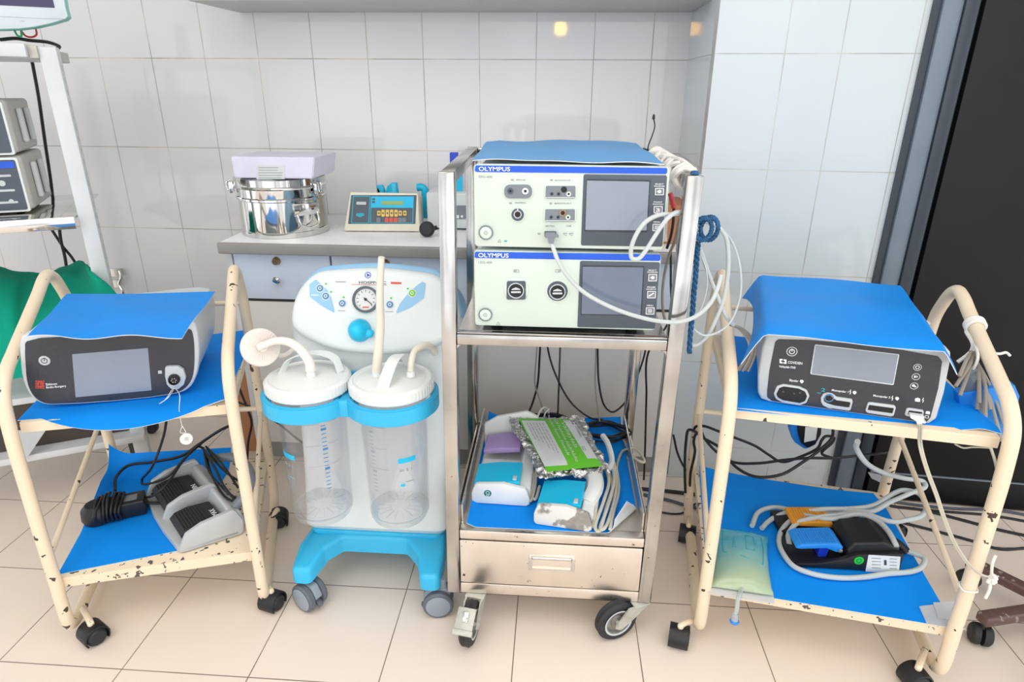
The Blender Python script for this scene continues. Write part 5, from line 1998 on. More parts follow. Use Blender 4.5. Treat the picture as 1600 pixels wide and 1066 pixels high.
def ribped(y0, y1, txt):
    bm = prism(B(), rpoly([(.016, .018), (.112, .024), (.112, .040), (.06, .042), (.028, .036), (.014, .026)], .004), fx, -y1, -y0, .003)
    for k in range(9):
        x = .024 + k * .0068
        z = .0335 + min(.0065, (x - .022) * .24)
        box(bm, (x, y0 + .004, z), (x + .003, y1 - .004, z + .0042), .001, 1, w)
    p = obj('pedal', bm, M['rubber'], DP)
    f = Face(w @ V((.11, y0 + .006, .0428)), w.to_3x3() @ V((0, 1, 0)), w.to_3x3() @ V((-1, 0, 0)))
    tm = textmesh(txt)
    xs = [v.co.x for v in tm.verts]
    for v in tm.verts:
        v.co = f.w(.008 + (v.co.x - min(xs)) / (max(xs) - min(xs)) * .034, v.co.y / .72 * .013 + .002, .0002 + (.0006 if v.co.z > .001 else 0))
    obj('lettering', tm, M['whiteink'], p, smooth=0)
ribped(.022, .115, 'MAX')
ribped(Wd * .5 + .016, Wd - .022, 'MIN')

# black power adapter with its cord wound round it
zb = lz + .003
ac = U(196, 803, 'z', zb)
w = yawm((ac.x, ac.y, zb), 28) @ Matrix.Scale(1.18, 4)
AD = thing('power_adapter', 'black power adapter wrapped in its own cord on the left lower shelf', 'adapter', (ac.x, ac.y, zb), math.radians(28))
box(bm := B(), (-.035, -.022, 0), (.045, .026, .038), .004, 3, w)
obj('body', bm, M['black'], AD)
box(bm := B(), (.004, -.012, .0382), (.03, .012, .0386), 0, 1, w)
obj('label', bm, M['grey'], AD)
bm = B()
rr = random.Random(2)
for k in range(7):
    x = -.055 + k * .0085
    h = .052 - abs(k - 3) * .003
    tube(bm, [w @ V(p) for p in ((x, -.026, .004), (x + rr.uniform(-.006, .006), -.032, .03), (x + .006, -.012, h), (x + .008, .02, h), (x + rr.uniform(-.006, .006), .034, .03), (x + .004, .03, .004))], .0036, 8, 6)
obj('wound_cord', bm, M['cable'], AD)
bm = tube(B(), [w @ V(p) for p in ((.044, -.004, .02), (.07, -.01, .016), (.09, -.002, .01), (.088, .018, .01), (.068, .026, .02), (.056, .02, .024))], .0042, 10, 8)
obj('plug_lead', bm, M['cable'], AD)
lathe(bm := B(), [(0, 0), (.028, 0), (.032, .01), (.03, .03), (.02, .042), (0, .044)], w @ Matrix.Translation((-.052, 0, 0)), 20)
obj('cord_roll', bm, M['cable'], AD)

# black cables around the silver foot switch
def cab(name, label, pts, r, mat, cat='cable', group=None, flat=1.0):
    return tag(obj(name, tube(B(), [U(*p[:2], p[2], p[3]) for p in pts], r, 9, 8, flat=flat), mat), label, cat, group)
cab('black_cable', 'black cable looping over the blue mat to the silver foot switch, left trolley', [(180, 768, 'z', .21), (182, 745, 'z', .215), (200, 728, 'z', .22), (240, 722, 'z', .235), (285, 712, 'z', .25), (310, 695, 'z', .275), (345, 672, 'z', .33), (362, 664, 'z', .34)], .0042, M['cable'])
cab('black_cable', 'black cable hanging from the upper shelf down to the adapter, left trolley', [(262, 640, 'y', 1.50), (256, 680, 'y', 1.46), (240, 725, 'y', 1.42), (222, 750, 'z', .21), (226, 757, 'z', .225), (262, 745, 'z', .25), (290, 715, 'z', .285), (318, 690, 'z', .30)], .0034, M['cable'])
cab('black_cable', 'black cable running along the silver foot switch pedals, left trolley', [(214, 777, 'z', .20), (240, 774, 'z', .24), (262, 755, 'z', .262), (285, 722, 'z', .285), (310, 698, 'z', .29), (335, 730, 'z', .285), (350, 760, 'z', .275), (372, 785, 'z', .26), (378, 782, 'z', .25)], .0034, M['cable'])
bm = B()
for k, pts in enumerate([
    [(318, 700, .285), (326, 735, .28), (350, 765, .27), (376, 784, .262)],
    [(322, 698, .29), (340, 725, .285), (362, 745, .28), (374, 752, .27)],
    [(324, 700, .295), (336, 712, .295), (352, 732, .29), (372, 762, .272)],
    [(320, 704, .28), (332, 745, .272), (356, 780, .26), (378, 786, .255)]]):
    tube(bm, [U(x, y, 'z', z) for x, y, z in pts], .0032, 8, 8)
tag(obj('cable_bundle', bm, M['cable']), 'bunch of thin black cables lying across the back of the silver foot switch', 'cable')
cab('black_cable', 'black cable trailing down behind the right side of the left trolley', [(352, 520, 'y', 1.85), (365, 560, 'y', 1.85), (372, 600, 'y', 1.84), (385, 635, 'y', 1.8), (393, 660, 'y', 1.8), (388, 690, 'y', 1.8), (384, 730, 'y', 1.8), (372, 760, 'z', .006), (350, 765, 'z', .006)], .004, M['cable'])
cab('black_cable', 'black cable crossing behind the suction machine from the left trolley', [(370, 628, 'y', 1.86), (400, 640, 'y', 1.86), (435, 662, 'y', 1.86), (470, 690, 'y', 1.86), (520, 720, 'y', 1.86), (560, 750, 'z', .005), (600, 752, 'z', .005)], .0035, M['cable'])

# ------------------------------------------------------------------ far left equipment trolley
ET = yawm((-1.339, 1.700, 0), 28)
e1, e2 = ET.to_3x3() @ V((1, 0, 0)), ET.to_3x3() @ V((0, 1, 0))
TR = thing('equipment_trolley', 'white post equipment trolley with steel shelves at the left edge', 'trolley', tuple(ET @ V((-.3, .25, 0))), math.radians(28))
ROOT[TR.name] = Matrix.Translation(ET @ V((-.3, .25, 0))) @ Matrix.Rotation(math.radians(28), 4, 'Z')
def etface(y): return Face(ET @ V((0, y, 0)), e1, (0, 0, 1))
ef = etface(0.0)
pq = etface(.03)
px0, px1 = pq.p(117, 320).x, pq.p(144, 320).x
ptop = pq.p(76, 73).y
for xl, y0 in ((px0, .03), (-.66, .03), (-.66, .45)):
    if True:
        box(bm := B(), (xl, y0, .06), (xl + px1 - px0, y0 + .05, ptop), .003, 2, ET)
        obj('post', bm, M['whitepaint'], TR)
bm = B()
for k in range(34):
    z = .3 + k * .03
    if z < ptop - .03:
        box(bm, (px1 - .0005, .05, z), (px1 + .0006, .058, z + .014), 0, 1, ET)
obj('post_slot', bm, M['shelfgrey'], TR)
zsh = ef.p(60, 344).y
box(bm := B(), (-.66, 0, zsh - .006), (px0 - .004, .48, zsh), .001, 2, ET)
box(bm, (-.66, -.003, zsh - .030), (px0 - .004, .003, zsh + .004), .002, 2, ET)
obj('steel_shelf', bm, M['polished'], TR)
zt1 = ef.p(20, 67).y
box(bm := B(), (-.66, 0, zt1 - .032), (px0 - .02, .5, zt1), .003, 2, ET)
obj('top_shelf', bm, M['whitepaint'], TR)
box(bm := B(), (px0 - .02, .02, zt1 - .034), (px0 + .001, .48, zt1 - .004), .002, 2, ET)
obj('top_bracket', bm, M['zinc'], TR)
zl1 = ef.p(25, 624).y
box(bm := B(), (-.66, 0, zl1 - .02), (px0 - .02, .48, zl1), .002, 2, ET)
obj('lower_shelf', bm, M['whitepaint'], TR)
zp = ef.p(100, 702).y
box(bm := B(), (-.66, 0, zp - .022), (px1, .48, zp), .003, 2, ET)
obj('bottom_shelf', bm, M['whitepaint'], TR)
box(bm := B(), (-.65, .05, zp + .0005), (px0 - .005, .47, zl1 - .021), .004, 2, ET)  # plain dark brown box between the two lowest shelves
obj('dark_box', bm, plain('dark_brown_laminate', (74, 64, 58), .5), TR)
bm = prism(B(), [ef.p(28, 670), ef.p(76, 665), ef.p(44, 712), ef.p(38, 712)], etface(-.01).M, 0, .004)
obj('side_flap', bm, M['ltgrey'], TR)
for x in (-.6, px0):
    for y in (.05, .44):
        p = ET @ V((x, y, 0))
        cyl(bm := B(), (p.x, p.y - .012, .03), (p.x, p.y + .012, .03), .03, None, 24, .004)
        box(bm, (p.x - .012, p.y - .012, .052), (p.x + .012, p.y + .012, max(.07, zp - .0225)), .002)
        obj('caster', bm, M['black'], TR)

df = etface(.12)
def device(name, label, prx, pz0, pz1, depth, extra, dep=.12):
    f = etface(dep)
    xr = f.p(*prx).x
    z0, z1 = pz0, f.p(*pz1).y
    t = thing(name, label, 'medical device', tuple(ET @ V((xr - .15, dep + depth / 2, z0))), math.radians(28))
    ROOT[t.name] = Matrix.Translation(ET @ V((xr - .15, dep + depth / 2, z0))) @ Matrix.Rotation(math.radians(28), 4, 'Z')
    box(bm := B(), (xr - .32, dep + .01, z0 + .006), (xr + .012, dep + depth, z1 + .004), .010, 3, ET)
    obj('casing', bm, M['greybeige'], t)
    fr = Face(ET @ V((0, dep, 0)), e1, (0, 0, 1))
    prism(bm := B(), rrect(xr - .325, z0 + .002, xr + .004, z1, .008), fr.M, -.012, 0, .002)
    obj('bezel', bm, M['offwhite'], t)
    prism(bm := B(), rrect(xr - .32, z0 + .008, xr - .002, z1 - .006, .006), fr.M, 0, .002)
    obj('front_panel', bm, M['dkgrey'], t)
    for xx in (xr - .28, xr - .03):
        for yv in (dep + .04, dep + depth - .04):
            p = ET @ V((xx, yv, 0))
            cyl(bm := B(), (p.x, p.y, z0 + .0003), (p.x, p.y, z0 + .0062), .01)
            obj('foot', bm, M['rubber'], t)
    # side handle
    for yv in (dep + .08, dep + .17):
        box(bm := B(), (xr + .0125, yv, z0 + .03), (xr + .026, yv + .022, z1 - .02), .005, 3, ET)
        obj('side_handle', bm, M['whitepaint'], t)
    return t, xr, z0, z1, fr


D1, xr, z0, z1, fr = device('video_processor', 'beige cased device with blue band and dark control panel, lower on the steel shelf', (34, 285), zsh + .0045, (25, 246), .27, 0)
prism(bm := B(), rrect(xr - .318, z1 - .028, xr - .006, z1 - .010, .003), fr.M, .002, .003)
obj('blue_band', bm, M['bluestripe'], D1)
bm = B()
for dz, wd in ((.045, .07), (.085, .09), (.118, .08)):
    prism(bm, rrect(xr - .09, z1 - dz - .006, xr - .02, z1 - dz, .003), fr.M, .002, .0028)
for (ddx, ddz, r_) in ((.045, .068, .008), (.035, .118, .006)):
    lathe(bm, [(0, .002), (r_, .002), (r_, .004), (0, .004)], fr.M @ Matrix.Translation((xr - ddx, z1 - ddz, 0)), 20)
obj('button', bm, M['ltgrey'], D1)
D2, xr2, z02, z12, fr2 = device('monitor_unit', 'beige cased device with a small blue screen, stacked upper on the steel shelf', (9, 195), z1 + .0046, (3, 158), .26, 0, .12)
prism(bm := B(), rrect(xr2 - .2, z02 + .025, xr2 - .028, z12 - .02, .004), fr2.M, .002, .003)
obj('screen', bm, M['screen2'], D2)

# monitor standing on the top shelf
mf = etface(.10)
MN = thing('monitor', 'pale monitor with curved mint-rimmed lower edge on top of the left trolley', 'monitor', tuple(ET @ V((-.28, .13, zt1))))
oc_ = [(-60, 47), (0, 46.5), (30, 45.5), (55, 42.5), (80, 37), (102, 30.5), (107, 26), (103, 12), (96, -30), (82, -110), (-60, -110)]
Pm = mf.poly(oc_)
prism(bm := B(), Pm, mf.M, -.05, -.003, .002)
obj('casing', bm, M['monedge'], MN)
cm = sum(Pm, V((0, 0))) / len(Pm)
prism(bm := B(), [V((cm.x + (p.x - cm.x) * .988, cm.y + (p.y - cm.y) * .982)) for p in Pm], mf.M, -.003, .002, .002)
obj('front_bezel', bm, M['monitor'], MN)
mf.plate('screen', [(-60, 5.5), (86, 12.5), (83, 0), (66, -90), (-60, -95)], .0012, M['monscreen'], MN, 0, .002)
bm = B()
mf.line(bm, [(-60, 24), (0, 26), (60, 29), (103, 30)], .8, .0004, .002)
mf.line(bm, [(32, 33), (40, 33)], .8, .0004, .002)
obj('bezel_groove', bm, M['paleink'], MN)
zb_ = min(p.y for p in Pm)
box(bm := B(), (-.40, .13, zt1 + .0003), (-.20, .33, zt1 + .012), .004, 2, ET)
box(bm, (-.33, .17, zt1 + .011), (-.27, .20, zb_ + .12), .004, 2, ET)
obj('stand', bm, M['dkgrey'], MN)

def loc(x, y, z): return ET @ V((x, y, z))
fc = etface(.2)
def onf(px, py, y): 
    f = etface(y)
    q = f.p(px, py)
    return f.w(q.x, q.y)
bm = tube(B(), [onf(0, 62, .16), onf(25, 60, .16), onf(45, 63, .16), onf(75, 66, .2), onf(93, 73, .24), onf(85, 77, .26), onf(78, 77, .26)], .0045, 8, 8)
tag(obj('black_cable', bm, M['cable']), 'black cable looping out over the white post under the monitor', 'cable')
bm = tube(B(), [onf(22, 46, .14), onf(27, 55, .14), onf(33, 57, .14), onf(33, 48, .14)], .0025, 8, 6)
tag(obj('green_cable', bm, M['greenc']), 'short green cable loop under the monitor', 'cable')
bm = tube(B(), [onf(33, 48, .16), onf(40, 56, .16), onf(50, 58, .16), onf(57, 54, .16), onf(56, 45, .16)], .0025, 8, 6)
tag(obj('red_cable', bm, M['redc']), 'short red cable loop under the monitor', 'cable')
bm = tube(B(), [onf(48, 85, .5), onf(60, 150, .5), onf(70, 220, .5), onf(81, 297, .5), onf(84, 335, .5)], .005, 8, 8)
tag(obj('black_cable', bm, M['cable']), 'black cable hanging down inside the white post trolley behind the stacked devices', 'cable')
bm = tube(B(), [onf(92, 345, .49), onf(95, 375, .47), onf(101, 400, .45), onf(105, 425, .44)], .005, 8, 8)
tube(bm, [onf(75, 350, .49), onf(88, 370, .48), onf(98, 385, .47), onf(112, 402, .45), onf(122, 418, .44)], .0045, 8, 8)
tag(obj('black_cables', bm, M['cable']), 'crossing black cables hanging below the steel shelf onto the green cloth', 'cable')

# green cloth over the trolley's middle shelf
cols = [
    [(-130, 430, .40), (-130, 425, .30), (-130, 470, .02), (-130, 530, -.03), (-130, 590, -.035)],
    [(-60, 425, .40), (-60, 418, .30), (-60, 470, .02), (-60, 530, -.03), (-60, 590, -.035)],
    [(0, 425, .40), (0, 417, .30), (0, 462, .05), (0, 525, -.02), (0, 590, -.03)],
    [(22, 432, .40), (22, 423, .30), (20, 455, .08), (18, 522, -.03), (18, 590, -.025)],
    [(45, 436, .40), (45, 428, .30), (42, 440, .20), (38, 520, -.02), (38, 588, -.035)],
    [(75, 436, .40), (75, 431, .30), (75, 445, .20), (70, 520, -.02), (62, 592, -.03)],
    [(100, 428, .40), (100, 420, .32), (105, 440, .20), (105, 500, -.01), (95, 590, -.03)],
    [(122, 420, .40), (124, 411, .33), (128, 430, .22), (135, 490, .0), (125, 580, -.02)],
    [(132, 424, .30), (137, 419, .18), (146, 432, -.01), (165, 480, -.03), (160, 560, -.03)],
    [(138, 432, .20), (146, 430, .06), (166, 446, -.02), (190, 490, -.035), (190, 560, -.035)],
    [(150, 436, .02), (158, 438, -.005), (182, 460, -.025), (210, 500, -.04), (215, 560, -.04)],
]
rows = [[onf(*q) for q in c] for c in cols]
dense = [spline(c, 6) for c in rows]
nv = len(dense[0]) - 1
trans = [spline([dense[i][j] for i in range(len(dense))], 4) for j in range(nv + 1)]
nu = len(trans[0]) - 1
def fcl(u, v):
    p = trans[round(v * nv)][round(u * nu)].copy()
    k = noise.noise(p * 11) * .016 + noise.noise(p * 26) * .005
    p.z += k
    return p
o = obj('surgical_cloth', sheet(B(), fcl, nu, nv, .002, 0, 0), M['cloth'], None, None, 80)
tag(o, 'green surgical cloth draped over the left equipment trolley, behind the cream trolley', 'cloth')

# ------------------------------------------------------------------ right trolley: generator, sheet, mats
def h5(x, y): return (1180 + x / 5, 500 + y / 5)
RZ = .618
fz0 = RZ + .0046
a, b = U(1190, 623, 'z', fz0), U(1455, 659, 'z', fz0)
FF = Face(a, b - a, (0, 0, 1))
FG = thing('generator', 'grey-rimmed generator with a wide grey screen and four sockets on the right trolley', 'medical device', tuple(a + (b - a) * .5 - FF.n * .16 + V((0, 0, -.003))))
rim = [h5(95, 88), h5(130, 72), h5(420, 78), h5(800, 112), h5(1180, 165), h5(1480, 212), h5(1520, 245), h5(1520, 300), h5(1470, 560), h5(1410, 760), h5(1350, 802), h5(1180, 782), h5(600, 700), h5(110, 632), h5(45, 610), h5(20, 560), h5(20, 420), h5(52, 220)]
P = rpoly(FF.poly(rim), .006)
prism(bm := B(), P, FF.M, -.02, .008, .006, 0, 4)
obj('rim', bm, M['ltgrey'], FG)
cen = sum(P, V((0, 0))) / len(P)
prism(bm := B(), [V((cen.x + (p.x - cen.x) * .985, cen.y + (p.y - cen.y) * .975)) for p in P], FF.M, -.30, -.02, .003)
obj('casing', bm, M['ltgrey'], FG)
FO = .008
pan = [h5(155, 160), h5(180, 140), h5(420, 146), h5(800, 178), h5(1150, 225), h5(1420, 272), h5(1450, 310), h5(1420, 520), h5(1360, 745), h5(1330, 782), h5(1180, 766), h5(600, 684), h5(130, 618), h5(92, 590), h5(92, 540), h5(110, 380)]
FF.plate('front_panel', pan, .0015, M['slate'], FG, .006, FO)
FO += .0015
FF.plate('screen_frame', [h5(425, 408), h5(1072, 494), h5(1118, 254), h5(462, 176)], .002, M['whitepaint'], FG, .003, FO, .0006)
FF.plate('screen', [h5(436, 402), h5(1066, 482), h5(1106, 258), h5(468, 184)], .0008, M['screen'], FG, .002, FO + .002)
def ringbtn(x, y, R, sym):
    k = FF.disc('button', *h5(x, y), R / 5, .0012, M['slate'], FG, FO)
    FF.ring('button_ring', *h5(x, y), R / 5, R / 5 * .84, .0018, M['ltgrey'], k, FO)
    bm = B()
    if sym == 'power':
        FF.ring('', *h5(x, y), 4.6, 3.3, .0005, None, None, FO + .0012, bm=bm)
        FF.line(bm, [h5(x, y - 22), h5(x, y)], 1.4, .0005, FO + .0012)
    elif sym == 'loop':
        FF.ring('', *h5(x, y), 3.4, 2.4, .0005, None, None, FO + .0012, bm=bm)
    elif sym == 'sound':
        FF.plate('', [h5(x - 14, y + 6), h5(x - 4, y + 12), h5(x - 4, y - 12), h5(x - 14, y - 6)], .0005, None, None, 0, FO + .0012, bm=bm)
        FF.ring('', *h5(x + 6, y), 1.6, .9, .0005, None, None, FO + .0012, bm=bm)
    else:
        FF.disc('', *h5(x - 5, y - 3), 2.4, .0005, None, None, FO + .0012, bm=bm)
        FF.disc('', *h5(x + 9, y + 5), 1.6, .0005, None, None, FO + .0012, bm=bm)
    obj('symbol', bm, M['whiteink'], k)
ringbtn(284, 233, 43, 'power')
ringbtn(1257, 354, 33, 'loop')
ringbtn(1245, 427, 33, 'sound')
ringbtn(1231, 499, 33, 'gear')
bm = B()
for pts in ([(188, 292), (212, 292), (212, 303), (200, 303), (200, 314), (212, 316), (212, 328), (188, 324)], [(220, 294), (242, 297), (242, 331), (218, 328), (218, 318), (230, 319), (230, 308), (220, 306)]):
    FF.plate('', [h5(*q) for q in pts], .0005, None, None, 0, FO, bm=bm)
obj('emblem', bm, M['whiteink'], FG)
FF.text('COVIDIEN', h5(252, 326), h5(364, 336), 3.9, M['whiteink'], FG, FO)
FF.text('Valleylab FX8', h5(182, 356), h5(310, 368), 3.3, M['whiteink'], FG, FO)
FF.text('Bipolar', h5(264, 464), h5(334, 472), 3.4, M['whiteink'], FG, FO)
FF.text('Monopolar 1', h5(592, 540), h5(720, 556), 3.2, M['whiteink'], FG, FO)
FF.text('Monopolar 2', h5(914, 582), h5(1046, 598), 3.2, M['whiteink'], FG, FO)
FF.text('2', h5(510, 544), h5(542, 546), 5.4, M['teal'], FG, FO)
bm = FF.line(B(), [h5(480, 554), h5(510, 560)], 1.3, .0005, FO)
obj('print', bm, M['teal'], FG)
bm = B()
for x, y in ((360, 466), (770, 552), (1100, 598)):
    FF.plate('', [h5(x - 16, y), h5(x - 8, y - 12), h5(x + 10, y - 10), h5(x + 17, y + 2), h5(x, y + 18)], .0005, None, None, .001, FO, bm=bm)
for x, y in ((738, 548), (1064, 596), (1302, 612)):
    FF.line(bm, [h5(x + 4, y - 18), h5(x - 6, y), h5(x + 4, y), h5(x - 4, y + 18)], 1.1, .0005, FO)
FF.plate('', [h5(1238, 620), h5(1278, 625), h5(1280, 602), h5(1262, 592), h5(1240, 598)], .0005, None, None, .001, FO, bm=bm)
FF.plate('', [h5(1320, 716), h5(1354, 722), h5(1356, 700), h5(1326, 696)], .0005, None, None, .001, FO, bm=bm)
FF.line(bm, [h5(1316, 748), h5(1342, 752), h5(1346, 734), h5(1320, 730), h5(1316, 748)], .8, .0005, FO)
obj('symbol', bm, M['whiteink'], FG)
def port(outer, inner, r, ri):
    k = FF.plate('socket', [h5(*q) for q in outer], .004, M['ltgrey'], FG, r, FO, .0015)
    FF.plate('socket_well', [h5(*q) for q in inner], .0008, M['hole'], k, ri, FO + .004)
    return k
k = port([(142, 560), (165, 500), (215, 484), (340, 502), (400, 530), (420, 575), (395, 630), (340, 648), (215, 628), (160, 600)], [(162, 560), (185, 512), (220, 500), (335, 516), (385, 540), (400, 575), (385, 612), (345, 628), (215, 606), (175, 586)], .006, .005)
for x, y in ((215, 540), (300, 555), (345, 548)):
    FF.disc('contact', *h5(x, y), 1.6, .0005, M['dkgrey'], k, FO + .0048)
k = port([(508, 590), (525, 560), (560, 550), (600, 558), (630, 582), (752, 600), (754, 625), (738, 684), (720, 690), (600, 672), (570, 672), (525, 650), (508, 620)], [(528, 592), (545, 572), (580, 568), (602, 590), (628, 606), (738, 622), (726, 662), (610, 645), (560, 630), (532, 615)], .004, .003)
FF.ring('contact_ring', *h5(570, 588), 7.4, 5.8, .001, M['midblue'], k, FO + .0048)
port([(872, 628), (890, 624), (1080, 648), (1090, 664), (1072, 728), (1050, 734), (868, 706), (852, 690)], [(880, 642), (1072, 668), (1060, 706), (870, 680)], .004, .001)
k = port([(1170, 676), (1188, 668), (1300, 684), (1306, 700), (1296, 752), (1170, 730), (1158, 720)], [(1188, 684), (1292, 698), (1286, 728), (1180, 712)], .003, .001)
wp = FF.plate('', [h5(1186, 696), h5(1298, 712), h5(1286, 748), h5(1312, 752), h5(1300, 765), h5(1276, 760), h5(1278, 782), h5(1244, 778), h5(1236, 748), h5(1190, 722)], .012, None, None, .001, FO + .0048, bm=B())
PC = thing('return_electrode_lead', 'white two-core lead plugged into the right generator and hanging to the front frame', 'cable', FF.w(*FF.p(*h5(1260, 740)), FO))
obj('plug', wp, M['offwhite'], PC)
p0 = FF.w(*FF.p(*h5(1262, 776)), FO + .012)
ys = 1.085
lp = [p0, U(1437, 700, 'y', 1.10), U(1447, 735, 'y', 1.09), U(1462, 775, 'y', 1.085), U(1470, 800, 'y', 1.085), U(1488, 845, 'y', 1.09), U(1512, 882, 'y', 1.098), U(1530, 897, 'y', 1.10), U(1546, 902, 'y', 1.108), U(1556, 900, 'y', 1.14)]
bm = tube(B(), lp, .0021, 8, 8)
tube(bm, [p + V((.0038, -.001, 0)) for p in lp], .0021, 8, 8)
obj('cord', bm, M['beigecable'], PC)
prism(bm := B(), rrect(-.05, -.03, .05, .03, .005), FF.M @ Matrix.Translation((.15, .08, -.304)), 0, .004)
obj('rear_plate', bm, M['grey'], FG)
for uu in (.03, .29):
    for nn in (-.03, -.27):
        p = FF.w(uu, 0, nn)
        cyl(bm := B(), (p.x, p.y, RZ + .0022), (p.x, p.y, fz0 + .006), .009)
        obj('foot', bm, M['rubber'], FG)

# knot on the front frame tube
bm = B()
kc = U(1549, 902, 'y', 1.115)
for k in range(9):
    v = V((rnd.uniform(-1, 1), rnd.uniform(-1, .4), rnd.uniform(-1, 1))).normalized()
    tube(bm, [kc, kc + v * .007, kc + v * .010 + V((0, 0, -.005))], .0034, 6, 4)
tube(bm, [kc, U(1551, 880, 'y', 1.11), U(1556, 868, 'y', 1.115)], .0028, 6)
tube(bm, [kc, U(1546, 922, 'y', 1.11), U(1540, 935, 'y', 1.11)], .003, 6)
rc = gr(.0, .285)
tube(bm, [rc + V((.0165 * math.cos(t_), .0165 * math.sin(t_), .002 * math.sin(3 * t_))) for t_ in [i * math.pi / 5 for i in range(10)]], .0022, 6, 4, True)
tag(obj('string_knot', bm, M['tie']), 'white string knot tied low on the right front tube of the right trolley', 'string')

# cover sheet over the right generator
tz = a.z + max(p.y for p in P) + .002
s00, s10 = U(1196, 520, 'z', tz), U(1478, 548, 'z', tz)
s11, s01 = U(1398, 447, 'z', tz), U(1188, 431, 'z', tz)
# clip the far side to the casing depth
fbil = bil(s00, s10, s11, s01)
def ffs(U_, v):
    u = -.09 + U_ * 1.19
    uu = max(0, min(1, u))
    p = fbil(uu, v)
    p.z += .003 + .002 * math.sin(u * 7 + v * 4) + .0012 * math.sin(v * 15)
    if v < .12:
        p.z -= .006 * ((.12 - v) / .12) ** 2
    if u < 0:                      # left flap hanging down, longest at both corners
        k = -u / .09
        dl = (.040 + .030 * abs(2 * v - 1) ** 2)
        p -= (s10 - s00).normalized() * ((.016 + .022 * abs(2 * v - 1) ** 3) * k)
        p.z -= dl * k ** 1.15
    if u > 1:
        k = (u - 1) / .10
        p += (s10 - s00).normalized() * (.03 * k * (1 - v * .6))
        p.z -= .045 * k * (1 - v) ** 1.5
    return p
o = obj('vinyl_sheet', sheet(B(), ffs, 44, 30, .0016), [M['vinyl'], M['vinylback']], None, None, 60)
tag(o, 'blue vinyl sheet covering the wide-screen generator on the right trolley, left edge hanging', 'sheet')
# mats
mz = RZ + .0019
m00, m10 = U(1141, 634, 'z', mz), U(1562, 672, 'z', mz)
m11, m01 = gr(.50, 0) + V((-.03, -.01, mz)), gl(.50, 0) + V((.022, -.01, mz))
mq = bil(m00, m10, m11, m01)
frn = V((FF.n.x, FF.n.y, 0))
def frm(u, v):
    p = mq(u, v)
    if v < .06:
        k = (.06 - v) / .06
        p += frn * (.012 * k)
        p.z += .003 * math.sin(k * math.pi) - .004 * k
    p.z += .010 * max(0, 1 - abs(u - .93) / .09) * max(0, 1 - v / .25)
    if u < .09:
        p.z += .05 * ((.09 - u) / .09) ** 2 * max(0, v - .45) * 1.6
    return p
o = obj('vinyl_mat', sheet(B(), frm, 50, 34, .0016), [M['vinylmat'], M['vinylback']], None, None, 60)
tag(o, 'blue vinyl mat on the upper shelf of the right trolley, under the wide-screen generator', 'mat')
LZr = .166
mz = LZr + .0019
k00, k10 = U(1106, 918, 'z', mz), U(1493, 982, 'z', mz)
k11, k01 = gr(.50, 0) + V((-.022, 0, mz)), gl(.515, 0) + V((.02, 0, mz))
kq = bil(k00, k10, k11, k01)
def flr(u, v):
    p = kq(u, v)
    if v > .92:
        p.z += .012 * (v - .92) / .08 * abs(2 * u - 1) ** 3
    if u > .93 and v > .9:
        p.x -= .02 * (u - .93) / .07 * (v - .9) / .1
    return p
RM = obj('vinyl_mat', sheet(B(), flr, 40, 40, .0014), [M['vinylmat'], M['vinylback']], None, None, 60)
tag(RM, 'worn blue vinyl mat taped to the lower shelf of the right trolley', 'mat')
def tapepatch(pts, zoff=.0022):
    Q = [U(x, y, 'z', mz + zoff) for x, y in pts]
    q = bil(*Q)
    def f(u, v):
        p = q(u, v)
        p.z += .0012 * abs(noise.noise(p * 60))
        return p
    return sheet(B(), f, 10, 10, .0004, 0, 0)
obj('tape', tapepatch([(1448, 975), (1510, 985), (1492, 940), (1436, 948)]), M['tape'], RM)
obj('tape', tapepatch([(1466, 966), (1500, 972), (1490, 940), (1458, 942)], .0038), M['tape'], RM)
obj('tape', tapepatch([(1106, 928), (1210, 944), (1208, 925), (1108, 908)]), M['tape'], RM)
obj('tape', tapepatch([(1362, 748), (1388, 760), (1376, 742), (1356, 738)]), M['tape'], RM)
obj('tape', tapepatch([(1252, 732), (1272, 734), (1274, 728), (1256, 726)]), M['tape'], RM)

# fluid bag
bz = mz + .0012
B00, B10, B11, B01 = [U(x, y, 'z', bz + .012) for x, y in ((1112, 914), (1207, 928), (1199, 836), (1120, 822))]
bq = bil(B00, B10, B11, B01)
BG = thing('fluid_bag', 'clear plastic bag of aqua fluid lying at the left of the right lower shelf', 'bag', tuple(V((bq(.5, .5).x, bq(.5, .5).y, bz))))
bm = B()
nu_, nv_ = 22, 24
tops, bots = [], []
for i in range(nu_ + 1):
    ta, ba = [], []
    for j in range(nv_ + 1):
        u, v = i / nu_, j / nv_
        p = bq(u, v)
        fu, fv = math.sin(math.pi * u), math.sin(math.pi * min(1, max(0, v))) 
        puff = (max(0, fu) ** .45) * (max(0, fv) ** .5) * (1 - .35 * v)
        # waist
        p += (B10 - B00) * ((u - .5) * .06 * (abs(2 * v - 1) ** 2 - .4))
        ta.append(bm.verts.new(V((p.x, p.y, bz + .008 + .040 * puff + .0015 * noise.noise(p * 40)))))
        ba.append(bm.verts.new(V((p.x, p.y, bz + .007 - .0065 * puff))))
    tops.append(ta); bots.append(ba)
for i in range(nu_):
    for j in range(nv_):
        bm.faces.new((tops[i][j], tops[i + 1][j], tops[i + 1][j + 1], tops[i][j + 1]))
        bm.faces.new((bots[i][j], bots[i][j + 1], bots[i + 1][j + 1], bots[i + 1][j]))
for i in range(nu_):
    for j in (0, nv_):
        bm.faces.new((tops[i][j], tops[i + 1][j], bots[i + 1][j], bots[i][j]))
for j in range(nv_):
    for i in (0, nu_):
        bm.faces.new((tops[i][j], tops[i][j + 1], bots[i][j + 1], bots[i][j]))
obj('bag', bm, M['bag'], BG)
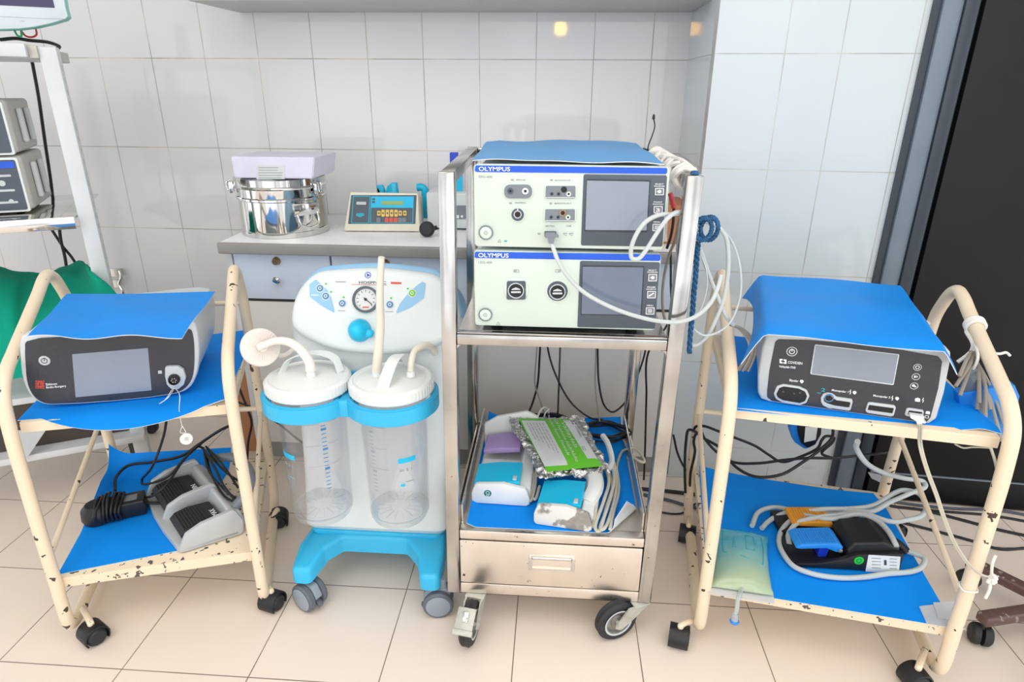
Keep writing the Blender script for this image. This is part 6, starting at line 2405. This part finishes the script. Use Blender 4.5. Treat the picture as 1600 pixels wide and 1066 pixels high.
def bagline(pts):
    out = []
    for u, v in pts:
        p = bq(u, v)
        puff = (math.sin(math.pi * u) ** .45) * (math.sin(math.pi * v) ** .5) * (1 - .35 * v)
        out.append(V((p.x, p.y, bz + .0092 + .040 * puff)))
    return out
bm = B()
tube(bm, bagline([(.12, .88), (.12, .6), (.14, .45), (.5, .36), (.85, .33), (.88, .6), (.86, .86)]), .0008, 6, 4, smooth=False)
tube(bm, bagline([(.12, .88), (.4, .9), (.6, .9), (.86, .86)]), .0008, 6, 4, smooth=False)
tube(bm, bagline([(.12, .64), (.3, .64)]), .0006, 6, 4, smooth=False)
tube(bm, bagline([(.3, .5), (.33, .7), (.36, .5)]), .0006, 6, 4, smooth=False)
tube(bm, bagline([(.55, .5), (.55, .8), (.7, .8), (.7, .5), (.55, .5)]), .0006, 6, 4, smooth=False)
obj('bag_print', bm, M['teal'], BG)
t0 = bq(.5, .02)
t0.z = bz + .010
fe = (RPL[0] + (RPL[1] - RPL[0]) * .12)
t1 = U(1153, 938, 'z', LZr + .008)
t2 = U(1149, 960, 'y', t1.y - .014)
bm = tube(B(), [t0, t1, t1 * .4 + t2 * .6 + V((0, -.003, .003)), t2], .0052, 12, 6)
obj('outlet_tube', bm, M['cleartube'], BG)
d = V((.0, -.1, -1)).normalized()
cyl(bm := B(), t2 - d * .001, t2 + d * .016, .0065, .008)
obj('connector', bm, M['cleartube'], BG)
cyl(bm := B(), t2 + d * .0165, t2 + d * .024, .011, .010, 24, .002)
obj('cap', bm, M['blueped'], BG)

# black foot switch with blue pedal
pz = mz + .0014
A0, A1 = U(1250, 888, 'z', pz), U(1405, 896, 'z', pz)
ux = (A1 - A0)
ux.z = 0
wd = math.degrees(math.atan2(ux.y, ux.x))
w = yawm((A0.x, A0.y, pz), wd)
BP = thing('foot_switch', 'black foot switch with a bright blue pedal on the right lower shelf', 'foot switch', (A0.x, A0.y, pz), math.radians(wd))
ROOT[BP.name] = w
Lx = ux.length
fx = w @ frame((0, 0, 0), (1, 0, 0), (0, 0, 1), (0, -1, 0))
prof_low = rpoly([(-.01, .002), (Lx, .002), (Lx, .058), (Lx * .55, .048), (Lx * .42, .032), (Lx * .18, .016), (-.01, .012)], .004)
prism(bm := B(), prof_low, fx, -.012, 0, .003)
obj('side_plate', bm, M['black'], BP)
prism(bm := B(), rpoly([(-.02, .001), (Lx - .004, .001), (Lx - .004, .012), (-.02, .012)], .004), fx, -.115, -.008, .002)
obj('base', bm, M['black'], BP)
prism(bm := B(), rpoly([(Lx * .48, .010), (Lx - .004, .010), (Lx - .004, .062), (Lx * .80, .078), (Lx * .52, .072), (Lx * .46, .05)], .008, 5), fx, -.108, -.0125, .006, 0, 3)
obj('cover', bm, M['black'], BP)
prism(bm := B(), rpoly([(-.015, .046), (.0, .058), (.085, .066), (.098, .056), (.098, .040), (.085, .040), (.06, .050), (.0, .044)], .003), fx, -.078, -.016, .002)
for k in range(14):
    x = .004 + k * .0058
    z = .058 + (x) * .094
    box(bm, (x, .020, z - .001), (x + .0022, .074, z + .0014), .0004, 1, w)
pdl = obj('pedal', bm, M['blueped'], BP)
cyl(bm := B(), w @ V((.092, .0155, .047)), w @ V((.092, .012, .047)), .005)
obj('pivot_pin', bm, M['chrome'], pdl)
prism(bm := B(), rpoly([(.05, .013), (.07, .013), (.075, .048), (.05, .044)], .003), fx, -.06, -.03)
obj('pedal_stem', bm, M['deepblue'], BP)
sfp = Face(w @ V((0, -.0008, 0)), w.to_3x3() @ V((1, 0, 0)), (0, 0, 1))
sfp.plate('rating_label', [(1352, 893), (1404, 896), (1407, 870), (1357, 867)], .0008, M['offwhite'], BP, .001)
bm = B()
for y in (872, 877, 882, 887):
    sfp.line(bm, [(1362, y), (1376, y + .6)], .8, .0004, .0008)
    sfp.line(bm, [(1390, y + 1), (1401, y + 1.6)], .8, .0004, .0008)
sfp.plate('', [(1381, 883), (1385, 883), (1385, 875), (1381, 875)], .0004, None, None, 0, .0008, bm=bm)
obj('label_print', bm, M['ink'], BP)
sfp.disc('round_sticker', 1342, 876, 7.6, .0008, M['limegreen'], BP)
bm = sfp.ring('', 1342, 876, 4.2, 3.0, .0004, None, None, .0008, bm=B())
sfp.line(bm, [(1339, 877), (1342, 880), (1345, 877)], .9, .0004, .0008)
obj('sticker_print', bm, M['darkgreen'], BP)
e0 = w @ V((Lx - .010, .07, .046))
bm = B()
dirv = w.to_3x3() @ V((1, .05, -.25))
dirv.normalize()
pe = [e0 + dirv * (k * .00125) + V((0, 0, -.00035 * k * k * .03)) for k in range(46)]
tube(bm, pe, .0105, 12, 1, smooth=False, rfun=lambda t_: 1.0 + .16 * math.sin(t_ * 46 / 5 * 2 * math.pi))
obj('cable_boot', bm, M['black'], BP)
# second orange pedal behind it
yp = U(1262, 815, 'z', pz + .04)
w2 = yawm((yp.x - .04, yp.y - .02, pz), wd)
YP = thing('foot_switch', 'orange-yellow pedal foot switch tucked under the grey cable loops, right lower shelf', 'foot switch', (yp.x - .04, yp.y - .02, pz), math.radians(wd))
ROOT[YP.name] = w2
fx2 = w2 @ frame((0, 0, 0), (1, 0, 0), (0, 0, 1), (0, -1, 0))
prism(bm := B(), rpoly([(-.03, .001), (.20, .001), (.20, .02), (-.03, .02)], .004), fx2, -.09, .0, .002)
obj('base', bm, M['black'], YP)
prism(bm := B(), rpoly([(-.005, .036), (.0, .046), (.095, .052), (.10, .036)], .003), fx2, -.07, -.004, .002)
for k in range(13):
    x = .006 + k * .0066
    box(bm, (x, .008, .045 + x * .06), (x + .0026, .066, .048 + x * .06), .0004, 1, w2)
obj('pedal', bm, M['yelped'], YP)
prism(bm := B(), rpoly([(.02, .0195), (.09, .0195), (.09, .04), (.02, .038)], .002), fx2, -.06, -.015)
obj('pedal_stem', bm, M['black'], YP)
# grey cable loops
def cz(pts): return [U(x, y, 'z', z) for x, y, z in pts]
be = pe[-1]
loops = [cz([(1340, 690, .50), (1338, 700, .46), (1352, 722, .40), (1378, 738, .33), (1415, 748, .27), (1443, 753, .25), (1446, 760, .245), (1420, 772, .24), (1390, 785, .23), (1360, 800, .225), (1330, 798, .225), (1300, 800, .215), (1262, 805, .21), (1238, 812, .20), (1222, 828, .185), (1217, 845, .178), (1222, 862, .178), (1240, 885, .178), (1270, 897, .178), (1310, 903, .178), (1350, 902, .178), (1385, 897, .178), (1425, 893, .178)]) ,
         cz([(1425, 893, .178), (1440, 886, .18), (1443, 872, .182)]) + [be],
         cz([(1175, 822, .178), (1186, 800, .178), (1210, 793, .18), (1250, 800, .205), (1285, 796, .225), (1330, 795, .225), (1365, 790, .225), (1395, 772, .235), (1412, 766, .235), (1436, 772, .22), (1447, 790, .215), (1440, 806, .215), (1420, 812, .22), (1390, 815, .226), (1350, 803, .232), (1310, 805, .228), (1270, 810, .222), (1245, 818, .21), (1232, 835, .19), (1233, 850, .182)]),
         cz([(1190, 826, .178), (1205, 812, .18), (1235, 800, .195), (1260, 806, .215), (1300, 811, .228), (1340, 804, .238), (1368, 812, .245), (1386, 828, .245), (1398, 848, .24), (1401, 855, .235)])]
bm = B()
full = loops[0] + loops[1][1:]
tube(bm, full, .0064, 10, 6)
tube(bm, loops[2], .0064, 10, 6)
tube(bm, loops[3], .0064, 10, 6)
tag(obj('grey_cable', bm, M['greycable']), 'thick pale grey cable looped around the black foot switch, right lower shelf', 'cable')

# black cables at the left rear of the right trolley
def cy(pts, dy=0): return [U(x, y, 'y', yv + dy) for x, y, yv in pts]
tag(obj('black_cable', tube(B(), cy([(1071, 770, 1.72), (1070, 730, 1.72), (1072, 690, 1.72), (1076, 672, 1.72), (1085, 674, 1.71), (1100, 685, 1.70), (1125, 700, 1.66), (1150, 730, 1.60), (1180, 745, 1.56), (1220, 742, 1.54), (1255, 722, 1.55), (1285, 700, 1.56), (1300, 684, 1.58), (1302, 668, 1.6)]), .0042, 9, 8), M['cable']), 'black cable dipping lowest across the right lower shelf, rising to the upper shelf', 'cable')
tag(obj('black_cable', tube(B(), cy([(1078, 760, 1.74), (1079, 740, 1.735), (1086, 705, 1.725), (1084, 690, 1.725), (1088, 678, 1.72), (1096, 676, 1.71), (1100, 684, 1.70), (1118, 705, 1.67), (1145, 722, 1.63), (1185, 724, 1.60), (1225, 719, 1.60), (1262, 716, 1.60), (1300, 716, 1.62), (1345, 712, 1.65), (1395, 706, 1.70)]), .004, 9, 8), M['cable']), 'black cable stretched nearly level behind the right trolley, left post to rear post', 'cable')
tag(obj('black_cable', tube(B(), cy([(1084, 674, 1.74), (1087, 667, 1.735), (1100, 666, 1.72), (1120, 673, 1.70), (1140, 681, 1.69), (1180, 697, 1.68), (1200, 710, 1.675), (1222, 722, 1.67), (1250, 714, 1.66), (1278, 700, 1.65), (1284, 688, 1.65), (1290, 682, 1.65), (1303, 684, 1.65), (1300, 692, 1.65), (1284, 708, 1.65), (1300, 716, 1.66)]), .004, 9, 8), M['cable']), 'black cable sloping down from the left rear post and knotted below the upper shelf', 'cable')
tag(obj('black_cable', tube(B(), cy([(1052, 680, 1.80), (1060, 712, 1.80), (1075, 740, 1.80), (1090, 758, 1.80), (1100, 775, 1.80)]), .0035, 9, 8), M['cable']), 'black cable slanting down between the steel rack and the right trolley', 'cable')
# foot switch hung at the back of the right trolley
hf2 = Face(V((0, 1.70, 0)), (1, 0, 0), (0, 0, 1))
HS = thing('foot_switch', 'blue and black foot switch hanging behind the right trolley, below the upper shelf', 'foot switch', tuple(hf2.w(*hf2.p(1260, 680))))
prism(bm := B(), rpoly(hf2.poly([(1233, 640), (1236, 675), (1242, 692), (1258, 703), (1274, 696), (1284, 676), (1286, 640)]), .01), hf2.M, -.03, 0, .004)
obj('body', bm, M['blueped'], HS)
prism(bm := B(), rpoly(hf2.poly([(1244, 642), (1246, 676), (1250, 690), (1260, 698), (1272, 692), (1281, 676), (1283, 642)]), .008), hf2.M, 0.0003, .012, .003)
obj('side_plate', bm, M['black'], HS)
hf2.plate('rating_label', [(1254, 688), (1272, 684), (1275, 664), (1256, 664)], .0008, M['offwhite'], HS, 0, .0123)
bm = tube(B(), [hf2.w(*hf2.p(1250, 645), -.012), hf2.w(*hf2.p(1256, 610), -.03), rfl(.497, .70) * .78 + rfr(.497, .70) * .22 + V((0, .006, .002))], .004, 8, 6)
obj('hanging_cord', bm, M['cable'], HS)
# grey plug bundle resting behind the left post of the right trolley
bm = B()
for k in range(5):
    o_ = V((.006 * (k - 2), .004 * (k % 2), 0))
    tube(bm, [p + o_ * s_ for p, s_ in zip(cy([(1143, 508, 1.33), (1158, 514, 1.34), (1172, 530, 1.34), (1176, 545, 1.33), (1170, 562, 1.33), (1160, 580, 1.33)]), (.2, .3, .5, .6, .8, 1))], .0028, 7, 6)
tag(obj('cable_tail', bm, M['lead']), 'grey bunch of cable ends hanging by the left front post of the right trolley', 'cable')

# grey leads tied to the right front tube
bm = B()
tp = gr(.245, .725) 
tpx = V((tp.x - .012, tp.y - .002, tp.z))
ends = [(1493, 604), (1500, 618), (1499, 588), (1527, 640), (1540, 652), (1530, 630), (1548, 640), (1570, 668), (1566, 690), (1536, 660)]
for k, (x, y) in enumerate(ends):
    e_ = U(x, y, 'y', 1.27 + .006 * (k % 4))
    if e_.z < RZ + .008 and e_.x < .9: 
        e_.z = RZ + .01
    m_ = (tpx + e_) / 2 + V((rnd.uniform(-.006, .006), -.008, .012))
    tube(bm, [tpx + V((rnd.uniform(-.004, .004), 0, 0)), m_, e_], .0026, 7, 8, flat=1.5)
tag(obj('lead_bundle', bm, M['lead']), 'bunch of grey leads tied to the right tube of the right trolley', 'cable')
bm = B()
ax_ = (gr(.33, .787) - gr(.13, .712)).normalized()
for dz in (0, .006, .012):
    c_ = gr(.285, .770) + ax_ * (dz - .006)
    s1 = ax_.cross(V((1, 0, 0))).normalized()
    s2 = ax_.cross(s1)
    tube(bm, [c_ + s1 * (.018 * math.cos(t_)) + s2 * (.018 * math.sin(t_)) for t_ in [i * math.pi / 6 for i in range(12)]], .0042, 8, 4, True)
tube(bm, [gr(.285, .755) + V((-.014, 0, 0)), tpx + V((0, 0, .014)), tpx + V((0, 0, -.004))], .005, 8, 6)
tube(bm, [gr(.245, .725) + V((.014, 0, 0)), U(1562, 553, 'y', tp.y), U(1572, 551, 'y', tp.y), U(1578, 556, 'y', tp.y)], .003, 6, 6)
tube(bm, [tpx, U(1510, 556, 'y', tp.y), U(1496, 566, 'y', tp.y)], .004, 6, 6)
tag(obj('string_tie', bm, M['tie']), 'white string wound round the upper right tube holding the grey leads', 'string')
# blue pouch behind the right tube
bf = Face(V((0, 1.47, 0)), V((.985, -.17, 0)), (0, 0, 1))
BX = thing('foot_switch', 'bright blue foot switch with grey label hanging behind the right tube of the right trolley', 'foot switch', tuple(bf.w(*bf.p(1545, 650))))
prism(bm := B(), rpoly(bf.poly([(1498, 616), (1568, 603), (1586, 602), (1594, 620), (1582, 676), (1564, 684), (1530, 676), (1500, 650)]), .004), bf.M, -.03, 0, .003)
obj('body', bm, M['blueped'], BX)
prism(bm := B(), rpoly(bf.poly([(1507, 616), (1531, 612), (1530, 577), (1509, 580)]), .002), bf.M, -.026, -.004, .002)
obj('hinge_plate', bm, M['grey'], BX)
bm = tube(B(), [bf.w(*bf.p(1520, 590), -.015), bf.w(*bf.p(1528, 560), .0), gr(.30, .757) + V((0, 0, -.012))], .003, 8, 6)
obj('hanging_cord', bm, M['tie'], BX)
tag(obj('white_lead', tube(B(), cy([(1548, 700, 1.16), (1556, 725, 1.16), (1560, 755, 1.155), (1556, 785, 1.145)]), .0026, 8, 8, flat=1.6), M['beigecable']), 'short white lead hanging under the right end of the upper shelf', 'cable')
tag(obj('white_lead', tube(B(), cy([(1492, 694, 1.2), (1505, 700, 1.2), (1518, 699, 1.2), (1530, 699, 1.2), (1545, 700, 1.2)]), .0018, 8, 8), M['beigecable']), 'thin white lead sagging along the underside of the right upper shelf', 'cable')

# ------------------------------------------------------------------ rack top right: cables, rope, string
EC = thing('patient_plate_cable', 'pale grey cable plugged into the upper rack generator, sweeping across the lower screen', 'cable', tuple(U(861, 370, 'y', GY)))
pf = Face(V((0, GY, 0)), (1, 0, 0), (0, 0, 1))
pb = pf.plate('', [q6(930, 975), q6(1040, 975), q6(1056, 962), q6(1090, 968), q6(1092, 955), q6(1052, 940), q6(1045, 918), q6(922, 918), q6(915, 960)], .016, None, None, .001, .0035, bm=B())
pf.plate('', [q6(962, 1040), q6(1030, 1040), q6(1042, 965), q6(950, 965)], .014, None, None, .002, .006, bm=pb)
obj('plug', pb, M['grey'], EC)
st = pf.w(*pf.p(*q6(998, 1042)), .013)
pts = [st] + cy([(866, 392, 1.228), (872, 408, 1.222), (884, 428, 1.216), (910, 455, 1.213), (950, 478, 1.212), (990, 493, 1.210), (1030, 502, 1.208), (1062, 503, 1.205), (1088, 494, 1.21), (1110, 474, 1.22), (1122, 448, 1.24), (1127, 430, 1.25)])
obj('cord', tube(B(), pts, .0042, 10, 8), M['greycable'], EC)
tag(obj('grey_cable', tube(B(), cy([(1068, 333, 1.268), (1052, 335, 1.235), (1030, 336, 1.215), (1010, 346, 1.205), (995, 365, 1.20), (986, 390, 1.20), (988, 404, 1.20), (998, 404, 1.20), (1010, 390, 1.20), (1024, 368, 1.205), (1040, 345, 1.21), (1052, 334, 1.222), (1066, 331, 1.262)]), .0042, 10, 8), M['greycable']), 'pale grey cable loop hanging over the corner of the upper rack screen', 'cable')
tag(obj('grey_cable', tube(B(), cy([(1098, 345, 1.30), (1118, 352, 1.30), (1133, 368, 1.30), (1138, 395, 1.30), (1137, 430, 1.30), (1130, 470, 1.30), (1118, 500, 1.30), (1105, 525, 1.30), (1090, 538, 1.30), (1077, 540, 1.285)]), .0045, 10, 8), M['greycable']), 'pale grey cable bowing out right of the steel rack, widest loop', 'cable')
tag(obj('grey_lead', tube(B(), cy([(1122, 352, 1.31), (1142, 375, 1.31), (1155, 410, 1.31), (1158, 450, 1.31), (1152, 480, 1.31), (1140, 505, 1.30), (1120, 520, 1.29), (1100, 524, 1.28), (1085, 515, 1.275), (1078, 505, 1.265)]), .0022, 8, 8), M['greycable']), 'thin grey lead arching furthest right between rack and right trolley', 'cable')
tag(obj('grey_cable', tube(B(), cy([(1090, 380, 1.275), (1096, 395, 1.28), (1108, 430, 1.29), (1122, 465, 1.30), (1135, 495, 1.31), (1146, 508, 1.325)]), .0042, 10, 8), M['greycable']), 'pale grey cable running from the rack post down to the bunch of cable ends', 'cable')
tag(obj('grey_lead', tube(B(), cy([(1092, 392, 1.272), (1103, 420, 1.275), (1105, 445, 1.275), (1098, 475, 1.275), (1088, 494, 1.27), (1076, 500, 1.262)]), .0016, 8, 8), M['greycable']), 'thinnest grey lead curling close beside the right front rack post', 'cable')
tag(obj('grey_cable', tube(B(), cy([(1062, 340, 1.30), (1055, 375, 1.32), (1045, 400, 1.34), (1038, 430, 1.36), (1035, 460, 1.36), (1036, 485, 1.36), (1040, 505, 1.36)]), .003, 10, 8), M['lead']), 'grey cable hanging between the stacked generators and the right front rack post', 'cable')
bm = B()
rcen = U(1104, 358, 'y', 1.255)
for k, (ox, rr_) in enumerate(((-.006, .021), (.006, .022))):
    for ph in (0, 2.1, 4.2):
        tube(bm, [rcen + V((ox + (rr_ + .003 * math.cos(7 * t_ + ph)) * .75 * math.cos(t_), .004 * k + .003 * math.sin(7 * t_ + ph), (rr_ + .003 * math.cos(7 * t_ + ph)) * math.sin(t_))) for t_ in [i * math.pi / 36 for i in range(72)]], .0026, 6, 1, True)
hp_ = cy([(1091, 378, 1.262), (1089, 400, 1.262), (1087, 430, 1.262), (1084, 460, 1.262), (1082, 490, 1.262), (1079, 520, 1.262), (1077, 552, 1.262)])
for ph in (0, 2.1, 4.2):
    P_ = spline(hp_, 10)
    tube(bm, [p + V((.0032 * math.cos(i * .7 + ph), .0032 * math.sin(i * .7 + ph), 0)) for i, p in enumerate(P_)], .0028, 6, 1, smooth=False)
tag(obj('braided_rope', bm, M['rope']), 'blue braided cord coiled and hanging on the right front rack post', 'rope')
bm = B()
cyl(bm, (.256, 1.246, 1.1088), (.256, 1.246, 1.1145), .009, .006)
tag(obj('rope_knot', bm, M['rope']), 'small blue cord knot on top of the right front rack post', 'rope')
bm = B()
for k in range(11):
    yk = 1.30 + k * .042
    xk = .2525
    tube(bm, [V((xk + .020 * math.cos(t_), yk + rnd.uniform(-.014, .014), 1.0945 + .019 * math.sin(t_))) for t_ in [i * math.pi / 5 for i in range(10)]], .0062, 7, 4, True)
tube(bm, [V((.237, 1.42, 1.10)), V((.229, 1.40, 1.06)), V((.226, 1.38, 1.03)), V((.223, 1.35, 1.0)), V((.224, 1.34, .96))], .010, 8, 6)
tube(bm, [V((.245, 1.50, 1.112)), V((.255, 1.40, 1.119)), V((.262, 1.31, 1.113))], .005, 8, 6)
tag(obj('bandage_string', bm, M['tie']), 'white bandage strip wound round the right top rail of the steel rack', 'string')
bm = tube(B(), cy([(1012, 236, 1.76), (1013, 228, 1.76), (1019, 212, 1.76), (1023, 198, 1.76), (1022, 188, 1.76), (1021, 180, 1.76)]), .0016, 8, 8)
lathe(bm, [(0, 0), (.004, .004), (.003, .012), (0, .016)], Matrix.Translation(U(1021, 188, 'y', 1.76)), 10)
tube(bm, cy([(1004, 233, 1.77), (1012, 236, 1.77), (1020, 240, 1.77), (1016, 244, 1.765)]), .004, 8, 6)
tag(obj('wire', bm, M['black']), 'thin dark wire sticking up at the back right corner of the rack', 'wire')
ry_ = 1.33
bm = tube(B(), cy([(1047, 302, ry_), (1050, 312, ry_), (1053, 325, ry_)]), .005, 8, 6)
tag(obj('red_plug', bm, M['redc']), 'red plug hanging beside the upper rack generator', 'plug')
bm = tube(B(), cy([(1053, 325, 1.33), (1052, 345, 1.33), (1048, 370, 1.34), (1042, 388, 1.35)]), .003, 8, 6)
tag(obj('black_lead', bm, M['cable']), 'black lead under the red plug beside the upper rack generator', 'cable')

# ------------------------------------------------------------------ brown stand base at the right edge
def zat(px, py, z): 
    q = U(px, py, 'z', z)
    return V((q.x, q.y, z))
A1_, A2_ = zat(1513, 872, .085), zat(1606, 918, .085)
B1_, B2_ = zat(1533, 968, .075), zat(1606, 957, .075)
da, db = (A2_ - A1_), (B2_ - B1_)
den = da.x * db.y - da.y * db.x
tt = ((B1_.x - A1_.x) * db.y - (B1_.y - A1_.y) * db.x) / den
hub = A1_ + da * tt
IS = thing('drip_stand', 'brown painted castered stand foot on the floor at the right edge', 'stand', (hub.x, hub.y, 0))
for p, ang_ in ((A1_, 0), (B1_, 1)):
    d = (V((hub.x, hub.y, 0)) - V((p.x, p.y, 0)))
    n_ = d.length
    ww = yawm((p.x, p.y, .062), math.degrees(math.atan2(d.y, d.x)))
    box(bm := B(), (0, -.017, 0), (n_, .017, .026), .006, 3, ww)
    obj('leg', bm, M['brownpaint'], IS)
    for s in (1,):
        c_ = ww @ V((.014, 0, 0))
        w_ = yawm((c_.x, c_.y, .0262), 70 if ang_ else 110)
        ax = w_ @ Matrix.Rotation(math.pi / 2, 4, 'X')
        bm = B()
        for sg in (-1, 1):
            lathe(bm, [(0, sg * .023), (.019, sg * .023), (.025, sg * .017), (.026, sg * .010), (.026, sg * .004), (0, sg * .004)], ax, 28)
        cyl(bm, (c_.x, c_.y, .045), (c_.x, c_.y, .0615), .007)
        obj('caster', bm, M['rubber'], IS)
for an in (20, -50, -120):
    d = V((math.cos(math.radians(an)), math.sin(math.radians(an)), 0))
    ww = yawm((hub.x, hub.y, .062), an)
    box(bm := B(), (0, -.017, 0), (.24, .017, .026), .006, 3, ww)
    obj('leg', bm, M['brownpaint'], IS)
    c_ = hub + d * .225
    cyl(bm := B(), (c_.x - .012, c_.y, .0262), (c_.x + .012, c_.y, .0262), .026, None, 24, .003)
    cyl(bm, (c_.x, c_.y, .045), (c_.x, c_.y, .0615), .007)
    obj('caster', bm, M['rubber'], IS)
cyl(bm := B(), (hub.x, hub.y, .06), (hub.x, hub.y, .13), .03, .024)
obj('hub', bm, M['brownpaint'], IS)
cyl(bm := B(), (hub.x, hub.y, .1302), (hub.x, hub.y, 1.6), .0125)
obj('pole', bm, M['polished'], IS)

# cables on the floor
def floorcab(label, pts, r, mat=None):
    return tag(obj('floor_cable', tube(B(), [V((*U(x, y, 'z', r)[:2], r + .0004)) for x, y in pts], r, 9, 8), mat or M['cable']), label, 'cable')
floorcab('thick black cable on the floor, running from the right trolley to the right edge', [(1330, 775), (1385, 790), (1440, 797), (1500, 812), (1560, 828), (1640, 845)], .0045)
floorcab('black floor cable nearest the viewpoint, behind the right trolley', [(1330, 800), (1430, 822), (1480, 835), (1520, 846), (1560, 858), (1600, 857), (1650, 852)], .0042)
floorcab('dark grey floor cable furthest back along the black door', [(1320, 770), (1420, 788), (1490, 795), (1560, 798), (1640, 812)], .0045, M['dkgrey'])
floorcab('black floor cable second from the black door', [(1310, 772), (1400, 792), (1480, 800), (1550, 806), (1640, 822)], .004)
floorcab('black floor cable along the tiles between the steel rack and right trolley, back one', [(1000, 764), (1045, 768), (1080, 772), (1120, 776), (1170, 778)], .006)
floorcab('grey floor cable between the steel rack and the right trolley, middle one', [(1005, 773), (1045, 782), (1080, 792), (1130, 800), (1180, 805)], .005, M['dkgrey'])
floorcab('black floor cable curling between the steel rack and right trolley, front one', [(1000, 790), (1040, 802), (1062, 803), (1074, 798), (1090, 786), (1130, 782)], .003)

# ------------------------------------------------------------------ light
def area(name, loc, rot, sx, sy, e, col=(1, 1, 1)):
    l = bpy.data.lights.new(name, 'AREA')
    l.shape = 'RECTANGLE'
    l.size, l.size_y, l.energy, l.color = sx, sy, e, col
    o = bpy.data.objects.new(name, l)
    COL.objects.link(o)
    o.location = loc
    o.rotation_euler = rot
    return o


area('ceiling_light', (.1, .45, 2.53), (0, 0, 0), 2.4, 1.2, 15, (1, .985, .965))
area('ceiling_light', (-1.2, -.6, 2.53), (0, 0, 0), 1.2, 1.2, 12, (1, .985, .965))
area('ceiling_light', (.9, -1.4, 2.53), (0, 0, 0), 1.8, 1.2, 12, (1, .985, .965))
area('window_light', (1.0, -2.4, 1.6), (math.radians(88), 0, 0), 3.0, 1.8, 8, (.94, .975, 1))

wd_ = bpy.data.worlds.new('world')
SC.world = wd_
wd_.use_nodes = True
bg = wd_.node_tree.nodes['Background']
bg.inputs[0].default_value = (.90, .93, .97, 1)
bg.inputs[1].default_value = 1.6
wn = wd_.node_tree.nodes
tc = wn.new('ShaderNodeTexCoord')
mp_ = wn.new('ShaderNodeMapping')
mp_.inputs['Scale'].default_value = (2.2, 2.2, .6)
nt = wn.new('ShaderNodeTexNoise')
nt.inputs['Scale'].default_value = 1.6
nt.inputs['Detail'].default_value = 2
rp = wn.new('ShaderNodeValToRGB')
rp.color_ramp.elements[0].position, rp.color_ramp.elements[1].position = .38, .62
rp.color_ramp.elements[0].color = (.42, .43, .46, 1)
rp.color_ramp.elements[1].color = (1.15, 1.17, 1.20, 1)
wl_ = wd_.node_tree.links
wl_.new(tc.outputs['Generated'], mp_.inputs['Vector'])
wl_.new(mp_.outputs[0], nt.inputs['Vector'])
wl_.new(nt.outputs['Fac'], rp.inputs[0])
wl_.new(rp.outputs[0], bg.inputs[0])
SC.view_settings.view_transform = 'Standard'
SC.view_settings.look = 'None'
SC.cycles.transparent_max_bounces = 32
SC.view_settings.gamma = 1
SC.view_settings.use_curve_mapping = False
SC.view_settings.exposure = 0.12
